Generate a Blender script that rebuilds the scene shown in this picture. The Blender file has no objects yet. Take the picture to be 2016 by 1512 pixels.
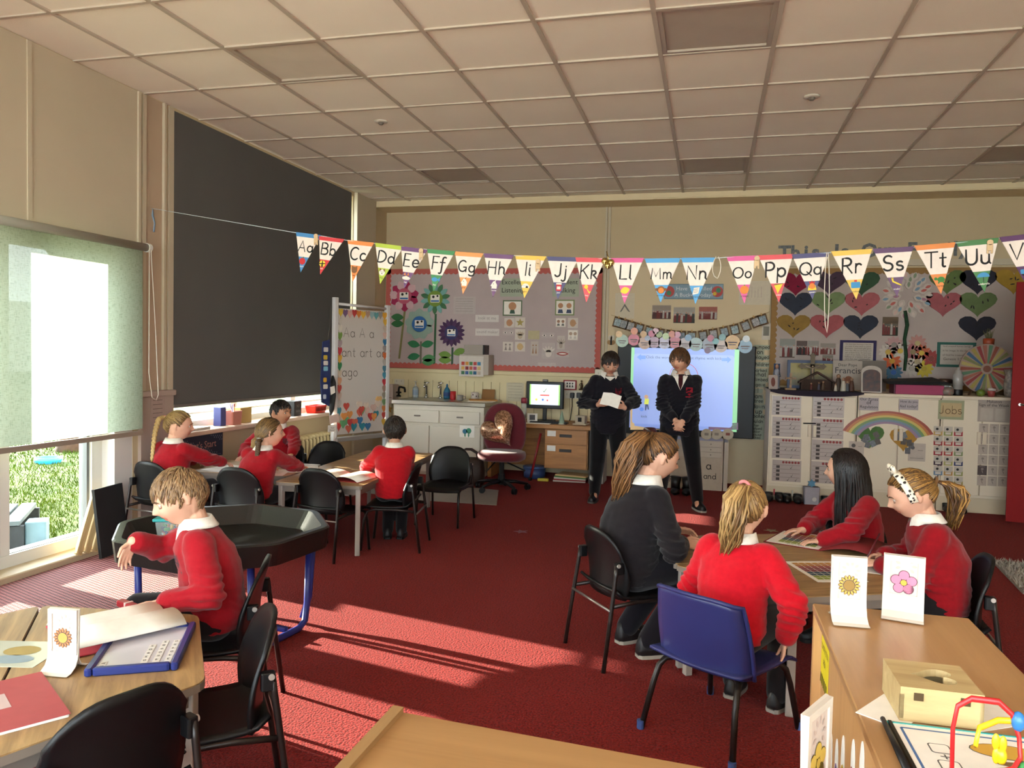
import bpy, bmesh, math, random
import numpy as np
from mathutils import Vector, Matrix, noise
random.seed(7)
SC = bpy.context.scene
COL = SC.collection
PI = math.pi
# ---------------------------------------------------------------- camera
F_PX, YAW, PIT, ROL, CAM_H = 1513.0, 0.2515, -0.0394, 0.0220, 1.33
_f = Vector((-math.sin(YAW)*math.cos(PIT), math.cos(YAW)*math.cos(PIT), math.sin(PIT)))
_r = Vector((math.cos(YAW), math.sin(YAW), 0)); _u = _r.cross(_f)
CR = _r*math.cos(ROL)+_u*math.sin(ROL); CU = -_r*math.sin(ROL)+_u*math.cos(ROL); CF = _f
cam_d = bpy.data.cameras.new('camera'); cam = bpy.data.objects.new('camera', cam_d); COL.objects.link(cam)
cam_d.sensor_fit = 'HORIZONTAL'; cam_d.sensor_width = 36.0; cam_d.lens = F_PX/2016*36.0
cam_d.clip_start = 0.02; cam_d.clip_end = 300
cam.matrix_world = Matrix(((CR.x, CU.x, -CF.x, 0), (CR.y, CU.y, -CF.y, 0), (CR.z, CU.z, -CF.z, CAM_H), (0, 0, 0, 1)))
SC.camera = cam
# ---------------------------------------------------------------- world, sun, exposure
SC.view_settings.view_transform = 'Standard'; SC.view_settings.look = 'None'
SC.view_settings.gamma = 1.0; SC.view_settings.use_curve_mapping = False
SC.view_settings.exposure = 1.80
world = bpy.data.worlds.new('sky'); SC.world = world; world.use_nodes = True
wn = world.node_tree.nodes; wl = world.node_tree.links
wn['Background'].inputs['Color'].default_value = (0.86, 0.93, 1.0, 1)
wn['Background'].inputs['Strength'].default_value = 3.9
SUN_DIR = Vector((1.0, -0.215, -0.236)).normalized()
sun_d = bpy.data.lights.new('sun', 'SUN'); sun = bpy.data.objects.new('sun', sun_d); COL.objects.link(sun)
sun.rotation_euler = SUN_DIR.to_track_quat('-Z', 'Y').to_euler()
sun_d.energy = 13.0; sun_d.angle = math.radians(0.6); sun_d.color = (1.0, 0.90, 0.74)

# ---------------------------------------------------------------- helpers
def at_plane_y(px, py, Y):
    d = CF + CR*((px-1008)/F_PX) - CU*((py-756)/F_PX); t = Y/d.y
    return Vector((d.x*t, Y, CAM_H+d.z*t))
def lin(c):
    return tuple(((x/12.92) if x <= 0.04045 else ((x+0.055)/1.055)**2.4) for x in c)
def rgb(h):
    return lin((int(h[0:2], 16)/255, int(h[2:4], 16)/255, int(h[4:6], 16)/255))
MATS = {}
def M(name, col=None, rough=0.6, metal=0.0, spec=0.5, var=0.0, vscale=8.0, bump=0.0, bscale=60.0, emit=0.0, alpha=1.0, trans=0.0, ior=1.45, stretch=None, sheen=0.0, col2=None, coat=0.0):
    """cached procedural material: base colour with noise variation and fine bump"""
    if name in MATS: return MATS[name]
    m = bpy.data.materials.new(name); m.use_nodes = True
    nt = m.node_tree; b = nt.nodes['Principled BSDF']
    c = rgb(col) if isinstance(col, str) else col
    b.inputs['Base Color'].default_value = (*c, 1); b.inputs['Roughness'].default_value = rough
    b.inputs['Metallic'].default_value = metal; b.inputs['Specular IOR Level'].default_value = spec
    b.inputs['IOR'].default_value = ior
    if sheen: b.inputs['Sheen Weight'].default_value = sheen; b.inputs['Sheen Roughness'].default_value = 0.5
    if coat: b.inputs['Coat Weight'].default_value = coat
    if trans: b.inputs['Transmission Weight'].default_value = trans
    if alpha < 1: b.inputs['Alpha'].default_value = alpha
    if emit:
        b.inputs['Emission Color'].default_value = (*c, 1); b.inputs['Emission Strength'].default_value = emit
    if var or bump:
        tc = nt.nodes.new('ShaderNodeTexCoord'); mp = nt.nodes.new('ShaderNodeMapping')
        nt.links.new(tc.outputs['Object'], mp.inputs['Vector'])
        if stretch: mp.inputs['Scale'].default_value = stretch
    if var:
        n = nt.nodes.new('ShaderNodeTexNoise'); n.inputs['Scale'].default_value = vscale; n.inputs['Detail'].default_value = 5
        nt.links.new(mp.outputs['Vector'], n.inputs['Vector'])
        r = nt.nodes.new('ShaderNodeValToRGB')
        c2 = (rgb(col2) if isinstance(col2, str) else col2) if col2 else tuple(x*(1-var) for x in c)
        c1 = c if col2 else tuple(min(1, x*(1+var*0.6)) for x in c)
        r.color_ramp.elements[0].position = 0.3; r.color_ramp.elements[0].color = (*c2, 1)
        r.color_ramp.elements[1].position = 0.7; r.color_ramp.elements[1].color = (*c1, 1)
        nt.links.new(n.outputs['Fac'], r.inputs['Fac']); nt.links.new(r.outputs['Color'], b.inputs['Base Color'])
        if emit: nt.links.new(r.outputs['Color'], b.inputs['Emission Color'])
    if bump:
        n2 = nt.nodes.new('ShaderNodeTexNoise'); n2.inputs['Scale'].default_value = bscale; n2.inputs['Detail'].default_value = 3
        nt.links.new(mp.outputs['Vector'], n2.inputs['Vector'])
        bp = nt.nodes.new('ShaderNodeBump'); bp.inputs['Strength'].default_value = bump; bp.inputs['Distance'].default_value = 0.01
        nt.links.new(n2.outputs['Fac'], bp.inputs['Height']); nt.links.new(bp.outputs['Normal'], b.inputs['Normal'])
    MATS[name] = m
    return m
def paper(h): return M('paper_'+h, h, rough=0.7, var=0.05, vscale=30)
def plast(h, rough=0.4): return M('plastic_'+h+str(rough), h, rough=rough, var=0.04, vscale=20)

class MB:
    """collects shapes, then links them as ONE mesh object"""
    def __init__(s): s.v = []; s.f = []; s.m = []; s.k = 0; s.X = Matrix.Identity(4); s.sm = []; s.smooth = False
    def mat(s, k): s.k = k; return s
    def at(s, loc=(0, 0, 0), rz=0.0, rx=0.0, ry=0.0, sc=1.0):
        s.X = Matrix.Translation(loc) @ Matrix.Rotation(rz, 4, 'Z') @ Matrix.Rotation(ry, 4, 'Y') @ Matrix.Rotation(rx, 4, 'X') @ Matrix.Scale(sc, 4); return s
    def add(s, vs, fs, smooth=None):
        o = len(s.v); s.v += [tuple(s.X @ Vector(v)) for v in vs]
        s.f += [tuple(o+i for i in f) for f in fs]; s.m += [s.k]*len(fs)
        s.sm += [s.smooth if smooth is None else smooth]*len(fs); return s
    def box(s, x0, x1, y0, y1, z0, z1):
        return s.add([(x0, y0, z0), (x1, y0, z0), (x1, y1, z0), (x0, y1, z0), (x0, y0, z1), (x1, y0, z1), (x1, y1, z1), (x0, y1, z1)],
                     [(3, 2, 1, 0), (4, 5, 6, 7), (0, 1, 5, 4), (1, 2, 6, 5), (2, 3, 7, 6), (3, 0, 4, 7)], False)
    def bev(s, x0, x1, y0, y1, z0, z1, b=0.006, seg=2):
        """box with rounded vertical edges and chamfered top/bottom"""
        b = min(b, (x1-x0)/2.01, (y1-y0)/2.01, (z1-z0)/2.01)
        lo = rrect(x0+b*.5, x1-b*.5, y0+b*.5, y1-b*.5, b*.6, seg); hi = rrect(x0, x1, y0, y1, b, seg)
        return s.rings([[(x, y, z0) for x, y in lo], [(x, y, z0+b*.5) for x, y in hi], [(x, y, z1-b*.5) for x, y in hi], [(x, y, z1) for x, y in lo]])
    def rings(s, R, cap=True, closed=True, smooth=None):
        n = len(R[0]); vs = [p for r in R for p in r]; fs = []
        for i in range(len(R)-1):
            for j in range(n if closed else n-1):
                k = (j+1) % n; fs.append((i*n+j, i*n+k, (i+1)*n+k, (i+1)*n+j))
        if cap: fs.append(tuple(range(n-1, -1, -1))); fs.append(tuple((len(R)-1)*n+j for j in range(n)))
        return s.add(vs, fs, smooth)
    def prism(s, poly, h0, h1, plane='xz'):
        """extrude a 2-D polygon; plane xz stands upright (h along y), xy lies flat (h along z), yz faces x"""
        mp = {'xz': lambda p, h: (p[0], h, p[1]), 'xy': lambda p, h: (p[0], p[1], h), 'yz': lambda p, h: (h, p[0], p[1])}[plane]
        n = len(poly)
        A = [mp(p, h0) for p in poly]; B = [mp(p, h1) for p in poly]
        fs = [tuple(range(n)), tuple(range(2*n-1, n-1, -1))]+[(j, n+j, n+(j+1) % n, (j+1) % n) for j in range(n)]
        return s.add(A+B, fs, False)
    def tube(s, pts, r, n=8, cap=True, closed=False, flat=1.0):
        pts = [Vector(p) for p in pts]; N = len(pts); R = []
        rr = r if isinstance(r, (list, tuple)) else [r]*N
        t0 = (pts[1]-pts[0]).normalized(); up = Vector((0, 0, 1)) if abs(t0.z) < .9 else Vector((1, 0, 0))
        a = t0.cross(up).normalized()
        for i, p in enumerate(pts):
            t = ((pts[(i+1) % N] if (closed or i < N-1) else p) - (pts[i-1] if (closed or i > 0) else p)).normalized()
            a = (a-t*a.dot(t)); a = a.normalized() if a.length > 1e-6 else t.orthogonal().normalized()
            b = t.cross(a)
            R.append([tuple(p+(a*math.cos(2*PI*j/n)+b*math.sin(2*PI*j/n)*flat)*rr[i]) for j in range(n)])
        if closed: R.append(R[0])
        return s.rings(R, cap=cap and not closed, smooth=True)
    def lathe(s, prof, n=20, cap=True, c=(0, 0, 0), smooth=True):
        return s.rings([[(c[0]+r*math.cos(2*PI*j/n), c[1]+r*math.sin(2*PI*j/n), c[2]+z) for j in range(n)] for r, z in prof], cap=cap, smooth=smooth)
    def cyl(s, c, r, h, n=16, axis='z'):
        P = [[(r*math.cos(2*PI*j/n), r*math.sin(2*PI*j/n), z) for j in range(n)] for z in (0, h)]
        f = {'z': lambda p: (c[0]+p[0], c[1]+p[1], c[2]+p[2]), 'y': lambda p: (c[0]+p[0], c[1]+p[2], c[2]-p[1]), 'x': lambda p: (c[0]+p[2], c[1]+p[0], c[2]+p[1])}[axis]
        return s.rings([[f(p) for p in q] for q in P], smooth=False if n < 12 else None)
    def ball(s, c, r, n=12, m=8):
        rx, ry, rz = r if isinstance(r, (tuple, list)) else (r, r, r)
        return s.rings([[(c[0]+rx*math.sin(a)*math.cos(2*PI*j/n), c[1]+ry*math.sin(a)*math.sin(2*PI*j/n), c[2]-rz*math.cos(a)) for j in range(n)]
                        for a in [max(.02, min(PI-.02, PI*i/m)) for i in range(m+1)]], smooth=True)
    def capsule(s, p0, r0, p1, r1, n=12, m=4):
        p0, p1 = Vector(p0), Vector(p1); d = p1-p0; t = d.normalized() if d.length > 1e-6 else Vector((0, 0, 1))
        a = t.orthogonal().normalized(); b = t.cross(a); R = []
        for i in range(m+1):
            th = PI/2*(1-i/m)*0.98; R.append((p0-t*r0*math.sin(th), r0*math.cos(th)))
        for i in range(m+1):
            th = PI/2*i/m*0.98; R.append((p1+t*r1*math.sin(th), r1*math.cos(th)))
        return s.rings([[tuple(c+(a*math.cos(2*PI*j/n)+b*math.sin(2*PI*j/n))*r) for j in range(n)] for c, r in R], smooth=True)
    def text(s, body, size, x=0, z=0, y=0, align='c', plane='xz', sx=1.0):
        V, Fc, w = text_geo(body); ox = {'c': -w/2, 'l': 0, 'r': -w}[align]
        if plane == 'xz': P = [(x+(a+ox)*size*sx, y, z+b*size) for a, b in V]
        elif plane == 'xy': P = [(x+(a+ox)*size*sx, z+b*size, y) for a, b in V]
        else: sg = 1 if plane == 'yz+' else -1; P = [(y, x+sg*(a+ox)*size*sx, z+b*size) for a, b in V]
        return s.add(P, Fc, False)
    def stroke(s, body, size, w, x=0, z=0, y=0, align='c', plane='xz', slant=0.0):
        """rounded single-line school handwriting"""
        pl, tw = stroke_geo(body); ox = {'c': -tw/2, 'l': 0}[align]
        for L in pl:
            P = [Vector(((a+ox+b*slant)*size, b*size)) for a, b in L]; n = len(P); A = []; B = []
            for i in range(n):
                t = (P[min(i+1, n-1)]-P[max(i-1, 0)]); t = t.normalized() if t.length > 1e-9 else Vector((1, 0))
                q = Vector((-t.y, t.x))*w/2; e = t*(w*.35)*(-1 if i == 0 else 1 if i == n-1 else 0)
                A.append(P[i]+q*(.7 if i in (0, n-1) else 1)+e); B.append(P[i]-q*(.7 if i in (0, n-1) else 1)+e)
            mp = (lambda p: (x+p.x, y, z+p.y)) if plane == 'xz' else (lambda p: (x+p.x, z+p.y, y))
            s.add([mp(p) for p in A+B], [(i, n+i, n+i+1, i+1) for i in range(n-1)], False)
        return s
    def mesh(s, name):
        me = bpy.data.meshes.new(name); me.from_pydata(s.v, [], s.f)
        me.polygons.foreach_set('material_index', s.m); me.polygons.foreach_set('use_smooth', s.sm); me.update()
        return me
    def build(s, name, mats, parent=None, loc=None, rz=0.0, **kw):
        if parent and name in ('print', 'marks', 'lettering'): kw.setdefault('kind', 'stuff')
        me = s.mesh(name)
        for m in (mats if isinstance(mats, (list, tuple)) else [mats]): me.materials.append(m)
        return link(name, me, parent, loc, rz, **kw)
def link(name, data, parent=None, loc=None, rz=0.0, label=None, cat=None, group=None, kind=None, rot=None):
    o = bpy.data.objects.new(name, data); COL.objects.link(o); o.parent = parent
    if loc is not None: o.location = loc
    if rot is not None: o.rotation_euler = rot
    elif rz: o.rotation_euler = (0, 0, rz)
    for k, v in (('label', label), ('category', cat), ('group', group), ('kind', kind)):
        if v: o[k] = v
    return o
def thing(name, label, cat, loc=(0, 0, 0), rz=0.0, group=None, rot=None):
    return link(name, None, None, loc, rz, label=label, cat=cat, group=group, rot=rot)
def struct(name, mb, mats, parent=None):
    return mb.build(name, mats, parent, kind=None if parent else 'structure')
def copy_tree(o, parent=None, **props):
    c = o.copy(); COL.objects.link(c); c.parent = parent
    for ch in list(o.children): copy_tree(ch, c)
    for k, v in props.items(): c[k] = v
    return c
# 2-D outlines
def rrect(x0, x1, y0, y1, r, seg=3):
    P = []
    for cx, cy, a in ((x1-r, y1-r, 0), (x0+r, y1-r, 90), (x0+r, y0+r, 180), (x1-r, y0+r, 270)):
        for i in range(seg+1):
            t = math.radians(a+90*i/seg); P.append((cx+r*math.cos(t), cy+r*math.sin(t)))
    return P
def circ(r, n=20, cx=0, cy=0, ry=None, a0=0.0): return [(cx+r*math.cos(a0+2*PI*i/n), cy+(ry or r)*math.sin(a0+2*PI*i/n)) for i in range(n)]
def heart(w, h, n=24, cx=0, cy=0):
    P = []
    for i in range(n):
        t = 2*PI*i/n; x = 16*math.sin(t)**3; y = 13*math.cos(t)-5*math.cos(2*t)-2*math.cos(3*t)-math.cos(4*t)
        P.append((cx-x/32*w, cy+(y+2.5)/29*h))
    return P
def star(r, k=5, inner=.45, cx=0, cy=0, a0=PI/2): return [(cx+(r if i % 2 == 0 else r*inner)*math.cos(a0+PI*i/k), cy+(r if i % 2 == 0 else r*inner)*math.sin(a0+PI*i/k)) for i in range(2*k)]
def leaf(l, w, a, cx=0, cy=0, n=7):
    U = [(l*t, w*math.sin(PI*t)**.8) for t in [i/n for i in range(n+1)]]; Q = U+[(x, -y) for x, y in U[-2:0:-1]]
    c, s = math.cos(a), math.sin(a); return [(cx+x*c-y*s, cy+x*s+y*c) for x, y in Q]
def petals(k, r0, r1, a0=0.0, cx=0, cy=0, n=6, w=.8):
    """closed outline of a k-petal flower"""
    P = []
    for i in range(k):
        for j in range(n):
            t = j/n; a = a0+2*PI*(i+t)/k; P.append((cx+(r0+(r1-r0)*math.sin(PI*t)**w)*math.cos(a), cy+(r0+(r1-r0)*math.sin(PI*t)**w)*math.sin(a)))
    return P
# text
_TX = {}
def text_geo(body, bold=0.0):
    key = (body, bold)
    if key not in _TX:
        c = bpy.data.curves.new('t', 'FONT'); c.body = body; c.size = 1.0; c.resolution_u = 2; c.offset = bold
        o = bpy.data.objects.new('t', c); me = o.to_mesh()
        V = [(v.co.x, v.co.y) for v in me.vertices]; Fc = [tuple(p.vertices) for p in me.polygons]
        w = max([v[0] for v in V] or [0]); o.to_mesh_clear(); bpy.data.objects.remove(o); bpy.data.curves.remove(c)
        _TX[key] = (V, Fc, w)
    return _TX[key]
def _arc(cx, cy, rx, ry, a, b, n=10): return [(cx+rx*math.cos(math.radians(a+(b-a)*i/n)), cy+ry*math.sin(math.radians(a+(b-a)*i/n))) for i in range(n+1)]
GL = {}
def _glyphs():
    bowl = lambda: _arc(.2, .22, .2, .22, 60, 420, 16)
    g = GL
    g['a'] = ([bowl(), [(.4, .44), (.4, .06), (.46, 0)]], .5); g['b'] = ([[(0, .75), (0, 0)], _arc(.18, .21, .18, .21, 160, -160, 14)], .42)
    g['c'] = ([_arc(.2, .22, .2, .22, 50, 310, 12)], .42); g['d'] = ([bowl(), [(.4, .75), (.4, .06), (.46, 0)]], .5)
    g['e'] = ([[(.02, .22), (.36, .24)]+_arc(.19, .22, .19, .22, 8, 315, 13)], .42)
    g['f'] = ([_arc(.2, .6, .12, .14, 50, 180, 6)+[(.08, .6), (.06, -.1)]+_arc(-.04, -.12, .1, .12, 0, -120, 5), [(-.06, .42), (.24, .42)]], .3)
    g['g'] = ([bowl(), [(.4, .44), (.4, -.1)]+_arc(.2, -.12, .2, .14, 0, -150, 7)], .5)
    g['h'] = ([[(0, .75), (0, 0)], _arc(.16, .27, .16, .17, 180, 0, 7)+[(.32, .06), (.37, 0)]], .46)
    g['i'] = ([[(0, .44), (0, .05), (.05, 0)], [(0, .58), (.005, .61)]], .16); g['j'] = ([[(.1, .44), (.1, -.1)]+_arc(-.02, -.12, .12, .14, 0, -140, 6), [(.1, .58), (.105, .61)]], .24)
    g['k'] = ([[(0, .75), (0, 0)], [(.01, .2)]+_arc(.13, .33, .12, .1, 200, -70, 8)+[(.1, .22), (.3, 0)]], .38)
    g['l'] = ([[(0, .75), (0, .06), (.06, 0)]], .18)
    g['m'] = ([[(0, .44), (0, 0)], _arc(.13, .28, .13, .16, 180, 0, 6)+[(.26, 0)], _arc(.39, .28, .13, .16, 180, 0, 6)+[(.52, .06), (.57, 0)]], .66)
    g['n'] = ([[(0, .44), (0, 0)], _arc(.16, .27, .16, .17, 180, 0, 7)+[(.32, .06), (.37, 0)]], .46)
    g['o'] = ([_arc(.2, .22, .2, .22, 90, 450, 16)], .48); g['p'] = ([[(0, .44), (0, -.3)], _arc(.19, .22, .19, .22, 160, -160, 14)], .46)
    g['q'] = ([bowl(), [(.4, .44), (.4, -.28), (.48, -.22)]], .52); g['r'] = ([[(0, .44), (0, 0)], _arc(.14, .27, .14, .17, 175, 40, 6)], .34)
    g['s'] = ([_arc(.15, .335, .14, .105, 40, 270, 8)+_arc(.15, .115, .15, .115, 90, -150, 8)], .4)
    g['t'] = ([[(.1, .66), (.1, .1)]+_arc(.18, .09, .08, .09, 180, 300, 5), [(-.02, .44), (.24, .44)]], .34)
    g['u'] = ([[(0, .44), (0, .17)]+_arc(.17, .17, .17, .17, 180, 350, 7), [(.34, .44), (.34, .06), (.4, 0)]], .48)
    g['v'] = ([[(0, .44), (.17, 0), (.34, .44)]], .44); g['w'] = ([[(0, .44), (.13, 0), (.26, .4), (.39, 0), (.52, .44)]], .62)
    g['y'] = ([[(0, .44), (0, .17)]+_arc(.17, .17, .17, .17, 180, 350, 7), [(.34, .44), (.34, -.1)]+_arc(.16, -.12, .18, .14, 0, -150, 6)], .46)
    g["'"] = ([[(.04, .78), (.0, .64)]], .12); g[' '] = ([], .3)
    g['A'] = ([[(0, 0), (.27, .75), (.54, 0)], [(.09, .25), (.45, .25)]], .64); g['B'] = ([[(0, 0), (0, .75)]+_arc(.2, .57, .2, .18, 90, -90, 7)+[(0, .39)], [(.2, .39)]+_arc(.24, .195, .21, .195, 90, -90, 7)+[(0, 0)]], .54)
    g['C'] = ([_arc(.3, .375, .3, .375, 50, 310, 14)], .6); g['D'] = ([[(0, 0), (0, .75)]+_arc(.12, .375, .42, .375, 90, -90, 12)+[(0, 0)]], .64)
    g['E'] = ([[(.36, .75), (0, .75), (0, 0), (.37, 0)], [(0, .39), (.3, .39)]], .48); g['F'] = ([[(.36, .75), (0, .75), (0, 0)], [(0, .39), (.3, .39)]], .46)
    g['G'] = ([_arc(.3, .375, .3, .375, 50, 330, 14)+[(.56, .3), (.36, .3)], [(.56, .3), (.56, 0)]], .68); g['H'] = ([[(0, 0), (0, .75)], [(.46, 0), (.46, .75)], [(0, .39), (.46, .39)]], .6)
    g['I'] = ([[(0, 0), (0, .75)]], .14); g['J'] = ([[(.3, .75), (.3, .18)]+_arc(.14, .17, .16, .17, 0, -150, 7)], .44)
    g['K'] = ([[(0, 0), (0, .75)], [(.4, .75), (0, .34)], [(.12, .45), (.44, 0)]], .52); g['L'] = ([[(0, .75), (0, 0), (.36, 0)]], .46)
    g['M'] = ([[(0, 0), (.06, .75), (.32, .15), (.58, .75), (.64, 0)]], .76); g['N'] = ([[(0, 0), (0, .75), (.48, 0), (.48, .75)]], .6)
    g['O'] = ([_arc(.34, .375, .34, .375, 90, 450, 18)], .76); g['P'] = ([[(0, 0), (0, .75)]+_arc(.2, .55, .2, .2, 90, -90, 8)+[(0, .35)]], .5)
    g['Q'] = ([_arc(.34, .375, .34, .375, 90, 450, 18), [(.42, .18), (.68, -.06)]], .76); g['R'] = ([[(0, 0), (0, .75)]+_arc(.2, .56, .2, .19, 90, -90, 8)+[(0, .37)], [(.18, .37), (.44, 0)]], .54)
    g['S'] = ([_arc(.22, .565, .2, .185, 40, 270, 9)+_arc(.22, .19, .22, .19, 90, -150, 9)], .54); g['T'] = ([[(.28, .75), (.28, 0)], [(0, .75), (.56, .75)]], .62)
    g['U'] = ([[(0, .75), (0, .25)]+_arc(.24, .25, .24, .25, 180, 360, 9)+[(.48, .75)]], .6); g['V'] = ([[(0, .75), (.28, 0), (.56, .75)]], .64)
    g['W'] = ([[(0, .75), (.18, 0), (.36, .7), (.54, 0), (.72, .75)]], .8)
_glyphs()
def stroke_geo(body):
    x = 0; out = []
    for ch in body:
        ls, w = GL.get(ch, ([], .3)); out += [[(x+a, b) for a, b in L] for L in ls]; x += w+.08
    return out, x-.08
# ---------------------------------------------------------------- special materials
def nodes(name):
    m = bpy.data.materials.new(name); m.use_nodes = True; MATS[name] = m
    return m, m.node_tree, m.node_tree.nodes, m.node_tree.links, m.node_tree.nodes['Principled BSDF'], m.node_tree.nodes['Material Output']
def make_glass():
    m, nt, N, L, b, out = nodes('window_glass'); N.remove(b)
    t = N.new('ShaderNodeBsdfTransparent'); t.inputs[0].default_value = (.93, .96, .95, 1)
    g = N.new('ShaderNodeBsdfGlossy'); g.inputs['Roughness'].default_value = 0.02
    fr = N.new('ShaderNodeFresnel'); fr.inputs['IOR'].default_value = 1.06
    mx = N.new('ShaderNodeMixShader'); L.new(fr.outputs[0], mx.inputs[0]); L.new(t.outputs[0], mx.inputs[1]); L.new(g.outputs[0], mx.inputs[2]); L.new(mx.outputs[0], out.inputs[0])
    return m
GLASS = make_glass()
def make_blind():
    m, nt, N, L, b, out = nodes('sheer_blind'); N.remove(b)
    tc = N.new('ShaderNodeTexCoord'); fac = []
    for sc in ((1, 30, 260), (1, 260, 30)):
        mp = N.new('ShaderNodeMapping'); mp.inputs['Scale'].default_value = sc; L.new(tc.outputs['Object'], mp.inputs[0])
        n = N.new('ShaderNodeTexNoise'); n.inputs['Scale'].default_value = 1.0; n.inputs['Detail'].default_value = 3; L.new(mp.outputs[0], n.inputs['Vector']); fac.append(n)
    ad = N.new('ShaderNodeMath'); ad.operation = 'ADD'; L.new(fac[0].outputs['Fac'], ad.inputs[0]); L.new(fac[1].outputs['Fac'], ad.inputs[1])
    r = N.new('ShaderNodeValToRGB'); L.new(ad.outputs[0], r.inputs[0])
    r.color_ramp.elements[0].position = .75; r.color_ramp.elements[0].color = (.20, .235, .17, 1)
    r.color_ramp.elements[1].position = 1.2; r.color_ramp.elements[1].color = (.31, .35, .27, 1)
    tl = N.new('ShaderNodeBsdfTranslucent'); df = N.new('ShaderNodeBsdfDiffuse'); tp = N.new('ShaderNodeBsdfTransparent')
    L.new(r.outputs[0], tl.inputs[0]); L.new(r.outputs[0], df.inputs[0])
    m1 = N.new('ShaderNodeMixShader'); m1.inputs[0].default_value = .45; L.new(tl.outputs[0], m1.inputs[1]); L.new(df.outputs[0], m1.inputs[2])
    m2 = N.new('ShaderNodeMixShader'); m2.inputs[0].default_value = .03; L.new(m1.outputs[0], m2.inputs[1]); L.new(tp.outputs[0], m2.inputs[2]); L.new(m2.outputs[0], out.inputs[0])
    return m
SHEER = make_blind()
def make_carpet():
    m, nt, N, L, b, out = nodes('red_carpet')
    tc = N.new('ShaderNodeTexCoord')
    n = N.new('ShaderNodeTexNoise'); n.inputs['Scale'].default_value = 110; n.inputs['Detail'].default_value = 4; L.new(tc.outputs['Object'], n.inputs['Vector'])
    n2 = N.new('ShaderNodeTexNoise'); n2.inputs['Scale'].default_value = 1.3; n2.inputs['Detail'].default_value = 3; L.new(tc.outputs['Object'], n2.inputs['Vector'])
    r = N.new('ShaderNodeValToRGB'); L.new(n.outputs['Fac'], r.inputs[0])
    r.color_ramp.elements[0].position = .3; r.color_ramp.elements[0].color = (.12, .006, .005, 1)
    r.color_ramp.elements[1].position = .72; r.color_ramp.elements[1].color = (.32, .016, .012, 1)
    mx = N.new('ShaderNodeMixRGB'); mx.blend_type = 'MULTIPLY'; mx.inputs[0].default_value = .5
    r2 = N.new('ShaderNodeValToRGB'); r2.color_ramp.elements[0].position = .3; r2.color_ramp.elements[0].color = (.75, .72, .72, 1); r2.color_ramp.elements[1].color = (1, 1, 1, 1); L.new(n2.outputs['Fac'], r2.inputs[0])
    L.new(r.outputs[0], mx.inputs[1]); L.new(r2.outputs[0], mx.inputs[2]); L.new(mx.outputs[0], b.inputs['Base Color'])
    b.inputs['Roughness'].default_value = .95; b.inputs['Specular IOR Level'].default_value = .1; b.inputs['Sheen Weight'].default_value = .04
    bp = N.new('ShaderNodeBump'); bp.inputs['Strength'].default_value = .9; bp.inputs['Distance'].default_value = .012; L.new(n.outputs['Fac'], bp.inputs['Height']); L.new(bp.outputs[0], b.inputs['Normal'])
    return m
CARPET = make_carpet()
def make_mat():
    m, nt, N, L, b, out = nodes('entrance_matting')
    tc = N.new('ShaderNodeTexCoord'); mp = N.new('ShaderNodeMapping'); mp.inputs['Rotation'].default_value = (0, 0, .35); L.new(tc.outputs['Object'], mp.inputs[0])
    w = N.new('ShaderNodeTexWave'); w.inputs['Scale'].default_value = 18; w.inputs['Distortion'].default_value = 0; L.new(mp.outputs[0], w.inputs['Vector'])
    w2 = N.new('ShaderNodeTexWave'); w2.bands_direction = 'Y'; w2.inputs['Scale'].default_value = 14; L.new(mp.outputs[0], w2.inputs['Vector'])
    mu = N.new('ShaderNodeMath'); mu.operation = 'MULTIPLY'; L.new(w.outputs['Fac'], mu.inputs[0]); L.new(w2.outputs['Fac'], mu.inputs[1])
    r = N.new('ShaderNodeValToRGB'); r.color_ramp.elements[0].position = .12; r.color_ramp.elements[0].color = (.10, .022, .022, 1); r.color_ramp.elements[1].position = .5; r.color_ramp.elements[1].color = (.46, .16, .15, 1)
    L.new(mu.outputs[0], r.inputs[0]); L.new(r.outputs[0], b.inputs['Base Color']); b.inputs['Roughness'].default_value = .8
    bp = N.new('ShaderNodeBump'); bp.inputs['Distance'].default_value = .01; bp.inputs['Strength'].default_value = .8; L.new(mu.outputs[0], bp.inputs['Height']); L.new(bp.outputs[0], b.inputs['Normal'])
    return m
MATTING = make_mat()
def make_wood(name, c0, c1, axis='x', scale=1.0, rough=.45, rings=9.0):
    m, nt, N, L, b, out = nodes(name)
    tc = N.new('ShaderNodeTexCoord'); mp = N.new('ShaderNodeMapping')
    s = {'x': (1.2, 14, 14), 'y': (14, 1.2, 14), 'z': (14, 14, 1.2)}[axis]; mp.inputs['Scale'].default_value = tuple(q*scale for q in s)
    L.new(tc.outputs['Object'], mp.inputs[0])
    n = N.new('ShaderNodeTexNoise'); n.inputs['Scale'].default_value = 2.2; n.inputs['Detail'].default_value = 8; n.inputs['Roughness'].default_value = .62; n.inputs['Distortion'].default_value = .6; L.new(mp.outputs[0], n.inputs['Vector'])
    r = N.new('ShaderNodeValToRGB'); e = r.color_ramp.elements; e[0].position = .32; e[0].color = (*rgb(c0), 1); e[1].position = .66; e[1].color = (*rgb(c1), 1)
    L.new(n.outputs['Fac'], r.inputs[0]); L.new(r.outputs[0], b.inputs['Base Color']); b.inputs['Roughness'].default_value = rough
    bp = N.new('ShaderNodeBump'); bp.inputs['Strength'].default_value = .08; L.new(n.outputs['Fac'], bp.inputs['Height']); L.new(bp.outputs[0], b.inputs['Normal'])
    return m
OAK = make_wood('table_oak_laminate', '7d5f3c', 'b08c5c', 'x')
BEECH = make_wood('beech_laminate', 'a0764a', 'b4885a', 'y', .5, .32)
PINE = make_wood('pine_board', 'b09060', 'd8bc88', 'z', 1.0, .6)
PLY = make_wood('birch_plywood', 'a68a5c', 'c4ab7a', 'x', .7, .6)
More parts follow.
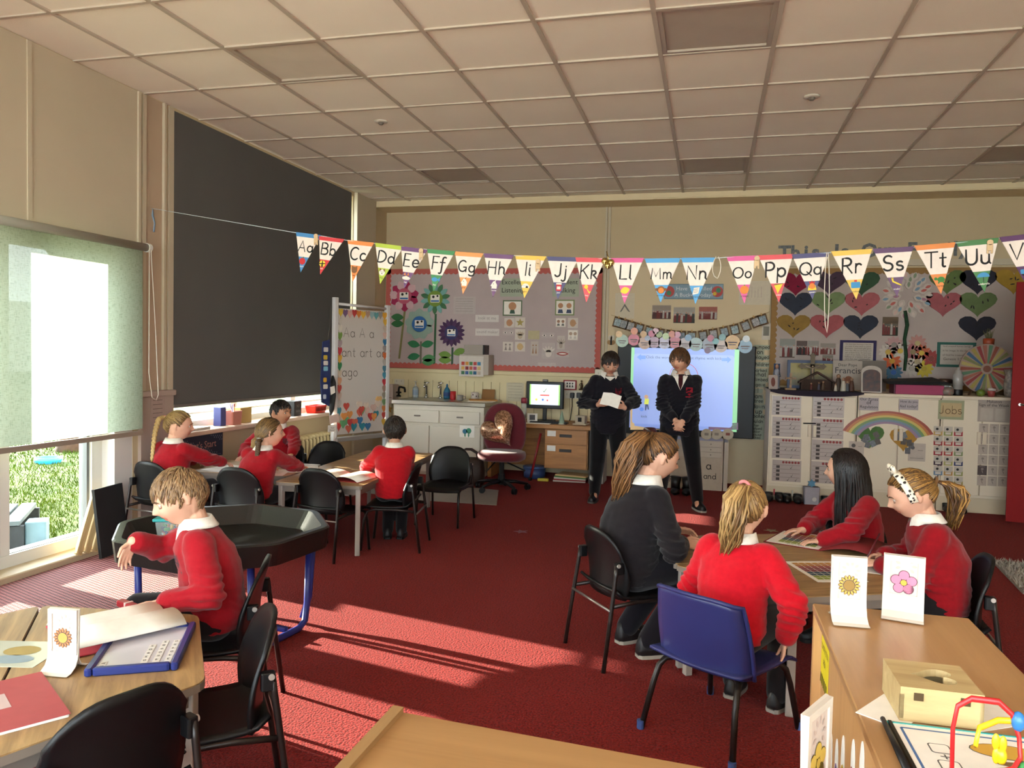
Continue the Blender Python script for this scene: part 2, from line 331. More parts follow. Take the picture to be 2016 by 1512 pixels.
DESKW = make_wood('desk_oak', '8a5a2e', 'b0793f', 'x', .8, .5)
CREAM = M('cream_wall_paint', 'c0ad8c', .75, var=.04, vscale=3, bump=.03, bscale=90)
CREAM2 = M('pale_panel_paint', 'bdb099', .55, var=.03, vscale=3)
WHITEPAINT = M('white_gloss_frame', 'd8d0c2', .35, var=.03, vscale=4)
UPVC = M('white_upvc', 'd6d4cc', .3)
DARKBLIND = M('grey_blackout_cloth', '5a5957', .75, var=.06, vscale=2, bump=.05, bscale=400)
DADO = M('cream_boarding', 'd6c69c', .55, var=.05, vscale=5)
BLACKP = M('black_plastic', '0e0e10', .42, spec=.35, var=.1, vscale=30, bump=.04, bscale=900)
STEEL = M('brushed_steel', 'a9a49a', .28, metal=1.0)
CHROME = M('chrome', 'cfcfcf', .12, metal=1.0)
GREYMET = M('grey_painted_steel', '6f655d', .45)
DARKTUBE = M('dark_bronze_tube', '241d1b', .35, metal=.3)
WHITEMET = M('white_painted_metal', 'c9c7c6', .35)
BLUEMET = M('blue_painted_steel', '26307c', .35)
BLACKMAT = M('matt_black', '0d0d0e', .7)
INK = M('black_ink', '151313', .7)
WHITEP = paper('e8e2d8')

# ---------------------------------------------------------------- floor, ceiling, walls
X0, X1, Y0, Y1, ZC = -3.75, 3.1, -2.6, 8.5, 3.022
struct('floor', MB().box(X0-.2, X1, Y0, Y1+.1, -.15, 0), CARPET)
mt = MB(); mt.prism([(-3.83, 2.55), (-2.66, 2.75), (-2.66, 4.2), (-2.80, 4.27), (-3.83, 4.2)], 0, .008, 'xy')
mt.build('entrance_mat', MATTING, label='dark red ribbed entrance mat laid inside the glazed door', cat='mat')
ceil = struct('ceiling', MB().box(X0-.3, X1+.1, Y0-.1, 8.6, ZC+.03, ZC+.16), M('ceiling_void', '8a8276', .9))
TILE = M('mineral_ceiling_tile', 'efe7d9', .9, var=.03, vscale=2, bump=.12, bscale=180)
TBAR = M('ceiling_grid_bar', 'b9ad9e', .5)
GX = lambda k: -3.922+.6*k
GY = lambda k: 3.28+.585*k
bar = MB(); bar.box(-.012, .012, Y0-GY(0), 8.14-GY(0), 0, .012); barm = bar.mesh('grid_bar'); barm.materials.append(TBAR)
for k in range(1, 12): link('grid_bar', barm, ceil, (GX(k), GY(0), ZC-.004))
bar = MB(); bar.box(X0, X1, -.011, .011, 0, .012); barm = bar.mesh('grid_bar'); barm.materials.append(TBAR)
for k in range(-10, 9): link('grid_bar', barm, ceil, (0, GY(k), ZC-.0035))
tm = MB().box(-.289, .289, -.282, .282, 0, .02).mesh('tile'); tm.materials.append(TILE)
LIGHTS = {(c, r) for c in (2, 6, 10) for r in (1, 6)}
back = MB()
for r in range(-10, 9):
    for c in range(0, 12):
        if (c, r) in LIGHTS and r > 0: continue
        x0, x1, y0, y1 = max(GX(c)+.011, X0), min(GX(c+1)-.011, X1), max(GY(r)+.01, Y0), min(GY(r+1)-.01, 8.14)
        if x1-x0 < .03 or y1-y0 < .03: continue
        if r < -1: back.box(x0, x1, y0, y1, ZC+.004, ZC+.024)
        elif x1-x0 > .575 and y1-y0 > .56: link('tile', tm, ceil, ((x0+x1)/2, (y0+y1)/2, ZC+.004+.0015*((c*7+r*3) % 3)))
        else: MB().box(x0, x1, y0, y1, ZC+.004, ZC+.024).build('tile', TILE, ceil)
back.build('tile_field', TILE, ceil, kind='stuff')
DIFF = M('lamp_diffuser_off', 'b3a799', .55, var=.05, vscale=6); DIFF1 = M('lamp_diffuser_pale', 'd4cabb', .55, var=.05, vscale=6)
lights = []
LBL = {(2, 1): 'square ceiling light panel switched off beside the tall blind, pale grey', (6, 1): 'square ceiling light panel switched off with a deep dark frame, largest of the six',
       (2, 6): 'square ceiling light panel switched off near the beam above the pink bordered pinboard', (6, 6): 'square ceiling light panel switched off near the beam in front of the screen',
       (10, 6): 'square ceiling light panel switched off near the beam above the cupboards', (10, 1): None}
for (c, r), lb in LBL.items():
    if not lb: continue
    x, y = (GX(c)+GX(c+1))/2, (GY(r)+GY(r+1))/2
    t = thing('ceiling_light', lb, 'ceiling light', (x, y, ZC), group='recessed light panels')
    fr = MB()
    for q in ((-.288, .288, -.281, -.255), (-.288, .288, .255, .281), (-.288, -.262, -.255, .255), (.262, .288, -.255, .255)): fr.box(q[0], q[1], q[2], q[3], .0, .03)
    fr.build('frame', M('lamp_frame', 'a79a8c', .5), t); MB().box(-.262, .262, -.255, .255, .012, .02).build('diffuser', DIFF1 if (c, r) == (2, 1) else DIFF, t)
for x, y, lb in ((-2.41, 5.32, 'small round ceiling sensor in the tile above the easel'), (.58, 5.32, 'small round ceiling sensor in the tile right of the screen')):
    t = thing('ceiling_sensor', lb, 'sensor', (x, y, ZC+.004)); MB().lathe([(.05, 0), (.05, -.006), (.042, -.011)], 20).build('rim', M('sensor_white', 'c8c0b4', .4), t)
    MB().lathe([(.022, -.010), (.02, -.02), (.012, -.028)], 14).build('lens', M('sensor_lens', '6a625a', .3), t)

WX = X0-.3
wl_ = MB()
wl_.box(WX, X0, Y0, -2.0, 0, 3.05); wl_.box(WX, X0, -2.0, 1.0, 0, .8); wl_.box(WX, X0, -2.0, 1.0, 2.9, 3.05)
wl_.box(WX, X0, 1.0, 2.72, 0, 3.05); wl_.box(WX, X0, 2.72, 4.36, 2.02, 3.05); wl_.box(WX, X0, 4.36, 4.74, 0, 3.05)
wl_.box(WX, X0, 4.74, 7.62, 0, .68); wl_.box(WX, X0, 4.74, 7.62, 2.98, 3.05); wl_.box(WX, X0-.01, 7.62, Y1+.1, 0, 3.05)
wall_left = struct('wall_left', wl_, CREAM)
# fascia panels and battens above the door blind
for y0, y1 in ((2.3, 3.53), (3.56, 4.385)): MB().box(X0, X0+.008, y0, y1, 2.02, 3.02).build('fascia_panel', CREAM2, wall_left)
for y, z0, w in ((3.545, 1.9, .03), (4.397, 1.0, .022), (4.45, 1.0, .03), (4.645, 1.0, .022), (4.715, .95, .05)):
    MB().box(X0, X0+(.022 if w < .025 else .016), y-w/2, y+w/2, z0, 3.02).build('batten', CREAM2, wall_left)
MB().box(X0, X0+.004, 4.46, 4.63, 1.0, 3.02).build('pier_panel', M('pier_beige', 'b39d86', .6), wall_left)
p = MB(); p.bev(X0, X0+.05, 4.40, 4.74, .98, 1.02, .012); p.box(X0, X0+.025, 4.41, 4.735, 0, .985); p.build('pier_casing', M('pier_casing', 'a8958a', .55), wall_left)
MB().box(X0, X0+.028, 7.64, 8.12, 0, 3.02).build('pilaster', CREAM2, wall_left)
MB().box(X0, X0+.04, 7.62, 7.66, .7, 3.02).build('corner_bead', CREAM2, wall_left)
# glazed door
d1 = link('door_1', None, None, (0, 0, 0), kind='structure')
fr = MB(); XG = -3.90
for y0, y1 in ((2.72, 2.82), (4.115, 4.20)): fr.box(XG-.05, XG+.05, y0, y1, .04, 2.02)
fr.box(XG-.05, XG+.05, 2.82, 4.115, 1.9, 2.02); fr.box(XG-.05, XG+.05, 2.82, 4.115, .04, .115); fr.build('door_frame', UPVC, d1)
st = MB()
for y0, y1, dx in ((3.27, 3.36, .045), (3.36, 3.375, .02), (3.375, 3.44, .05), (3.44, 3.455, .03), (3.455, 3.515, .045)): st.box(XG-.045, XG+dx, y0, y1, .06, 1.95)
st.build('centre_stile', UPVC, d1)
for y0, y1 in ((2.82, 3.27), (3.515, 4.115)):
    MB().box(XG-.006, XG+.006, y0, y1, .1, 1.92).build('pane', GLASS, d1)
    g = MB(); g.box(XG-.02, XG+.03, y1-.022, y1, .1, 1.92); g.box(XG-.02, XG+.03, y0, y1, .1, .118); g.build('glazing_bead', M('rubber_bead', '6b6f70', .4), d1)
MB().bev(-4.02, -3.70, 2.72, 4.36, .0, .045, .012).build('threshold', M('threshold_wood', 'b8a486', .5), d1)
MB().box(XG-.02, -3.752, 4.20, 4.36, .0, 2.02).build('reveal_panel', M('white_reveal', 'd4d0cc', .45), d1)
MB().box(-3.86, -3.835, 3.33, 3.37, .05, .075).build('door_catch', BLACKP, d1)
# sheer roller blind over the door
rb = thing('roller_blind', 'pale translucent roller blind pulled half down over the glazed garden door', 'blind', (-3.655, 0, 0))
bl = MB(); n = 30
R = [[(0.006*math.sin(k*.9)*(.2+.8*(i/8)), 2.55+(4.335-2.55)*k/n, .765+.012*k/n+(1.975-.765)*(1-i/8)) for k in range(n+1)] for i in range(9)]
bl.rings(R, cap=False, closed=False, smooth=True); bl.build('blind_cloth', SHEER, rb)
b2 = MB(); b2.tube([(.02, 2.55, 1.972), (.02, 4.345, 1.978)], .026, 16); b2.build('roller_tube', M('blind_tube', '9b9b8e', .5), rb)
b3 = MB(); b3.box(-.01, .01, 2.55, 4.335, .735, .765); b3.build('bottom_bar', M('blind_bar', '8d8072', .5), rb)
b4 = MB(); b4.cyl((.02, 4.345, 1.978), .03, .03, 16, 'y'); b4.build('end_bracket', UPVC, rb)
b5 = MB(); b5.tube([(.045, 4.36, 1.97), (.05, 4.40, 1.45), (.05, 4.43, 1.0), (.05, 4.41, .965), (.05, 4.37, .985), (.045, 4.345, 1.15), (.045, 4.345, 1.97)], .003, 6); b5.build('pull_chain', M('blind_chain', 'c9c2b6', .4), rb)
# window with blackout blind
w2 = link('window_2', None, None, (0, 0, 0), kind='structure'); fw = MB(); XW = -3.96
for y0, y1 in ((4.74, 4.80), (5.72, 5.80), (6.68, 6.76), (7.57, 7.62)): fw.box(XW-.04, XW+.03, y0, y1, .68, 2.98)
for z0, z1 in ((.70, .745), (.80, .815), (1.9, 1.96), (2.92, 2.98)): fw.box(XW-.04, XW+.03, 4.74, 7.62, z0, z1)
fw.build('window_frame', UPVC, w2)
for y0, y1 in ((4.80, 5.72), (5.80, 6.68), (6.76, 7.57)): MB().box(XW-.004, XW+.004, y0, y1, .745, 2.92).build('pane', GLASS, w2)
MB().bev(XW, X0+.07, 4.74, 7.62, .665, .70, .012).build('window_sill', M('sill_paint', 'd2b8a4', .5), w2)
bb = thing('roller_blind', 'tall dark grey blackout blind hanging over the long window beside the easel', 'blind', (X0+.012, 0, 0))
R = [[(.004*math.sin(k*1.7)*(i/6), 4.745+(7.535-4.745)*k/24, 3.0-(3.0-.905)*i/6) for k in range(25)] for i in range(7)]
o = MB().rings(R, cap=False, closed=False, smooth=True); o.build('blind_cloth', DARKBLIND, bb)
MB().bev(-.008, .012, 4.745, 7.535, .885, .91, .006).build('bottom_bar', M('blind_bar_grey', '6b635e', .5), bb)
# back wall, beam, trunking
wb = MB(); wb.box(WX, X1+.1, Y1, Y1+.12, 0, 3.05); wall_back = struct('wall_back', wb, CREAM)
bm_ = MB(); bm_.box(X0-.02, X1, 8.14, Y1, 2.962, 3.05); struct('trim_1', bm_, M('beam_paint', 'd8c6a2', .6, var=.03))
MB().box(X0, -.62, 8.128, 8.14, 2.958, 2.985).build('beam_lip', M('beam_paint', 'd8c6a2'), wall_back); MB().box(-1.06, X1, 8.13, 8.14, 2.97, 3.018).build('cover_strip', M('beam_paint', 'd8c6a2'), wall_back)
for x in (-1.16, -1.125): MB().box(x, x+.022, Y1-.02, Y1, 1.1, 2.96).build('cable_trunking', CREAM2, wall_back)
ra = MB(); ra.bev(X0, -1.10, Y1-.05, Y1, 1.085, 1.13, .01); ra.box(X0, -1.10, Y1-.03, Y1, 1.0, 1.085); ra.build('picture_rail', DADO, wall_back)
nb = 26; w = (-1.10-X0)/nb
for k in range(nb): MB().box(X0+k*w+.003, X0+(k+1)*w-.003, Y1-.016, Y1, .12, 1.0).build('plank', DADO, wall_back)
MB().box(X0, X1, Y1-.018, Y1, 0, .12).build('skirting', M('skirting_cream', 'c8b795', .5), wall_back)
MB().box(-1.10, .58, Y1-.03, Y1, .0, 2.28).build('wall_panel', M('panel_beige', 'cbb795', .6, var=.03, vscale=3), wall_back)
MB().box(-1.10, .58, Y1-.036, Y1, 2.28, 2.30).build('panel_cap', M('panel_beige'), wall_back)
MB().box(.60, X1, Y1-.03, Y1, 2.30, 2.36).build('dado_cap', CREAM2, wall_back)
# right wall, rear wall with an added window (behind the photographer)
struct('wall_right', MB().box(X1, X1+.12, Y0, Y1+.1, 0, 3.05), CREAM)
wr = MB(); wr.box(WX, X1+.1, Y0-.12, Y0, 0, .1); wr.box(WX, X1+.1, Y0-.12, Y0, 2.85, 3.05); wr.box(WX, -3.5, Y0-.12, Y0, .1, 2.85); wr.box(2.9, X1+.1, Y0-.12, Y0, .1, 2.85)
struct('wall_rear', wr, CREAM)
w3 = link('added_fill_window_rear', None, None, (0, 0, 0), kind='structure'); f3 = MB()  # unseen glazing, put in for sky fill from behind the camera
for x in (-3.5, -1.9, -.3, 1.3, 2.85): f3.box(x, x+.05, Y0-.1, Y0-.04, .1, 2.85)
for z in (.1, 2.8): f3.box(-3.5, 2.9, Y0-.1, Y0-.04, z, z+.05)
f3.build('window_frame', UPVC, w3); MB().box(-3.5, 2.9, Y0-.075, Y0-.07, .13, 2.82).build('pane', GLASS, w3)
w4 = link('added_fill_window_side', None, None, (0, 0, 0), kind='structure'); f4 = MB()  # unseen window, added so sun behind the camera bounces onto the ceiling
for y in (-2.0, -1.0, -.02, .95): f4.box(XW-.04, XW+.03, y, y+.05, .8, 2.9)
for z in (.8, 2.85): f4.box(XW-.04, XW+.03, -2.0, 1.0, z, z+.05)
f4.build('window_frame', UPVC, w4); MB().box(XW-.004, XW+.004, -2.0, 1.0, .82, 2.88).build('pane', GLASS, w4)
rb4 = thing('roller_blind', 'pale translucent roller blind rolled up above the added unseen window behind the front tables', 'blind', (X0+.015, 0, 0))  # goes with the added window, rolled up to let the sun in
MB().rings([[(0, -2.02, z), (0, 1.02, z)] for z in (2.95, 2.75)], cap=False, closed=False).build('blind_cloth', SHEER, rb4)
MB().tube([(.0, -2.02, 2.96), (0, 1.02, 2.96)], .026, 12).build('roller_tube', M('blind_tube', '9b9b8e', .5), rb4)
# red door leaf standing open at the right
rd = link('door_2', None, None, (2.46, 7.30, 0), kind='structure', rz=math.radians(-14))
MB().box(0, .64, -.022, .022, .01, 2.02).build('door_leaf', M('red_door_paint', '7a0809', .6, spec=.2, var=.06, vscale=3), rd)
h = MB(); h.cyl((.06, -.06, 1.0), .011, .04, 10, 'y'); h.tube([(.06, -.055, 1.0), (.17, -.055, 1.0)], .009, 8); h.build('door_handle', STEEL, rd)
# ---------------------------------------------------------------- outside
grass_m = M('lawn_soil', '34450f', .95, var=.5, vscale=4, bump=.6, bscale=30, col2='47521a')
struct('ground_outside', MB().box(-60, WX-.02, -30, 40, -.4, -.12), grass_m)
gb = MB()
rg = random.Random(3)
for i in range(16000):
    d = rg.random()**1.7; x = -4.15-8.5*d-rg.random()*.4; y = 3.6+ (-x-4.1)*(1.02+rg.uniform(-.36, .40)) + rg.uniform(-.3, .5)
    h = rg.uniform(.02, .05)*(1+.5*d); a = rg.random()*6.28; w = .004+.006*d; lx, ly = rg.uniform(-.03, .03), rg.uniform(-.03, .03)
    gb.add([(x-w*math.cos(a), y-w*math.sin(a), -.125), (x+w*math.cos(a), y+w*math.sin(a), -.125), (x+lx, y+ly, -.12+h)], [(0, 1, 2)])
gb.build('lawn_grass', [M('grass_blade', '2c4206', .8, var=.4, vscale=3, col2='4a5810', spec=.1)], label='short sunlit lawn grass growing outside the glazed door', cat='grass', kind='stuff')
tr = thing('tree', 'tree with a rough brown trunk standing on the lawn outside', 'tree', (-8.35, 8.62, -.13))
tk = MB(); tk.tube([(0, 0, 0), (.02, 0, .3), (.0, .03, 1.2), (.06, 0, 2.6)], [.24, .17, .15, .12], 12); tk.build('trunk', M('tree_bark', '5b4234', .9, var=.4, vscale=9, bump=.8, bscale=18), tr)
cr = MB(); rg = random.Random(5)
for i in range(60): cr.tube([(0.04, 0, 2.2+.3*rg.random()), (rg.uniform(-.6, .6), rg.uniform(-.6, .6), 3.2), (rg.uniform(-1.4, 1.4), rg.uniform(-1.4, 1.4), rg.uniform(3.6, 4.6))], [.03, .018, .006], 4)
cr.build('bare_branches', M('tree_bark'), tr)
hp = MB(); hp.at((-7.75, 7.6, -.12)); hp.lathe([(.13, 0), (.15, .03), (.145, .07), (.13, .07), (.115, .02)], 24, cap=False); hp.at()
hp.build('plastic_ring', M('bright_blue_plastic', '2f9fd8', .3), label='bright blue plastic ring lying on the lawn', cat='ring')
be = thing('slatted_bench', 'dark grey slatted pallet bench standing outside against the door', 'bench', (-4.42, 4.18, -.12), rz=math.radians(38))
for k in range(4): MB().bev(-.42+k*.11, -.33+k*.11, -.34, .30, .29, .32, .006).build('slat', M('bench_grey', '4b565c', .7, var=.15), be)
MB().box(-.42, .02, -.33, -.29, .0, .285).build('end_panel', M('bench_dark', '20262b', .75, var=.3, vscale=30), be); MB().box(-.42, .02, .26, .30, .0, .285).build('end_panel', M('bench_dark'), be)
MB().bev(.02, .14, -.30, -.16, 0, .30, .01).build('corner_post', M('bench_blue_grey', '5a7480', .7, var=.2), be)
struct('added_bounce_paving', MB().box(-16, WX-.02, -12, 2.55, -.14, -.10).box(WX, 12, -16, Y0-.14, -.14, -.10), M('bounce_paving_pale', 'd2cab8', .9, var=.08, vscale=3))  # added pale reflector, throws daylight up through the windows onto the ceiling
struct('backdrop_wall', MB().box(-34, -33.6, 6, 60, -.2, 3.4), M('white_render', 'd8d6d0', .8))
# ---------------------------------------------------------------- radiator under the window
rt = thing('radiator', 'cream column radiator on the wall under the window', 'radiator', (-3.66, 6.06, 0))
RM = M('radiator_cream', 'cdbf94', .4)
for k in range(13):
    q = MB(); q.at((0, .035+k*.068, 0))
    for dx in (-.045, 0, .045): q.tube([(dx, 0, .10), (dx, 0, .47), (dx*.6, 0, .505), (0, 0, .515)], [.017, .017, .017, .016], 8)
    q.bev(-.06, .06, -.026, .026, .08, .12, .012); q.ball((0, 0, .5), (.062, .03, .028), 10, 6); q.build('column', RM, rt)
MB().tube([(0, -.02, .11), (0, .93, .11)], .018, 8).build('feed_pipe', RM, rt); MB().tube([(0, -.02, .11), (0, -.03, .0)], .012, 8).build('tail_pipe', RM, rt)
# ---------------------------------------------------------------- tables
TZ = .46
def offset_poly(P, d):
    n = len(P); out = []
    for i in range(n):
        a, b, c = Vector(P[i-1]), Vector(P[i]), Vector(P[(i+1) % n])
        n1 = Vector((-(b-a).y, (b-a).x)).normalized(); n2 = Vector((-(c-b).y, (c-b).x)).normalized()
        k = (n1+n2); k = k/(k.length_squared/2) if k.length > 1e-6 else n1
        out.append(tuple(b+k*d))
    return out
def round_poly(P, r, seg=3):
    out = []; n = len(P)
    for i in range(n):
        a, b, c = Vector(P[i-1]), Vector(P[i]), Vector(P[(i+1) % n]); u = (a-b).normalized(); v = (c-b).normalized()
        for k in range(seg+1):
            t = k/seg; p = b+u*r*(1-t)**2+v*r*t**2; out.append((p.x, p.y))
    return out
def school_table(label, P, loc, rz, group='small classroom tables', top=None):
    """P: outline (counter-clockwise) in local metres"""
    t = thing('school_table', label, 'table', loc, rz, group)
    Q = round_poly(P, .035)
    MB().prism(Q, TZ-.004, TZ, 'xy').build('table_top', top or OAK, t)
    MB().prism(round_poly(offset_poly(P, -.0015), .036), TZ-.024, TZ-.0035, 'xy').build('edge_band', M('grey_edge_band', '7c7065', .5), t)
    I = offset_poly(P, .035)
    ap = MB()
    for i in range(len(I)):
        a, b = Vector(I[i]), Vector(I[(i+1) % len(I)]); d = (b-a).normalized(); q = Vector((-d.y, d.x))*.012
        ap.add([(*(a-q), TZ-.065), (*(b-q), TZ-.065), (*(b+q), TZ-.065), (*(a+q), TZ-.065), (*(a-q), TZ-.022), (*(b-q), TZ-.022), (*(b+q), TZ-.022), (*(a+q), TZ-.022)],
               [(3, 2, 1, 0), (4, 5, 6, 7), (0, 1, 5, 4), (1, 2, 6, 5), (2, 3, 7, 6), (3, 0, 4, 7)])
    ap.build('apron_frame', GREYMET, t)
    for p in I: MB().at((p[0], p[1], 0), rz=math.atan2(p[1], p[0])).bev(-.016, .016, -.016, .016, 0, TZ-.022, .004).build('leg', M('table_leg_grey', '9a8f87', .45), t)
    return t
S3 = math.sqrt(3)/2
TRAP = [(-.545, -.004), (-.272, -S3*.55), (.272, -S3*.55), (.545, -.004)]
a1 = math.radians(128.3)
school_table('trapezoid oak topped table holding the blue framed magnetic board', TRAP, (-1.79, 1.63, 0), a1)
school_table('trapezoid oak topped table with the glossy sheet, next to the garden door side', TRAP, (-1.79, 1.63, 0), a1+PI)
a2 = math.radians(25)
school_table('trapezoid oak topped table under the girl with the leopard hairband', TRAP, (.37, 3.51, 0), a2)
school_table('trapezoid oak topped table with the open red book, beside the girl with long black hair', TRAP, (.37, 3.51, 0), a2+PI)
school_table('long narrow oak topped table where the dark haired boy sits with his back turned', [(-.3, -.85), (.3, -.85), (.3, .85), (-.3, .85)], (-2.505, 5.33, 0), math.radians(4.5))
school_table('rectangular oak topped table in front of the two girls with plaits', [(-.47, -.29), (.47, -.29), (.47, .29), (-.47, .29)], (-3.27, 4.93, 0), math.radians(4.5))

# ---------------------------------------------------------------- chairs (sitter faces +y)
def shell_surface(fn, nu, nv, th=.010):
    """fn(u,v)->Vector ; thick sheet"""
    G = [[fn(-1+2*i/nu, j/nv) for i in range(nu+1)] for j in range(nv+1)]
    mb = MB(); mb.smooth = True; W = nu+1
    def nrm(j, i):
        a = G[j][min(i+1, nu)]-G[j][max(i-1, 0)]; b = G[min(j+1, nv)][i]-G[max(j-1, 0)][i]; n = a.cross(b)
        return n.normalized() if n.length > 1e-9 else Vector((0, 1, 0))
    A = [tuple(G[j][i]) for j in range(nv+1) for i in range(W)]; B = [tuple(G[j][i]-nrm(j, i)*th) for j in range(nv+1) for i in range(W)]
    K = len(A); fs = []
    for j in range(nv):
        for i in range(nu):
            q = (j*W+i, j*W+i+1, (j+1)*W+i+1, (j+1)*W+i); fs.append(q); fs.append(tuple(K+x for x in reversed(q)))
    edge = [i for i in range(W)]+[j*W+nu for j in range(1, nv+1)]+[nv*W+i for i in range(nu-1, -1, -1)]+[j*W for j in range(nv-1, 0, -1)]
    for a, b in zip(edge, edge[1:]+edge[:1]): fs.append((b, a, K+a, K+b))
    mb.add(A+B, fs, True); return mb
def black_chair():
    t = thing('school_chair', '', 'chair', group='black plastic school chairs')
    def back(u, v):
        zt = .575-.085*abs(u)**3.2; z = .285+(zt-.285)*v
        w = .158+.018*math.sin(PI*min(1, v*1.1)); y = -.150-.035*v+.045*abs(u)**2.2+.018*math.sin(PI*v)
        return Vector((u*w, y, z))
    b = shell_surface(back, 14, 12, .012).build('backrest', BLACKP, t)
    def seat(u, v):
        y = -.155+.345*v; z = .290-.012*math.sin(PI*v)+.008*u*u-(.028*((v-.8)/.2)**2 if v > .8 else 0)+(.03*((.15-v)/.15)**2 if v < .15 else 0)
        return Vector((u*(.162+.012*v), y, z))
    shell_surface(seat, 10, 10, -.012).build('seat', BLACKP, t)
    for s in (-1, 1):
        MB().tube([(s*.178, -.215, 0), (s*.172, -.185, .22), (s*.166, -.160, .40), (s*.164, -.155, .445)], .0095, 8).build('leg', DARKTUBE, t)
        MB().tube([(s*.172, .185, 0), (s*.166, .165, .20), (s*.162, .145, .262), (s*.160, .10, .277), (s*.164, -.05, .279), (s*.170, -.17, .272)], .0095, 8).build('leg', DARKTUBE, t)
        q = MB(); q.cyl((s*.152-(.0 if s > 0 else .026), -.152, .445), .0085, .026, 12, 'x'); q.build('bolt', M('bolt_zinc', 'b8b2ab', .35, metal=.6), b)
        w = MB(); w.bev(s*.160-.014, s*.160+.014, -.163, -.125, .405, .455, .006); w.build('side_bracket', BLACKP, b)
    MB().tube([(-.172, -.186, .255), (.172, -.186, .255)], .006, 8).build('stretcher', M('stretcher_grey', '8a827c', .35, metal=.7), t)
    return t
BC = black_chair()
CHAIRS = [((-2.37, 4.55), -8.6, 'empty black chair at the corner of the long narrow table, back to the tray'),
          ((-2.06, 4.86), 99.8, 'black chair under the dark haired boy who sits with his back turned'),
          ((-1.98, 5.67), 180, 'empty black chair facing out in front of the sink cupboard'),
          ((-3.02, 5.58), 178, 'empty black chair in front of the radiator'),
          ((-3.40, 5.62), 192, 'black chair behind the boy who turns towards the easel'),
          ((-3.50, 4.40), -10, 'black chair under the girl with the single long plait'),
          ((-2.87, 4.40), -4, 'black chair under the girl with two plaits'),
          ((-.33, 3.45), -52.7, 'black chair under the girl in the black jumper'),
          ((.80, 4.14), 205, 'black chair under the girl with long straight black hair'),
          ((.92, 3.40), 85, 'black chair under the girl with the leopard hairband'),
          ((-1.68, 2.37), 115.5, 'black chair under the boy writing beside the tray'),
          ((-1.345, 1.86), 128.3, 'empty black chair pushed in beside the writing boy, seat side on'),
          ((-1.365, 1.455), 68.3, 'empty black chair pushed in at the table corner with the red book, back turned')]
for i, ((x, y), a, lb) in enumerate(CHAIRS):
    c = BC if i == 0 else copy_tree(BC)
    c.location = (x, y, 0); c.rotation_euler = (0, 0, math.radians(a)); c['label'] = lb
# navy polypropylene chair
NAVY = M('navy_polypropylene', '2a2d5e', .35, var=.06, vscale=10, bump=.03, bscale=900)
bc = thing('school_chair', 'navy blue plastic chair under the girl with the fair ponytail', 'chair', (.085, 2.835, 0), math.radians(-33.5), 'school chairs of other colours')
def nback(u, v):
    w = .185-.018*v+.008*math.sin(PI*v); z = .262+.27*v-.02*abs(u)**4*v
    y = -.185-.055*v+.04*u*u+(.03*max(0, abs(u)-.88)/.12)
    return Vector((u*w, y, z))
shell_surface(nback, 16, 12, .010).build('backrest', NAVY, bc)
def nseat(u, v):
    y = -.20+.37*v; z = .272-.012*math.sin(PI*v)+.012*u*u-(.03*((v-.82)/.18)**2 if v > .82 else 0)
    return Vector((u*(.185), y, z))
shell_surface(nseat, 10, 10, -.010).build('seat', NAVY, bc)
rim = MB(); rim.tube([tuple(nback(-1, v)) for v in [i/8 for i in range(9)]]+[tuple(nback(u, 1)) for u in [-.9+.2*i for i in range(10)]]+[tuple(nback(1, v)) for v in [1-i/8 for i in range(9)]], .008, 8); rim.build('rolled_edge', NAVY, bc)
for s in (-1, 1):
    l = MB().tube([(s*.185, -.235, 0), (s*.165, -.195, .17), (s*.158, -.175, .225), (s*.148, -.15, .247), (s*.12, -.12, .252), (-s*.0, -.10, .252)], .011, 10).build('leg', DARKTUBE, bc)
    MB().cyl((s*.186, -.237, 0), .0135, .03, 10).build('foot_cap', M('blue_foot_cap', '3b4f83', .5), l)
    l = MB().tube([(s*.185, .20, 0), (s*.165, .165, .17), (s*.158, .145, .225), (s*.148, .12, .247), (s*.12, .09, .252), (0, .07, .252)], .011, 10).build('leg', DARKTUBE, bc)
    MB().cyl((s*.186, .202, 0), .0135, .03, 10).build('foot_cap', M('blue_foot_cap'), l)
# ---------------------------------------------------------------- black play tray on its blue stand
tt = thing('play_tray', 'octagonal black plastic play tray on a blue tubular stand near the garden door', 'tray table', (-2.18, 3.13, 0), math.radians(-8))
def octo(r, z, n=8, k=3):
    P = [(r*math.cos(PI/8+PI/4*i), r*math.sin(PI/8+PI/4*i)) for i in range(n)]
    return [(x, y, z) for x, y in round_poly(P, .04, k)]
q = MB(); q.rings([octo(.445, .400), octo(.485, .405), octo(.497, .497), octo(.487, .504), octo(.457, .504), octo(.405, .417), octo(.39, .414)], cap=True); 
q.build('tray', M('tray_black', '1b1b1a', .33, var=.15, vscale=14, bump=.06, bscale=60), tt)
for s in (-1, 1):
    MB().tube([(s*.33, .20, .40), (s*.33, .19, .12), (s*.33, .175, .04), (s*.33, .13, .016), (s*.33, -.13, .016), (s*.33, -.175, .04), (s*.33, -.19, .12), (s*.33, -.20, .40)], .016, 10).build('leg_frame', BLUEMET, tt)
    MB().tube([(s*.28, .30, .40), (s*.28, .27, .12), (s*.28, .22, .03)], .016, 10).build('strut', BLUEMET, tt)
MB().tube([(-.32, .05, .035), (.32, .05, .035)], .014, 10).build('cross_bar', BLUEMET, tt)
q = MB(); q.box(-.09, .09, -.028, .028, 0, .001); q.build('paper_slip', WHITEP, None, (-1.95, 2.98, .4135), .3, label='white paper slip lying in the play tray', cat='paper')
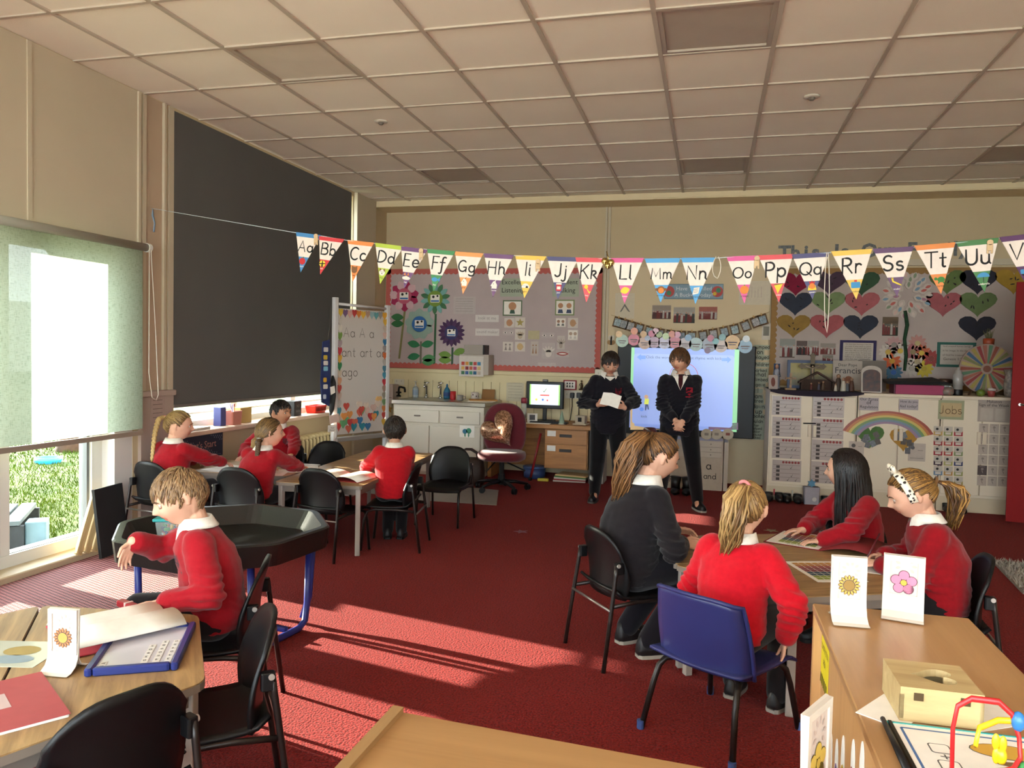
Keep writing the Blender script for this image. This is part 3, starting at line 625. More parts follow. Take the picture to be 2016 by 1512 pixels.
# tub of coloured counters in the tray
tb = thing('storage_tub', 'clear plastic tub of coloured counters with a teal lid in the play tray', 'tub', (-2.40, 3.07, .414), math.radians(20))
CLEAR = M('clear_plastic', 'dfe8e6', .12, alpha=.28, spec=.6)
q = MB(); q.rings([[(x, y, 0) for x, y in rrect(-.065, .065, -.055, .055, .02)], [(x, y, .11) for x, y in rrect(-.078, .078, -.066, .066, .022)]], cap=False)
q.prism(rrect(-.065, .065, -.055, .055, .02), 0, .003, 'xy'); q.build('tub_body', CLEAR, tb)
TEAL = M('teal_plastic', '2f9a98', .35)
q = MB(); q.bev(-.083, .083, -.071, .071, .108, .122, .012); q.bev(-.06, .06, -.045, .045, .12, .142, .012); q.tube([(-.05, 0, .14), (-.02, 0, .152), (.02, 0, .152), (.05, 0, .14)], .007, 8); q.build('lid', TEAL, tb)
rg = random.Random(2)
cols = ['c0392b', '3b6fb0', 'd9a72c', '4f8f4a', 'c76b2c', '2b2f55', 'b9c0c4']
cm = [plast(c) for c in cols]; q = MB()
for i in range(150):
    q.mat(rg.randrange(7)); q.at((rg.uniform(-.05, .05), rg.uniform(-.042, .042), rg.uniform(.012, .085)), rg.random()*6, rg.random()*6, rg.random()*6); q.bev(-.014, .014, -.007, .007, -.005, .005, .003, 1)
q.at(); q.build('counters', cm, tb, kind='stuff')
# ---------------------------------------------------------------- wooden cabinets in the foreground
fc = thing('low_cupboard', 'low light wood cupboard top with a raised edge strip at the front of the room', 'cupboard', (0, 0, 0))
MB().box(-.56, .20, .40, 1.30, 0, .60).build('carcass', BEECH, fc)
TAN = make_wood('tan_top_laminate', '92693e', 'a67c4e', 'x', .4, .5)
q = MB(); q.at((0, 0, 0)); q.prism([(-.565, 1.395), (-.575, .30), (.245, .30), (.245, 1.342)], .60, .617, 'xy'); q.build('cupboard_top', TAN, fc)
q = MB(); q.prism([(-.588, 1.397), (-.598, .30), (-.575, .30), (-.565, 1.395)], .585, .628, 'xy'); q.build('edge_strip', make_wood('edge_strip_wood', '8c6a42', 'a17c50', 'y'), fc)
cb = thing('bookcase', 'beech laminate bookcase holding the flower frames and the wooden box', 'bookcase', (0, 0, 0))
CX0, CX1, CY1, CZ = .255, .59, 1.94, .75
MB().bev(CX0, CX1, .25, CY1, CZ-.018, CZ, .004).build('top_board', BEECH, cb)
BEV = make_wood('beech_laminate_upright', 'b4824f', 'c99a66', 'z', .5, .4)
MB().box(CX0+.002, CX1-.002, CY1-.02, CY1-.001, 0, CZ-.018).build('side_panel', BEV, cb); MB().box(CX0+.002, CX1-.002, .255, .275, 0, CZ-.018).build('side_panel', BEV, cb)
MB().box(CX0+.022, CX0+.03, .275, CY1-.02, 0, CZ-.018).build('back_panel', BEV, cb)
MB().box(CX0+.03, CX1-.01, .275, CY1-.02, .37, .386).build('shelf', BEECH, cb); MB().box(CX0+.03, CX1-.01, .275, CY1-.02, .03, .046).build('shelf', BEECH, cb)
# ---------------------------------------------------------------- sink cupboard
sk = thing('sink_cupboard', 'white painted sink cupboard with a steel worktop below the pinboard', 'sink cupboard', (-3.34, 7.80, 0))
WP = M('white_cupboard_paint', 'cfc5b4', .5, var=.04, vscale=4)
MB().box(0, 1.03, .02, .66, .0, .75).build('carcass', WP, sk)
MB().bev(-.02, 1.05, -.01, .67, .755, .80, .01).build('worktop', STEEL, sk)
for k, (x0, x1) in enumerate(((.04, .53), (.55, .99))):
    d = MB().bev(x0, x1, -.002, .02, .565, .70, .006).build('drawer', WP, sk); MB().bev((x0+x1)/2-.035, (x0+x1)/2+.035, -.018, 0, .63, .645, .005).build('handle', GREYMET, d)
for x0, x1 in ((.03, .42), (.43, 1.0)): MB().bev(x0, x1, -.004, .02, .03, .535, .006).build('door', WP, sk)
q = MB(); q.rings([[(x, y, .801) for x, y in rrect(.08, .60, .08, .52, .06)], [(x, y, .70) for x, y in rrect(.1, .58, .10, .50, .06)]], cap=False); q.prism(rrect(.1, .58, .10, .50, .06), .70, .703, 'xy'); q.build('basin', STEEL, sk)
# ---------------------------------------------------------------- teacher's desk
dk = thing('built_in_desk', 'brown wooden worktop desk with a hanging drawer pedestal under the monitor', 'desk', (0, 0, 0))
MB().bev(-2.30, -1.155, 7.84, 8.45, .555, .60, .008).build('worktop', DESKW, dk)
MB().box(-2.25, -1.68, 8.28, 8.31, .10, .56).build('modesty_panel', DESKW, dk)
MB().box(-1.185, -1.165, 7.88, 8.4, 0, .555).build('end_panel', M('desk_dark_end', '2a1d14', .5), dk)
pd = MB().box(-1.66, -1.20, 7.90, 8.4, .135, .555).build('pedestal', DESKW, dk)
for z0, z1 in ((.40, .545), (.145, .39)):
    d = MB().bev(-1.655, -1.21, 7.882, 7.90, z0, z1, .004).build('drawer', make_wood('drawer_oak%d' % int(z0*100), '9c6632', 'b97f42', 'x', .8), pd) 
    d.parent = dk; MB().bev(-1.50, -1.37, 7.874, 7.884, z1-.075, z1-.045, .003).build('handle', M('dark_recess', '2c2420', .5), d)
    MB().box(-1.63, -1.54, 7.879, 7.884, z1-.07, z1-.012).build('label_card', WHITEP, d)
MB().box(-2.28, -2.24, 7.9, 8.4, 0, .555).build('end_panel', DESKW, dk)
# ---------------------------------------------------------------- swivel chair
sc_ = thing('swivel_chair', 'burgundy upholstered swivel chair in front of the desk', 'chair', (-1.93, 7.18, 0), math.radians(8))
BURG = M('burgundy_cloth', '5c0f1e', .85, var=.12, vscale=40, bump=.15, bscale=500, sheen=.3)
def pad(fn, nu, nv, th): return shell_surface(fn, nu, nv, th)
q = MB()
q.smooth = True
def sup(r, k=2.6, n=28): return [(abs(math.cos(t))**(2/k)*math.copysign(1, math.cos(t))*r[0], abs(math.sin(t))**(2/k)*math.copysign(1, math.sin(t))*r[1]) for t in [2*PI*i/n for i in range(n)]]
q.rings([[(x*s, y*s, z) for x, y in sup((.235, .225))] for s, z in ((.86, .30), (.98, .315), (1.0, .345), (.96, .375), (.8, .388))], smooth=True); q.build('seat', BURG, sc_)
q = MB(); q.rings([[(x*s, .21+y_+.03*(x/.22)**2*-1, .57+z*s) for x, z in sup((.215, .27))] for s, y_ in ((.86, -.045), (.98, -.025), (1.0, .0), (.9, .03))], smooth=True); q.build('backrest', BURG, sc_)
MB().tube([(0, .05, .28), (0, .2, .29), (0, .25, .36), (0, .25, .5)], .014, 8).build('back_bar', BLACKP, sc_)
q = MB(); q.cyl((0, 0, .10), .024, .18, 14); q.cyl((0, 0, .06), .034, .10, 14); q.build('gas_column', BLACKMAT, sc_)
for k in range(5):
    a = 2*PI*k/5+.3; dx, dy = math.cos(a), math.sin(a)
    l = MB().tube([(0, 0, .09), (dx*.14, dy*.14, .085), (dx*.26, dy*.26, .062)], [.022, .018, .013], 8).build('base_leg', BLACKP, sc_)
    w = MB(); w.at((dx*.26, dy*.26, .03), rz=a+.6); w.cyl((-.018, 0, 0), .028, .014, 14, 'x'); w.cyl((.006, 0, 0), .028, .014, 14, 'x'); w.cyl((0, 0, 0), .008, .04, 8); w.build('castor', BLACKP, l)
for a, b in (((.06, -.05, .28), (.24, -.13, .22)), ((-.06, -.06, .28), (-.13, -.15, .20))): MB().tube([a, b], .007, 8).build('lever', BLACKP, sc_)
# sequin heart cushion
cu = MB(); cu.smooth = True
H = heart(.36, .36, 40); R = []
for s, d in ((.0, .085), (.3, .08), (.55, .066), (.78, .045), (.93, .02), (1.0, 0), (.93, -.02), (.78, -.045), (.5, -.06), (0, -.07)): R.append([(x*s, -d, z*s) for x, z in H])
cu.rings(R, smooth=True)
m, nt, N, L, b, out = nodes('rose_gold_sequins')
vo = N.new('ShaderNodeTexVoronoi'); vo.inputs['Scale'].default_value = 85; tc = N.new('ShaderNodeTexCoord'); L.new(tc.outputs['Object'], vo.inputs['Vector'])
r = N.new('ShaderNodeValToRGB'); r.color_ramp.elements[0].color = (.30, .13, .06, 1); r.color_ramp.elements[1].color = (.95, .62, .42, 1)
sp = N.new('ShaderNodeSeparateColor'); L.new(vo.outputs['Color'], sp.inputs[0]); L.new(sp.outputs[0], r.inputs[0]); L.new(r.outputs[0], b.inputs['Base Color'])
b.inputs['Metallic'].default_value = .85; b.inputs['Roughness'].default_value = .3
bp = N.new('ShaderNodeBump'); bp.inputs['Distance'].default_value = .02; bp.inputs['Strength'].default_value = 1; L.new(sp.outputs[1], bp.inputs['Height']); L.new(bp.outputs[0], b.inputs['Normal'])
cu.build('heart_cushion', m, None, (-1.965, 7.245, .565), label='rose gold sequin heart cushion leaning on the swivel chair', cat='cushion', rot=(math.radians(-12), math.radians(-38), math.radians(6)))
# grey lino mat and brown bag
q = MB().prism([(-2.46, 6.42), (-1.77, 6.44), (-1.95, 7.16), (-2.9, 7.3), (-3.3, 7.2), (-3.2, 6.6)], 0, .004, 'xy'); q.build('floor_mat', M('grey_vinyl', '8f8780', .5, var=.06, vscale=6), label='grey vinyl floor mat in front of the sink cupboard', cat='mat')
bg = thing('handbag', 'dark brown leather handbag on the floor beside the sink cupboard', 'bag', (-2.33, 7.36, .004), math.radians(8))
LEA = M('brown_leather', '2f1c14', .5, var=.2, vscale=12, bump=.2, bscale=80)
q = MB(); q.rings([[(x*s, y*t, z) for x, y in sup((.17, .09), 3.2)] for s, t, z in ((.9, .9, 0), (1, 1, .02), (1, .95, .14), (.92, .6, .25), (.88, .35, .275))], smooth=True); q.build('bag_body', LEA, bg)
for y in (-.03, .03): MB().tube([(-.10, y, .26), (-.09, y*1.2, .32), (-.03, y*1.4, .355), (.03, y*1.4, .355), (.09, y*1.2, .32), (.10, y, .26)], .008, 8).build('handle', LEA, bg)
# ---------------------------------------------------------------- tall cupboards along the back wall
CUPM = M('cupboard_cream', 'c9b9a2', .5, var=.04, vscale=3)
CUPS = [(.555, 1.315, 'white double cupboard carrying the tally charts'), (1.325, 2.005, 'white double cupboard carrying the rainbow'), (2.015, 2.66, 'white double cupboard carrying the jobs board')]
CY = 7.58
for x0, x1, lb in CUPS:
    t = thing('storage_cupboard', lb, 'cupboard', (x0, CY, 0), group='low white cupboards'); w = x1-x0
    MB().box(0, w, .02, .60, .14, 1.015).build('carcass', CUPM, t); MB().box(.0, w, .06, .60, 0, .14).build('plinth', M('plinth_cream', 'bba98e', .55), t)
    MB().bev(-.004, w+.004, -.015, .86, 1.015, 1.042, .006).build('worktop', CUPM, t)
    for a, b in ((.012, w/2-.004), (w/2+.004, w-.012)):
        d = MB().bev(a, b, 0, .02, .165, 1.0, .004).build('door', CUPM, t)
        hx = (w/2-.022) if a < .1 else w/2+.022
        MB().bev(hx-.016, hx+.016, -.018, 0, .62, .73, .005).build('handle', M('handle_cream', 'bfae97', .4), d)
        MB().box(a+.03 if a > .1 else a+.02, a+.08, -.0012, 0, .965, .985).build('label_holder', M('label_grey', '9a9186', .5), d)
# ---------------------------------------------------------------- easel with magnetic whiteboard
EA, EB = Vector((-3.27, 6.30, 0)), Vector((-3.03, 6.90, 0))   # left and right post
ez = thing('whiteboard_easel', 'white framed whiteboard easel with a border of paper hearts, beside the dark blind', 'easel', EA, math.atan2((EB-EA).y, (EB-EA).x))
EW = (EB-EA).length
for x in (0, EW):
    MB().bev(x-.022, x+.022, -.022, .022, .06, 1.80 if x == 0 else 1.77, .006).build('post', WHITEMET, ez)
    MB().bev(x-.022, x+.022, -.26, .26, .035, .065, .006).build('foot', WHITEMET, ez)
MB().tube([(0, 0, 1.745), (EW, 0, 1.735)], .012, 8).build('top_rail', WHITEMET, ez)
MB().bev(0, EW, -.05, .03, .50, .535, .006).build('pen_tray', M('tray_grey', '8d8782', .4), ez)
MB().bev(0, EW, -.02, .02, .14, .17, .006).build('low_rail', WHITEMET, ez)
MB().bev(.03, EW-.03, -.012, .012, .56, 1.705, .004).build('whiteboard', M('whiteboard_face', 'c2bab2', .25), ez)
hc = ['c8a83a', '6a5170', 'c99b8e', 'b03a3a', 'cc7a35', 'd0a83c', 'a98a76', '8aa9ae', '5f9a9e', '8e8a86', 'd39a30']
for k in range(11):
    x = .05+k*(EW-.1)/10; MB().prism(heart(.062, .075), -.016, -.0125).build('heart_sticker', paper(hc[k]), ez, (x, 0, 1.665-.004*(k % 3)))
sd = ['b8b2a6', 'c8c0b2', '6f8f46', '9c8b8e', 'b0343c', 'c79a3c', '2f7a4e', 'b9a692', 'c2906f', 'b0463e', 'b59f92', 'b0a9a2', '3d7e8c', 'b8a89c', 'b03c3a']
for k, c in enumerate(sd): MB().prism(heart(.055, .085), -.016, -.0125).build('heart_sticker', paper(c), ez, (.045, 0, 1.585-k*.068))
sd = ['c9a03c', 'b8a89c', 'c9a79a', '2f6d92', '8e8682', 'c0602c', 'a8a29a', '3f6f80', '3a7f92', 'b5323a', '9a7f70', '8f8a78', '6f8a5c', 'b86f3a', 'a83a36', 'c9a43c']
for k, c in enumerate(sd): MB().prism(heart(.055, .075), -.016, -.0125).build('heart_sticker', paper(c), ez, (EW-.04, 0, 1.60-k*.064))
rg = random.Random(11); sd = ['c0604a', '2f7f8e', 'b03c3e', 'd08a4a', 'c9b8a8', '5f9a6a', 'b84a40', '3a6f9a', 'cfa46a', 'c7a79c']
for k in range(26): MB().prism(heart(.07, .075), -.017-.0004*k, -.0125).build('heart_sticker', paper(sd[k % 10]), ez, (.09+rg.random()*(EW-.2), 0, .60+rg.random()*.26))
wr_ = MB(); 
for s, x, z in (('Aa A a', .09, 1.45), ('ant art act', .075, 1.27), ('ago', .08, 1.09)): wr_.stroke(s, .115, .006, x, z, -.0135, 'l')
wr_.build('handwriting', M('marker_ink', '4b4038', .6), ez)
# hanging organiser and black strap on the easel post
hg = thing('hanging_organiser', 'dark blue hanging organiser with small pictures hooked on the easel post', 'organiser', (EA.x-.05, EA.y-.05, 0), math.atan2((EB-EA).y, (EB-EA).x))
q = MB(); q.rings([[(-.055, -.012, 1.40), (.02, -.012, 1.42), (.02, .0, 1.42), (-.055, 0, 1.40)], [(-.075, -.014, 1.05), (.03, -.014, 1.05), (.03, 0, 1.05), (-.075, 0, 1.05)], [(-.06, -.012, .86), (.03, -.012, .82), (.03, 0, .82), (-.06, 0, .86)]]); q.build('cloth_panel', M('organiser_blue', '23305e', .7, var=.2, vscale=25), hg)
for k, (z, c, w) in enumerate(((1.33, 'c9c4bb', .03), (1.26, 'c9a83a', .025), (1.21, 'cfcac2', .03), (1.16, '7fb2c4', .03), (1.06, 'd0a030', .022), (1.00, 'd2cbc2', .03), (.91, 'b9bfcc', .02))): MB().prism(rrect(-.05, -.05+w*1.6, z-.02, z+.02, .008), -.017, -.0125).build('picture', paper(c), hg)
MB().tube([(0, -.006, 1.41), (.03, .0, 1.55), (.05, .02, 1.72)], .003, 6).build('cord', M('grey_cord', '5c5650', .7), hg)
sp_ = thing('black_bag', 'long black drawstring bag hanging from the easel post with white tags', 'bag', (EA.x+.012, EA.y-.06, 0), math.atan2((EB-EA).y, (EB-EA).x))
MB().tube([(0, 0, 1.10), (.005, -.005, 1.04), (.0, -.01, .92), (-.01, -.005, .80), (-.02, 0, .74)], [.012, .03, .034, .03, .012], 12, flat=.5).build('bag_cloth', BLACKMAT, sp_)
MB().prism(rrect(-.07, .02, .60, .66, .004), -.03, -.029).build('tag', WHITEP, sp_); MB().prism([(-.06, .745), (.05, .76), (.055, .69), (-.05, .67)], -.032, -.031).build('tag', paper('d8b9ac'), sp_)
MB().prism([(-.06, 1.0), (-.01, 1.01), (.0, .95), (-.05, .93)], -.04, -.039).build('tag', WHITEP, sp_); MB().text('Visual', .018, -.02, .63, -.0305).text('Prompts', .018, -.02, .61, -.0305).build('lettering', INK, sp_)
# ---------------------------------------------------------------- people
from mathutils.bvhtree import BVHTree
def sstep(a, b, x):
    t = np.clip((x-a)/(b-a), 0, 1); return t*t*(3-2*t)
def head_surface(D):
    """unit directions (n,3; x right, y forward, z up) -> head surface in units of head height"""
    D = np.asarray(D, float); D = D/np.linalg.norm(D, axis=1)[:, None]
    s = 1/np.sqrt((D[:, 0]/.385)**2+(D[:, 1]/.455)**2+(D[:, 2]/.5)**2); p = D*s[:, None]
    x, y, z = p[:, 0].copy(), p[:, 1].copy(), p[:, 2].copy(); fr = sstep(.0, .22, y); G = lambda v, c, w: np.exp(-((v-c)/w)**2)
    t = sstep(-.02, -.46, z); x *= 1-.30*t*np.where(y > -.1, 1, .6); y = np.where(y > 0, y*(1-.06*t), y*(1-.42*sstep(-.05, -.45, z)))
    ax = np.abs(x)
    y += fr*(.095*G(x, 0, .050)*(G(z, -.115, .048)+.50*G(z, -.045, .06))+.020*G(ax, .036, .022)*G(z, -.138, .026)
             - .038*G(ax, .16, .085)*G(z, .0, .055)+.012*G(ax, .15, .12)*G(z, .09, .035)+.022*G(ax, .19, .10)*G(z, -.17, .10)
             + .024*G(x, 0, .085)*(G(z, -.222, .022)+1.1*G(z, -.278, .026))-.016*G(x, 0, .10)*G(z, -.25, .009)+.028*G(x, 0, .10)*G(z, -.41, .07))
    return np.stack([x, y, z], 1)
HL = ([0, 35, 52, 66, 80, 90, 100, 116, 126, 150, 180], [.66, .60, .42, .18, -.16, .22, .26, .05, -.40, -.56, -.60])
def in_hair(d): return d[2] > np.interp(abs(math.degrees(math.atan2(d[0], d[1]))), *HL)
def remesh(mb, voxel, it=2, fac=.5):
    me = mb.mesh('tmp'); o = bpy.data.objects.new('tmp', me); COL.objects.link(o)
    m = o.modifiers.new('r', 'REMESH'); m.mode = 'VOXEL'; m.voxel_size = voxel; m.use_smooth_shade = True
    if it: m2 = o.modifiers.new('s', 'SMOOTH'); m2.factor = fac; m2.iterations = it
    dg = bpy.context.evaluated_depsgraph_get(); out = bpy.data.meshes.new_from_object(o.evaluated_get(dg))
    bpy.data.objects.remove(o); bpy.data.meshes.remove(me)
    out.polygons.foreach_set('use_smooth', [True]*len(out.polygons)); return out
def skin(h): return M('skin_'+h, h, .48, var=.06, vscale=25, spec=.35)
def cloth(h, r=.9): return M('cloth_'+h, h, r, var=.10, vscale=60, bump=.12, bscale=420, sheen=.15, spec=.15)
def hairm(h, h2):
    k = 'hair_'+h+h2
    if k in MATS: return MATS[k]
    m, nt, N, L, b, out = nodes(k); tc = N.new('ShaderNodeTexCoord'); n = N.new('ShaderNodeTexNoise'); n.inputs['Scale'].default_value = 55; n.inputs['Detail'].default_value = 2
    L.new(tc.outputs['Object'], n.inputs['Vector']); r = N.new('ShaderNodeValToRGB'); r.color_ramp.elements[0].position = .36; r.color_ramp.elements[0].color = (*rgb(h), 1); r.color_ramp.elements[1].position = .66; r.color_ramp.elements[1].color = (*rgb(h2), 1)
    L.new(n.outputs['Fac'], r.inputs[0]); L.new(r.outputs[0], b.inputs['Base Color']); b.inputs['Roughness'].default_value = .42; b.inputs['Specular IOR Level'].default_value = .4
    return m
def ik(S, W, a, b, hint):
    d = W-S; L = d.length
    if L > (a+b)*.995: W = S+d*((a+b)*.995/L); d = W-S; L = d.length
    u = d/L; c = (a*a-b*b+L*L)/(2*L); h = math.sqrt(max(0, a*a-c*c)); q = hint-u*hint.dot(u); q = q.normalized() if q.length > 1e-5 else u.orthogonal().normalized()
    return S+u*c+q*h, W
def add_hand(mb, W, hd, pn, L, curl, right, spread=.10, thumb=.8):
    """W wrist, hd finger direction, pn direction the palm faces"""
    hd = hd.normalized(); pn = (pn-hd*pn.dot(hd)).normalized(); sd = hd.cross(pn)   # sd points to the thumb side of a right hand with palm along pn
    if not right: sd = -sd
    K = []
    for i, off in enumerate((.155, .055, -.045, -.14)):
        k = W+hd*(.46-.03*abs(i-1.2))*L+sd*off*L; K.append(k)
        mb.capsule(W+sd*off*.6*L+hd*.04*L, .062*L, k, .060*L, 8, 3)
    mb.capsule(K[0], .06*L, K[3], .056*L, 8, 3); mb.capsule(W-hd*.06*L, .11*L, W+hd*.15*L, .115*L, 10, 3)
    for i, k in enumerate(K):
        fl = (.40, .45, .42, .34)[i]*L; d = (hd+sd*spread*(1.2-i)*.9).normalized(); ax = d.cross(pn)
        p = k; ang = 0; r = (.050, .052, .050, .044)[i]*L
        for j, f in enumerate((.46, .32, .24)):
            ang += (curl[i] if isinstance(curl, (list, tuple)) else curl)*(.75, 1.0, .7)[j]
            v = d*math.cos(ang)+pn*math.sin(ang); q = p+v*fl*f; mb.capsule(p, r*(1-.09*j), q, r*(.93-.09*j), 8, 3); p = q
    b = W+hd*.12*L+sd*.13*L; d = (hd*.62+sd*.75+pn*.25).normalized(); q = b+d*.24*L; mb.capsule(b, .075*L, q, .058*L, 8, 3)
    d2 = (hd*.85+sd*.35*(1.2-thumb)+pn*.35*thumb).normalized(); q2 = q+d2*.16*L; mb.capsule(q, .056*L, q2, .050*L, 8, 3); mb.capsule(q2, .050*L, q2+(d2+pn*.15).normalized()*.11*L, .043*L, 8, 3)
class Hair:
    def __init__(s, Hm, hh, seed): s.mb = MB(); s.Hm = Hm; s.hh = hh; s.r = random.Random(seed)
    def P(s, d, off): return s.Hm @ (Vector(head_surface([d])[0])*(s.hh*(1+off)))
    def cap(s, off=.035, region=in_hair):
        nu, nv = 64, 40; D = [(math.sin(PI*j/nv)*math.sin(2*PI*i/nu), math.sin(PI*j/nv)*math.cos(2*PI*i/nu), math.cos(PI*j/nv)) for j in range(nv+1) for i in range(nu)]
        S = head_surface(np.array(D)+1e-9); ok = [region(d) for d in D]; V = [tuple(s.Hm @ (Vector(p)*(s.hh*(1+off)))) for p in S]
        s.mb.add(V, [(j*nu+i, (j+1)*nu+i, (j+1)*nu+(i+1) % nu, j*nu+(i+1) % nu) for j in range(nv) for i in range(nu) if all(ok[q] for q in (j*nu+i, (j+1)*nu+i, (j+1)*nu+(i+1) % nu, j*nu+(i+1) % nu))], True)
    def root(s):
        while True:
            d = Vector((s.r.gauss(0, 1), s.r.gauss(0, 1), s.r.gauss(0, 1))).normalized()
            if in_hair(d): return d
    def lock(s, pts, r, n=5):
        m = len(pts); s.mb.k = s.r.choice((0, 0, 1, 1, 2, 2, 3)); s.mb.tube(pts, [r*(.75 if i == 0 else (1-.85*max(0, (i/(m-1)-.45)/.55)**1.5)) for i in range(m)], n)
    def short(s, N, crown, length, off=.05, r=.004, lift=.03):
        c = Vector(crown).normalized()
        for _ in range(N):
            d = s.root(); L = length(d)*s.r.uniform(.75, 1.2); m = 5; pts = []; jit = Vector((s.r.gauss(0, .22), s.r.gauss(0, .22), s.r.gauss(0, .12)))
            for i in range(m+1):
                pts.append(s.P(d, off+lift*math.sin(PI*min(1, i/m*1.15))*s.r.uniform(.5, 1.3)-.02*(i == m)))
                t = (d-c); t = t-d*t.dot(d); t = (t.normalized() if t.length > .05 else Vector((0, 1, 0)))+jit; t = t-d*t.dot(d)
                d = (d+t.normalized()*(L/m/(.45*s.hh))).normalized()
            s.lock(pts, r)
    def pulled(s, N, tie, off=.045, r=.0036, sel=None):
        t = Vector(tie).normalized()
        for _ in range(int(N*1.9)):
            d = s.root()
            if sel and not sel(d): continue
            a = d.angle(t, 0.01); m = 6; pts = []
            for i in range(m+1):
                k = i/m; v = (d*math.sin((1-k)*a)+t*math.sin(k*a))/max(.01, math.sin(a)) if a < 3.0 else d.lerp(t, k); v = v.normalized()
                pts.append(s.P(v, off+.02*s.r.random()+.05*k*k))
            s.lock(pts, r)
    def tail(s, start, path, N, width, r=.005, wave=.008, tip=.35, seed=1):
        """bundle of locks following a centre path (points), fanning out then tapering"""
        path = [Vector(p) for p in path]; m = len(path)
        for _ in range(int(N*1.5)):
            a = s.r.random()*2*PI; q = math.sqrt(s.r.random()); ph = s.r.random()*6; ln = s.r.uniform(.72, 1.0); pts = []
            for i in range(m):
                k = i/(m-1); w = width*(.35+.65*math.sin(PI*min(.62, k*.9+.08)))*(1-(1-tip)*max(0, k-.5)*2)
                f = k*ln*(m-1); j = min(m-2, int(f)); c = path[j].lerp(path[j+1], f-j)
                pts.append(c+Vector((math.cos(a)*q*w+wave*math.sin(ph+k*7), math.sin(a)*q*w*.75+wave*math.cos(ph+k*6), 0)))
            s.lock([Vector(start)]+pts, r*.8)
    def plait(s, path, w=.014, r=.0125, turns=5, tuft=.05):
        path = [Vector(p) for p in path]; n = 34
        def C(k):
            f = k*(len(path)-1); j = min(len(path)-2, int(f)); return path[j].lerp(path[j+1], f-j)
        for q in range(3):
            pts = []; rr = []
            for i in range(n+1):
                k = i/n; th = 2*PI*turns*k+2*PI*q/3; tp = 1-.45*k
                pts.append(C(k)+Vector((math.cos(th)*w*tp, math.sin(2*th)*w*.45*tp-.002, 0))); rr.append(r*tp)
            s.mb.tube(pts, rr, 7)
        e = path[-1]; d = (path[-1]-path[-2]).normalized()
        s.mb.ball(tuple(e), .009, 8, 6)
        for _ in range(26):
            o = Vector((s.r.gauss(0, .010), s.r.gauss(0, .010), 0)); s.lock([e, e+d*tuft*.4+o, e+d*tuft*s.r.uniform(.8, 1.15)+o*.9], .004, 4)
def decal(me, cen, rad, direc, name, mats, parent, shapes, off=.0015):
    """small patch lying on a garment: shapes = list of (polygon in unit coords, material index)"""
    bv = BVHTree.FromPolygons([v.co for v in me.vertices], [p.vertices for p in me.polygons])
    direc = Vector(direc).normalized(); up = Vector((0, 0, 1)); sx = up.cross(-direc).normalized(); up = (-direc).cross(sx)
    mb = MB()
    for poly, k in shapes:
        vs = []
        for u, v in poly:
            o = Vector(cen)+sx*(u*rad)+up*(v*rad)-direc*.25; h = bv.ray_cast(o, direc, .6); vs.append(tuple((h[0] if h[0] else o+direc*.25)-direc*(off*(1+k*.6))))
        mb.mat(k).add(vs, [tuple(range(len(vs)))])
    return mb.build(name, mats, parent)
CREST = [([(-.8, 1), (.8, 1), (.8, -.2), (0, -1), (-.8, -.2)], 0), ([(-.5, .75), (.5, .75), (.5, .2), (-.5, .2)], 1), ([(-.12, .1), (.12, .1), (.12, -.6), (-.12, -.6)], 1), ([(-.45, -.1), (.45, -.1), (.45, -.28), (-.45, -.28)], 1), ([(-.9, -1.15), (.9, -1.15), (.9, -1.4), (-.9, -1.4)], 0)]
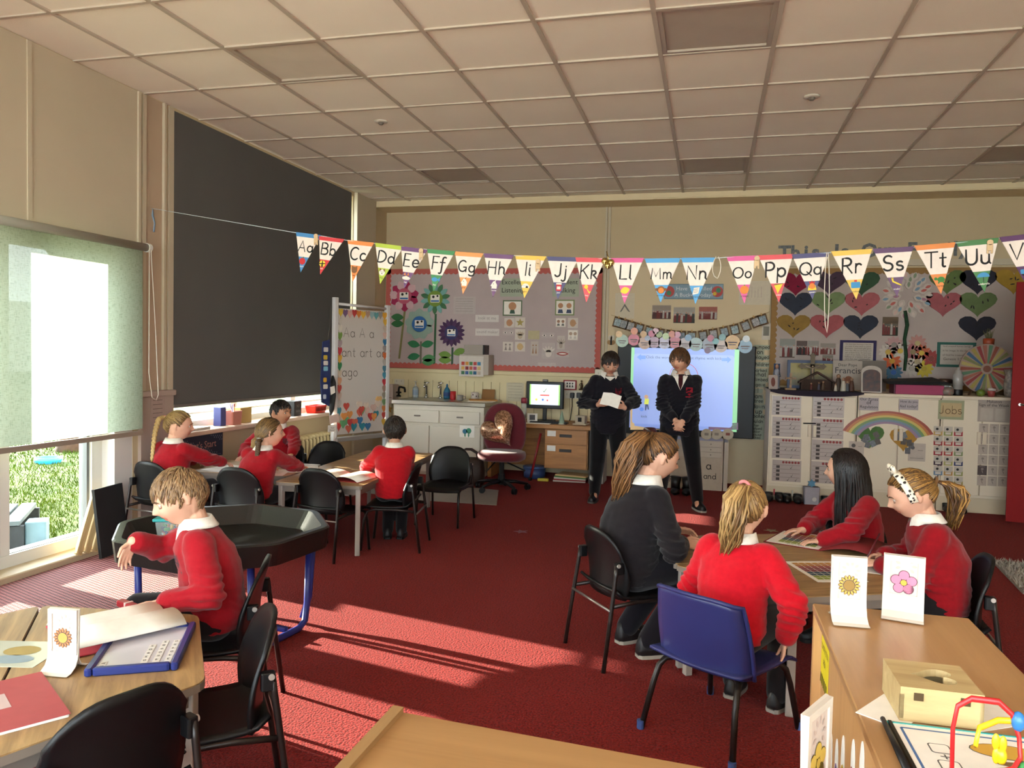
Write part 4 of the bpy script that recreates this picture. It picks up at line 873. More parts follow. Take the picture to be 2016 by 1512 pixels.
def person(label, loc, facing, H, pose, top, hair, sk='c99a80', legs='181416', collar='e4ddd2', v=None, eyes='open', shoe=('141214', None), head=(0, 0, 0), voxel=.0038, crest=None, cuffs=True, group=None, tie=None, hs=1.0, mouth=0):
    fx, fy = Vector(facing).normalized(); rz = math.atan2(-fx, fy)
    t = thing('person', label, 'person', (loc[0], loc[1], 0), rz, group)
    Ri = Matrix.Rotation(-rz, 3, 'Z'); tl = lambda w: Ri @ (Vector(w)-Vector((loc[0], loc[1], 0))); td = lambda w: Ri @ Vector(w)
    hh = (.150+.040*H)*hs; pz = pose['pz']; lean = pose.get('lean', .1); bend = pose.get('bend', .0); tw = pose.get('twist', 0.0); sl = pose.get('side', 0.0)
    P = Vector((0, pose.get('py', 0), pz)); d1 = Vector((sl*.5, math.sin(lean), math.cos(lean))).normalized(); d2 = Vector((sl, math.sin(lean+bend), math.cos(lean+bend))).normalized()
    C = P+d1*.15*H; N = C+d2*.135*H; sx = Vector((math.cos(tw), math.sin(tw), 0)); fw = Vector((-math.sin(tw), math.cos(tw), 0))
    yaw, pit, rol = (math.radians(a) for a in head)
    Hr = Matrix.Rotation(yaw, 4, 'Z') @ Matrix.Rotation(pit, 4, 'X') @ Matrix.Rotation(rol, 4, 'Y')
    hc = N+d2*(.012*H+.27*hh)+Hr.to_3x3() @ Vector((0, .10*hh, .22*hh)); Hm = Matrix.Translation(hc) @ Hr
    SH = {1: N-d2*.044*H+sx*.104*H, -1: N-d2*.044*H-sx*.104*H}; big = 1.0 if H < 1.3 else .88
    # ---- skeleton of the limbs
    ua, fa = .158*H, .138*H; ARM = {}
    for s, key in ((1, 'R'), (-1, 'L')):
        a = pose[key]; W = tl(a['w']); E, W = ik(SH[s], W, ua, fa, td(a.get('hint', (0, 0, -1)))); ARM[s] = (SH[s], E, W, a)
    LEG = {}
    for s, key in ((1, 'r'), (-1, 'l')):
        hip = P+sx*(s*.052*H)+Vector((0, 0, -.01)); 
        if 'foot' in pose:
            A = tl(pose['foot'][key]); A = Vector((A.x, A.y, .055*H)); K, A2 = ik(hip, A, .245*H, .245*H, Vector((0, 1, 0)))
        else:
            sp = pose.get('knee', .05); K = hip+Vector((s*sp, .235*H, pose.get('kz', .01))); A = Vector((K.x+s*pose.get('fs', 0), K.y+pose.get('fy', -.02), .05*H))
        LEG[s] = (hip, K, A)
    # ---- body: one continuous skin surface
    mb = MB()
    nu, nv = 56, 44; D = np.array([(math.sin(a)*math.cos(2*PI*i/nu), math.sin(a)*math.sin(2*PI*i/nu), -math.cos(a)) for a in [max(.015, min(PI-.015, PI*j/nv)) for j in range(nv+1)] for i in range(nu)])
    S = head_surface(D)*hh; V = [tuple(Hm @ Vector(p)) for p in S]; mb.rings([V[j*nu:(j+1)*nu] for j in range(nv+1)], smooth=True)
    for s in (1, -1):
        for (ex, ey, ez), r_ in (((.395, -.03, .05), (.030, .06, .07)), ((.392, -.045, -.02), (.034, .055, .085)), ((.376, -.03, -.095), (.024, .04, .045))):
            q = MB(); q.ball((0, 0, 0), tuple(k*hh for k in r_), 12, 8); X = Hm @ Matrix.Translation((s*ex*hh, ey*hh, ez*hh)) @ Matrix.Rotation(s*-.35, 4, 'Z')
            mb.add([tuple(X @ Vector(v_)) for v_ in q.v], q.f, True)
    nk = .030*H+.004; mb.capsule(N-d2*.03*H, nk*1.15, Hm @ Vector((0, -.10*hh, -.26*hh)), nk*1.0, 14)
    mb.capsule(P, .045*H, C, .045*H); mb.capsule(C, .045*H, N-d2*.02*H, .036*H); mb.capsule(SH[1], .022*H, SH[-1], .022*H)
    hl = .100*H
    for s in (1, -1):
        S_, E, W, a = ARM[s]; mb.capsule(S_, .024*H, E, .020*H); mb.capsule(E, .021*H, W, .0165*H, 10)
        add_hand(mb, W, td(a['dir']) if 'dir' in a else (W-E), td(a.get('palm', (0, 0, -1))), hl, a.get('curl', .35), s == 1, a.get('spread', .10), a.get('thumb', .8))
        hip, K, A = LEG[s]; mb.capsule(hip, .035*H, K, .028*H); mb.capsule(K, .028*H, A, .02*H); mb.capsule(A, .02*H, A+Vector((0, .05*H, -.02*H)), .016*H)
    me = remesh(mb, voxel, 2, .4); me.materials.append(skin(sk)); me.materials.append(M('lips_'+sk, tuple(c*f for c, f in zip(rgb(sk), (.85, .52, .5))), .4))
    Hi = Hm.inverted(); cen = np.zeros(len(me.polygons)*3); me.polygons.foreach_get('center', cen); cen = cen.reshape(-1, 3)
    HI = np.array(Hi); q = (cen @ HI[:3, :3].T+HI[:3, 3])/hh
    lip = (np.abs(q[:, 0]) < .115*(1-((q[:, 2]+.25)/.07)**2)) & (np.abs(q[:, 2]+.25) < .058) & (q[:, 1] > .25)
    me.polygons.foreach_set('material_index', lip.astype(np.int32)); me.update()
    link('body', me, t)
    # ---- eyes and brows
    for s in (1, -1):
        e0 = Vector(head_surface([(s*.31, .93, 0.02)])[0])*hh; c = e0-Vector((0, .030*hh, 0)); eb = MB(); eb.ball((0, 0, 0), .048*hh, 12, 10)
        X = Hm @ Matrix.Translation(c); mbx = MB(); mbx.add([tuple(X @ Vector(v_)) for v_ in eb.v], eb.f, True); eo = mbx.build('eye', M('eye_white', 'cfc7c0', .25), t)
        look = -.25 if eyes == 'open' else -.8
        ir = MB(); ir.prism(circ(.026*hh, 12), -.003*hh, 0, 'xz'); X2 = Hm @ Matrix.Translation(c+Vector((0, .0475*hh, look*.03*hh))); irb = MB(); irb.add([tuple(X2 @ Vector(v_)) for v_ in ir.v], ir.f); irb.build('iris', M('iris_dark', '2a1c14', .2), eo)
        lid = MB(); z0 = .010 if eyes == 'open' else -.032
        lp = [Vector((.058*hh*math.cos(a)*1.05, .05*hh*(1-.35*math.cos(a)**2), z0*hh+.018*hh*math.sin(a)*(1 if eyes == 'open' else -.6))) for a in [PI*i/8 for i in range(9)]]
        G_ = [[c+p_*(1-k*.0)+Vector((0, -.02*hh*k, .052*hh*k)) for p_ in lp] for k in (0, .5, 1.0)]
        lid.rings([[tuple(Hm @ v_) for v_ in g_] for g_ in G_], cap=False, closed=False, smooth=True); lid.build('eyelid', skin(sk), eo)
        la = MB(); la.tube([Hm @ (c+p_*1.03) for p_ in lp], .0055*hh, 5); la.build('lashes', M('lash_dark', '2b1d16', .6), eo)
        br = MB(); br.tube([Hm @ (Vector(head_surface([(s*bx, .9, bz)])[0])*hh*1.006) for bx, bz in ((.10, .155), (.2, .19), (.32, .19), (.44, .15))], [.012*hh, .016*hh, .014*hh, .006*hh], 6); br.build('eyebrow', M('brow_'+hair[1], hair[1], .7), t)
    # ---- jumper
    jm = MB(); n = 22; hemz = pose.get('hem', -.035)
    prof = [(P+d1*hemz*H, .104, .086), (P+d1*.01*H, .116, .096), (P+d1*.07*H, .113, .094), (C, .116, .094), (C+d2*.06*H, .116, .088), (N-d2*.030*H, .094, .064), (N-d2*.008*H, .056, .048)]
    jm.rings([[tuple(c+(sx*math.cos(2*PI*i/n)*a*H+(fw-d2*fw.dot(d2)*0)*math.sin(2*PI*i/n)*b*H)) for i in range(n)] for c, a, b in prof], smooth=True)
    for s in (1, -1):
        S_, E, W, a = ARM[s]; jm.capsule(S_-sx*s*.014*H, .046*H*big, E, .043*H*big, 14); u = (W-E).normalized(); jm.capsule(E, .044*H*big, W-u*.02*H, .033*H*big, 14)
    jme = remesh(jm, .0075, 3, .5); co = np.zeros(len(jme.vertices)*3); jme.vertices.foreach_get('co', co); co = co.reshape(-1, 3); no = np.array([tuple(v_.normal) for v_ in jme.vertices])
    sd = hash(label) % 97; E1 = [np.array(ARM[s][1]) for s in (1, -1)]
    for i in range(len(co)):
        p = Vector(co[i]); e = min(np.linalg.norm(co[i]-E1[0]), np.linalg.norm(co[i]-E1[1])); k = math.exp(-(e/(.075*H))**2)
        w = math.exp(-((p-P).length/(.10*H))**2)
        f = noise.noise(Vector((p.x*9+sd, p.y*9, p.z*16)))*.0065+noise.noise(Vector((p.x*22, p.y*22+sd, p.z*30)))*.0028+(k*.0065+w*.004)*math.sin(p.z*190+p.x*60+4*noise.noise(p*14))
        co[i] += no[i]*f*(H/1.1)
    jme.vertices.foreach_set('co', co.ravel()); jme.update(); jmat = cloth(top); jme.materials.append(jmat); jo = link('jumper', jme, t)
    if cuffs:
        for s in (1, -1):
            S_, E, W, a = ARM[s]; u = (W-E).normalized(); b = MB(); b.tube([W-u*.05*H, W-u*.035*H, W-u*.012*H, W-u*.002*H], [.033*H*big, .0345*H*big, .0315*H*big, .027*H*big], 16); b.build('cuff', jmat, jo)
    # ---- collar
    cl = MB(); cm_ = []; m = 26; gap = .28 if not v else .5
    for i in range(m+1):
        a = PI/2+gap+(2*PI-2*gap)*i/m; tip = math.exp(-((min(i, m-i))/(2.6))**2); ca = sx*math.cos(a)+fw*math.sin(a)
        B = N-d2*.012*H-fw*.004*H
        cm_.append([tuple(B+ca*.0405*H+d2*.012*H), tuple(B+ca*.0415*H+d2*(.035-.010*tip)*H), tuple(B+ca*.047*H+d2*(.037-.012*tip)*H), tuple(B+ca*(.055+.010*tip)*H+d2*(.014-.02*tip)*H), tuple(B+ca*(.059+.018*tip)*H+d2*(.006-.040*tip)*H), tuple(B+ca*(.054+.015*tip)*H+d2*(.004-.038*tip)*H)])
    cl.rings([[r_[j] for r_ in cm_] for j in range(6)], cap=False, closed=False, smooth=True)
    if collar: cl.build('shirt_collar', cloth(collar, .8), t)
    if v:   # V neck: shirt front (and tie) showing
        b0 = N-d2*.005*H; fr = lambda u_, w_: (u_*.9*H, w_*H)
        shp = []
        for k in range(8):
            z0, z1 = -.095*v*k/8+.012, -.095*v*(k+1)/8+.012; w0, w1 = .046*(1-k/8), .046*(1-(k+1)/8)
            for c_ in range(4):
                f0, f1 = -1+c_*.5, -.5+c_*.5; shp.append(([(w0*f0, z0), (w0*f1, z0), (w1*f1, z1), (w1*f0, z1)], 0))
            if tie: q0, q1 = min(w0*.7, .013), min(w1*.7, .013); shp.append(([(-q0, z0), (q0, z0), (q1, z1), (-q1, z1)], 1))
        decal(jme, b0+fw*.06*H-d2*.012*H, H, tuple(-fw), 'shirt_front', [cloth(collar, .8), cloth(tie or collar)], jo, shp, .003)
    if crest:
        decal(jme, C+d2*.03*H-sx*.052*H+fw*.1, .024*H, tuple(-fw), 'school_crest', [cloth(crest[0]), cloth(crest[1])], jo, CREST)
    # ---- trousers and shoes
    tm_ = MB(); tm_.capsule(P+sx*.045*H-d1*.0, .062*H, P-sx*.045*H, .062*H)
    for s in (1, -1):
        hip, K, A = LEG[s]; tm_.capsule(hip, .061*H, K, .046*H, 14); tm_.capsule(K, .046*H, A+Vector((0, 0, .004)), .036*H, 14)
    tme = remesh(tm_, .009, 3); tme.materials.append(cloth(legs)); link('trousers', tme, t)
    for s in (1, -1):
        hip, K, A = LEG[s]; fl = .145*H; yw = pose.get('toe', .12)*s; sh = MB(); dv = Vector((math.sin(yw), math.cos(yw), 0)); pv = Vector((dv.y, -dv.x, 0)); base = Vector((A.x, A.y, 0))-dv*.28*fl; R = []; R2 = []
        lift = max(0, pose.get('flift', 0))
        for k, w_, h_ in ((0, .5, .30), (.06, .8, .42), (.25, .92, .50), (.45, .95, .40), (.65, 1.05, .30), (.85, .95, .24), (.97, .62, .20), (1.0, .35, .15)):
            c = base+dv*fl*k; hw = .185*fl*w_; R.append([tuple(c+pv*(hw*math.cos(a))+Vector((0, 0, max(.012, .012+h_*fl*math.sin(a))))) for a in [PI*j/8 for j in range(9)]])
            R2.append([tuple(c+pv*(hw*1.06*q_)+Vector((0, 0, z_))) for q_, z_ in ((-1, 0), (1, 0), (1, .016), (-1, .016))])
        sh.rings(R, cap=True, closed=True, smooth=True); so = sh.build('shoe', M('shoe_'+shoe[0], shoe[0], .5), t)
        s2 = MB(); s2.rings(R2); s2.build('sole', M('sole_'+(shoe[1] or '0d0c0c'), shoe[1] or '0d0c0c', .6), so)
        if len(shoe) > 2:
            for k in range(4):
                lc = MB(); c = base+dv*fl*(.38+.09*k)+Vector((0, 0, (.40-.045*k)*fl+.012)); lc.tube([c-pv*.055*fl, c+Vector((0, 0, .012)), c+pv*.055*fl], .0035, 6); lc.build('lace', M('lace_white', 'd8d4cc', .8), so)
    # ---- hair
    Hh = Hair(Hm, hh, sd); hair[0](Hh, t, N, fw, sx, tl)
    ho = Hh.mb.build('hair', [M('lock_%s_%d' % (hair[1]+hair[2], k), tuple(a_*(1-f)+b_*f for a_, b_ in zip(rgb(hair[1]), rgb(hair[2]))), .4, spec=.4) for k, f in enumerate((0, .35, .65, 1.0))], t); return t, Hm, hh, ho, N, sx, fw
# ---- hair styles
def st_boy(fr_len=.075, n=900, side=.035, off=.05, r=.0033, crown=(.05, -.45, .9)):
    def f(h, t, N, fw, sx, tl):
        h.cap(off*.75); h.short(n, crown, lambda d: fr_len if (d.y > .15 and d.z > .35) else side+.02*max(0, d.z), off, r)
    return f
def st_crop(off=.03, n=700, length=.022):
    def f(h, t, N, fw, sx, tl): h.cap(off); h.short(n, (0, -.5, .85), lambda d: length*(1.6 if d.z > .6 else 1), off*.9, .0034, .018)
    return f
def band(h, c, axis, r, col, name='hair_tie', t=None):
    a = Vector(axis).normalized(); u = a.orthogonal().normalized(); v = a.cross(u)
    MB().tube([c+(u*math.cos(2*PI*i/12)+v*math.sin(2*PI*i/12))*r for i in range(12)], .006, 8, closed=True).build(name, cloth(col), t)
def st_pony(tie=(0, -.75, .62), path=None, n=300, width=.05, tn=90, col='2a2320', wave=.012, r=.006, tip=.35):
    def f(h, t, N, fw, sx, tl):
        h.cap(.04); h.pulled(n, tie, .045); s = h.P(Vector(tie).normalized(), .12); pts = [s+Vector(p) for p in path]
        h.tail(s, pts, tn, width, r, wave, tip); band(h, s, pts[1]-s, .018, col, t=t)
    return f
def st_long(col=None):
    def f(h, t, N, fw, sx, tl):
        h.cap(.045)
        for _ in range(330):
            az = math.radians(h.r.uniform(62, 298)); top = Vector((.10*math.copysign(1, math.sin(az))*h.r.uniform(.1, 1.2), h.r.uniform(-.5, .65), 1)).normalized(); end = Vector((math.sin(az)*.98, math.cos(az)*.98, -.12)).normalized(); pts = []
            for i in range(6):
                k = i/5; v = top.lerp(end, k).normalized(); pts.append(h.P(v, .06+.05*k+.02*h.r.random()))
            L = h.r.uniform(.26, .36); p = pts[-1]; ph = h.r.random()*6; c = h.Hm.translation
            for i in range(1, 6):
                k = i/5; back = -fw*.03*k; pts.append(p+Vector((.006*math.sin(ph+k*4), .006*math.cos(ph+k*5), -L*k))+back+(p-c).normalized()*Vector((1, 1, 0)).length*.012*k)
            h.lock(pts, .0058)
    return f
def st_plaits(ties, paths, tie_col='c46a7a', split=False):
    def f(h, t, N, fw, sx, tl):
        h.cap(.04)
        for q, (ti, pa) in enumerate(zip(ties, paths)):
            sel = (lambda d, s_=(1 if ti[0] > 0 else -1): d.x*s_ > -.02) if split else None
            h.pulled(260, ti, .045, sel=sel); s = h.P(Vector(ti).normalized(), .10); h.plait([s]+[s+Vector(p) for p in pa]); band(h, s, (0, -.3, -1), .016, tie_col, t=t)
    return f
RED, BLK = '920f1b', '15131a'
SITZ = .365
KIDS = {}
KIDS['boy1'] = person('boy in a red jumper with short brown hair writing at the front table', (-1.68, 2.36), (-.90, -.43), 1.16, dict(pz=.385, lean=.10, bend=.20, twist=.10, knee=.03,
    L=dict(w=(-1.725, 2.135, .485), dir=(-.86, -.42, -.10), palm=(.05, .1, -1), curl=.16, hint=(.5, -.2, -.6), spread=.06, thumb=.5), R=dict(w=(-1.965, 2.29, .635), dir=(-.28, -.30, -.9), palm=(.75, -.3, -.2), curl=.30, hint=(-.2, .8, -.5))),
    RED, (st_boy(.046, 1100, .024, .042, .0032), '5d452f', '927350'), 'd6a68c', eyes='down', head=(24, -20, 5), crest=('571019', '2a0b18'), voxel=.0034)
KIDS['girl2'] = person('girl in a red jumper with one long plait, seated nearest the garden door', (-3.50, 4.42), (.16, .98), 1.13, dict(pz=SITZ, lean=.04, bend=.10, R=dict(w=(-3.28, 4.80, .49), hint=(.7, -.1, -.6)), L=dict(w=(-3.56, 4.80, .49), hint=(-.8, -.1, -.5))),
    RED, (st_plaits([(-.08, -.82, .56)], [[(-.012, -.045, -.01), (-.03, -.06, -.10), (-.035, -.07, -.20), (-.03, -.085, -.29)]]), '6b5132', 'a88a58'), 'd6a58c', head=(-52, -3, 0))
KIDS['girl3'] = person('girl in a red jumper with two plaits leaning on the table', (-2.87, 4.42), (.08, 1), 1.12, dict(pz=SITZ, lean=.24, bend=.22, R=dict(w=(-2.745, 4.87, .485), dir=(.05, .95, -.1), hint=(.7, -.1, -.6)), L=dict(w=(-3.0, 4.84, .49), hint=(-.8, -.2, -.5))),
    RED, (st_plaits([(.55, -.72, -.35), (-.55, -.72, -.35)], [[(.012, -.03, -.02), (.015, -.045, -.09), (.008, -.05, -.17)], [(-.012, -.03, -.02), (-.015, -.045, -.09), (-.012, -.05, -.18)]], '9a9488', True), '4e3a26', '86683f'), 'd4a288', head=(-48, 2, 0))
KIDS['boy4'] = person('boy in a red jumper with cropped black hair turning towards the easel', (-3.38, 5.57), (.35, -.94), 1.17, dict(pz=.375, lean=.02, bend=.10, twist=.10, L=dict(w=(-3.09, 5.27, .485), dir=(.1, -.9, -.35), hint=(.8, .2, -.5), curl=.3), R=dict(w=(-3.50, 5.24, .485), dir=(.1, -.9, -.2), hint=(-.8, .1, -.5))),
    RED, (st_crop(), '14110f', '2c241f'), 'b98668', head=(58, -2, 0), crest=('571019', '22101c'))
KIDS['boy5'] = person('boy in a red jumper with cropped black hair seen from behind', (-2.09, 4.90), (-.30, .95), 1.10, dict(pz=SITZ, lean=.10, bend=.14, L=dict(w=(-2.40, 5.10, .485), hint=(-.5, -.3, -.9)), R=dict(w=(-2.16, 5.20, .50), hint=(.5, -.3, -.9)), knee=-.01, fy=-.10),
    'ab101b', (st_crop(.032, 760, .024), '171210', '33291f'), 'b88a70', head=(6, -6, 0))
KIDS['boy6'] = person('boy in a black jumper standing and reading from a sheet of paper', (-.875, 6.93), (.20, -.98), 1.43, dict(pz=.755, hem=-.085, lean=-.02, bend=.08, foot=dict(r=(-.99, 6.97, 0), l=(-.76, 6.94, 0)),
    R=dict(w=(-.94, 6.69, .90), dir=(.8, -.35, .15), palm=(.25, .8, .55), curl=.42, hint=(-.8, .3, -.5), thumb=1.2), L=dict(w=(-.70, 6.66, .885), dir=(-.7, -.4, .2), palm=(-.3, .8, .5), curl=.42, hint=(.8, .3, -.5), thumb=1.2), toe=.25),
    BLK, (st_crop(.045, 760, .034), '17120f', '342720'), 'bf8d74', '0e0d10', head=(4, -24, 0), crest=('6e1420', '2a0d14'), eyes='down', shoe=('0f0e0f', '4a4744'), v=.35, voxel=.0042)
KIDS['boy7'] = person('boy in a black jumper and tie standing with clasped hands before the screen', (-.245, 6.88), (.04, -1), 1.46, dict(pz=.775, hem=-.085, lean=-.02, bend=.04, foot=dict(r=(-.40, 6.93, 0), l=(-.07, 6.90, 0)),
    R=dict(w=(-.275, 6.66, .80), dir=(.42, -.25, -.87), palm=(.35, .8, .1), curl=.5, hint=(-.95, .25, -.1)), L=dict(w=(-.205, 6.645, .795), dir=(-.50, -.25, -.80), palm=(-.25, .9, 0), curl=.65, hint=(.95, .25, -.1)), toe=.35),
    BLK, (st_boy(.06, 900, .035, .055, .0036, (.1, -.4, .9)), '3f2a1a', '6d4d31'), 'c9967b', '0e0d10', head=(-24, -10, 0), crest=('8a1a28', '2a0d14'), v=1.0, tie='3a1418', shoe=('121113', '9c948a'), voxel=.0042)
KIDS['girl8'] = person('girl in a black jumper with a long wavy brown ponytail seated at the table', (-.335, 3.45), (.80, .60), 1.40, dict(pz=.385, lean=.10, bend=.26, knee=.02, fy=-.26, kz=.02, R=dict(w=(-.10, 3.50, .50), dir=(.95, -.1, -.05), palm=(.1, .5, -.6), curl=.5, hint=(.1, -.9, -.5)), L=dict(w=(-.15, 3.72, .50), dir=(.95, .1, .1), palm=(.1, -.5, -.6), curl=.45, hint=(-.5, .5, -.6))),
    '1b171a', (st_pony((0, -.62, .78), [(0, -.03, .01), (0, -.085, -.04), (-.005, -.11, -.13), (-.01, -.13, -.23), (-.015, -.145, -.33)], 330, .062, 120, '2a1c16', .016, .0066, .45), '3a2618', '8a6038'), 'cf9f86', '17141a', head=(-10, -16, 0), eyes='down', shoe=('1d1a1c', 'a39a8e', 1))
KIDS['girl9'] = person('girl in a bright red jumper with a fair ponytail seen from behind', (.095, 2.86), (.45, .89), 1.14, dict(pz=.355, lean=.16, bend=.14, knee=.03, L=dict(w=(.02, 3.15, .49), hint=(-.5, -.3, -.9)), R=dict(w=(.285, 2.82, .345), dir=(-.1, -.2, -.9), palm=(-.8, 0, 0), curl=.3, hint=(.5, -.8, 0))),
    'bb0f20', (st_pony((.05, -.55, .80), [(0, -.03, .0), (.0, -.075, -.05), (.0, -.09, -.13), (-.012, -.085, -.20), (-.03, -.075, -.265)], 320, .05, 90, 'd07a7a', .010, .006, .35), '6a4c2c', 'b5915c'), 'd6a68c', head=(14, -8, 0), shoe=('1a1718', '8d857c'))
KIDS['girl10'] = person('girl in a red jumper with long straight black hair, turned to the screen', (.74, 4.08), (-.88, -.40), 1.14, dict(pz=SITZ, lean=.06, bend=.16, R=dict(w=(.47, 4.00, .495), dir=(-.9, 0, -.1), hint=(-.1, .9, -.4)), L=dict(w=(.52, 3.80, .49), dir=(-.9, -.1, -.1), hint=(.3, -.8, -.5))),
    RED, (st_long(), '0f0c0d', '241c1a'), 'd0a087', head=(-44, -2, 0))
KIDS['girl11'] = person('girl in a red jumper with a leopard print hairband and short ponytail', (.93, 3.42), (-.99, .06), 1.18, dict(pz=.37, lean=.06, bend=.26, knee=.02, L=dict(w=(.70, 3.44, .495), dir=(-.9, .1, -.1), palm=(.1, .3, -.8), curl=.55, hint=(.5, -.6, -.6)), R=dict(w=(.735, 3.56, .50), dir=(-.8, -.4, 0), palm=(.2, -.4, -.8), curl=.45, hint=(.4, .7, -.5))),
    '860d17', (st_pony((.0, -.93, .18), [(0, -.03, .0), (.0, -.07, -.015), (.0, -.085, -.07), (.0, -.075, -.14), (0, -.06, -.19)], 320, .05, 80, '6b4a2a', .010, .006, .5), '4b331e', 'a3793f'), 'd4a289', head=(4, -22, 0), eyes='down', voxel=.0036)
# leopard hairband with bow
t, Hm, hh, ho, N, sx, fw = KIDS['girl11']
m, nt, NN, LL, b, out = nodes('leopard_cloth'); tc = NN.new('ShaderNodeTexCoord'); vo = NN.new('ShaderNodeTexVoronoi'); vo.inputs['Scale'].default_value = 62; LL.new(tc.outputs['Object'], vo.inputs['Vector'])
ns = NN.new('ShaderNodeTexNoise'); ns.inputs['Scale'].default_value = 90; LL.new(tc.outputs['Object'], ns.inputs['Vector']); ad = NN.new('ShaderNodeMath'); ad.operation = 'MULTIPLY_ADD'; ad.inputs[1].default_value = .35; LL.new(ns.outputs['Fac'], ad.inputs[0]); LL.new(vo.outputs['Distance'], ad.inputs[2])
r = NN.new('ShaderNodeValToRGB'); r.color_ramp.interpolation = 'CONSTANT'; e = r.color_ramp.elements; e[0].color = (.02, .015, .012, 1); e[1].position = .52; e[1].color = (.78, .70, .56, 1); LL.new(ad.outputs[0], r.inputs[0]); LL.new(r.outputs[0], b.inputs['Base Color']); b.inputs['Roughness'].default_value = .7
hb = MB(); R = []
for i in range(15):
    a = math.radians(-104+208*i/14); R.append([Hm @ (Vector(head_surface([(math.sin(a), .22+.10*math.cos(a)+o*.0, math.cos(a)+.04)])[0])*hh*1.10 + Vector((0, q*hh, 0))) for o, q in ((-1, -.075), (0, 0), (1, .075))])
hb.rings([[tuple(p) for p in r_] for r_ in R], cap=False, closed=False, smooth=True)
top = Vector(head_surface([(.0, .32, 1)])[0])*hh*1.12
for s in (-1, 1):
    q = MB(); q.at((s*.020, .004, .016), ry=-s*.55); q.ball((0, 0, 0), (.026, .012, .019), 12, 8); hb.add([tuple(Hm @ (top+Vector(v_))) for v_ in q.v], q.f, True)
hb.ball(tuple(Hm @ (top+Vector((0, .006, .012)))), .011, 10, 8); ho2 = hb.build('hairband', m, t)
so = ho2.modifiers.new('thickness', 'SOLIDIFY'); so.thickness = .004
# sheet of paper held by the reading boy
q = MB(); q.rings([[(-.075, .0, .055), (-.0, -.004, .062), (.085, .0, .048)], [(-.082, 0, -.005), (0, -.003, 0), (.08, 0, -.008)], [(-.09, 0, -.06), (-.005, -.004, -.062), (.07, 0, -.075)]], cap=False, closed=False)
q.build('paper_sheet', WHITEP, None, (-.815, 6.605, .955), label='creased white sheet of paper held by the reading boy', cat='paper', rot=(math.radians(-28), math.radians(8), math.radians(6)))
# ---------------------------------------------------------------- things fixed to or standing against the back wall
YB = Y1-.04          # front face of the pinboards
def W(px, py, Y=YB): p = at_plane_y(px, py, Y); return p.x, p.z
def rect_on(px0, py0, px1, py1, Y=YB):
    x0, z1 = W(px0, py0, Y); x1, z0 = W(px1, py1, Y); xa, za = W(px0, py1, Y); xb, zb = W(px1, py0, Y)
    return (x0+xa)/2, (x1+xb)/2, (z0+za)/2, (z1+zb)/2
def flat(name, label, cat, box, mat, Y=YB, th=.002, group=None, poly=None, art=None, mats=None):
    """thin sheet fixed on the plane y=Y ; art(mb,w,h) adds print on its face in local coords"""
    x0, x1, z0, z1 = rect_on(*box, Y); w, h = x1-x0, z1-z0
    t = thing(name, label, cat, ((x0+x1)/2, Y, (z0+z1)/2), group=group) if art else None
    mb = MB().prism(poly(w, h) if poly else [(-w/2, -h/2), (w/2, -h/2), (w/2, h/2), (-w/2, h/2)], -th, 0)
    if not art: return mb.build(name, mat, None, ((x0+x1)/2, Y, (z0+z1)/2), label=label, cat=cat, group=group)
    mb.build('sheet', mat, t); a = MB(); ms = art(a, w, h, -th-.0006); a.build('print', ms, t); return t
def rc(mb, x0, x1, z0, z1, y): return mb.add([(x0, y, z0), (x1, y, z0), (x1, y, z1), (x0, y, z1)], [(0, 1, 2, 3)])
def pg(mb, P, y): return mb.add([(a, y, b) for a, b in P], [tuple(range(len(P)))])
def pinboard(name, label, x0, x1, z0, z1, paper_c, border_c, n_teeth=.055):
    t = thing(name, label, 'pinboard', ((x0+x1)/2, YB, (z0+z1)/2)); w, h = (x1-x0)/2, (z1-z0)/2
    MB().box(-w, w, 0, .04, -h, h).build('backing_paper', M('backing_'+paper_c, paper_c, .9, var=.04, vscale=5, bump=.05, bscale=20), t)
    def strip(L, bw):
        n = max(4, int(L/n_teeth)); P = [(-L/2, 0)]
        for i in range(n):
            for k in range(4): a = (i+k/4)/n; P.append((-L/2+a*L, bw+.016*math.sin(PI*k/4)))
        return P+[(L/2, bw), (L/2, 0)]
    bm = paper(border_c)
    for L, f in ((2*w, lambda p: (p[0], -h+p[1])), (2*w, lambda p: (p[0], h-p[1])), (2*h, lambda p: (-w+p[1], p[0])), (2*h, lambda p: (w-p[1], p[0]))):
        MB().prism([f(p) for p in strip(L, .05)], -.004, 0).build('scalloped_border', bm, t)
    return t
pinboard('pinboard', 'lilac grey pinboard with a pink scalloped border above the sink', -3.735, -1.175, 1.135, 2.295, 'b3a3a1', 'b4584f')
pinboard('pinboard', 'grey pinboard with a brown scalloped border above the white cupboards', .60, 2.98, 1.06, 2.275, 'ab9c96', '8d6a3a')
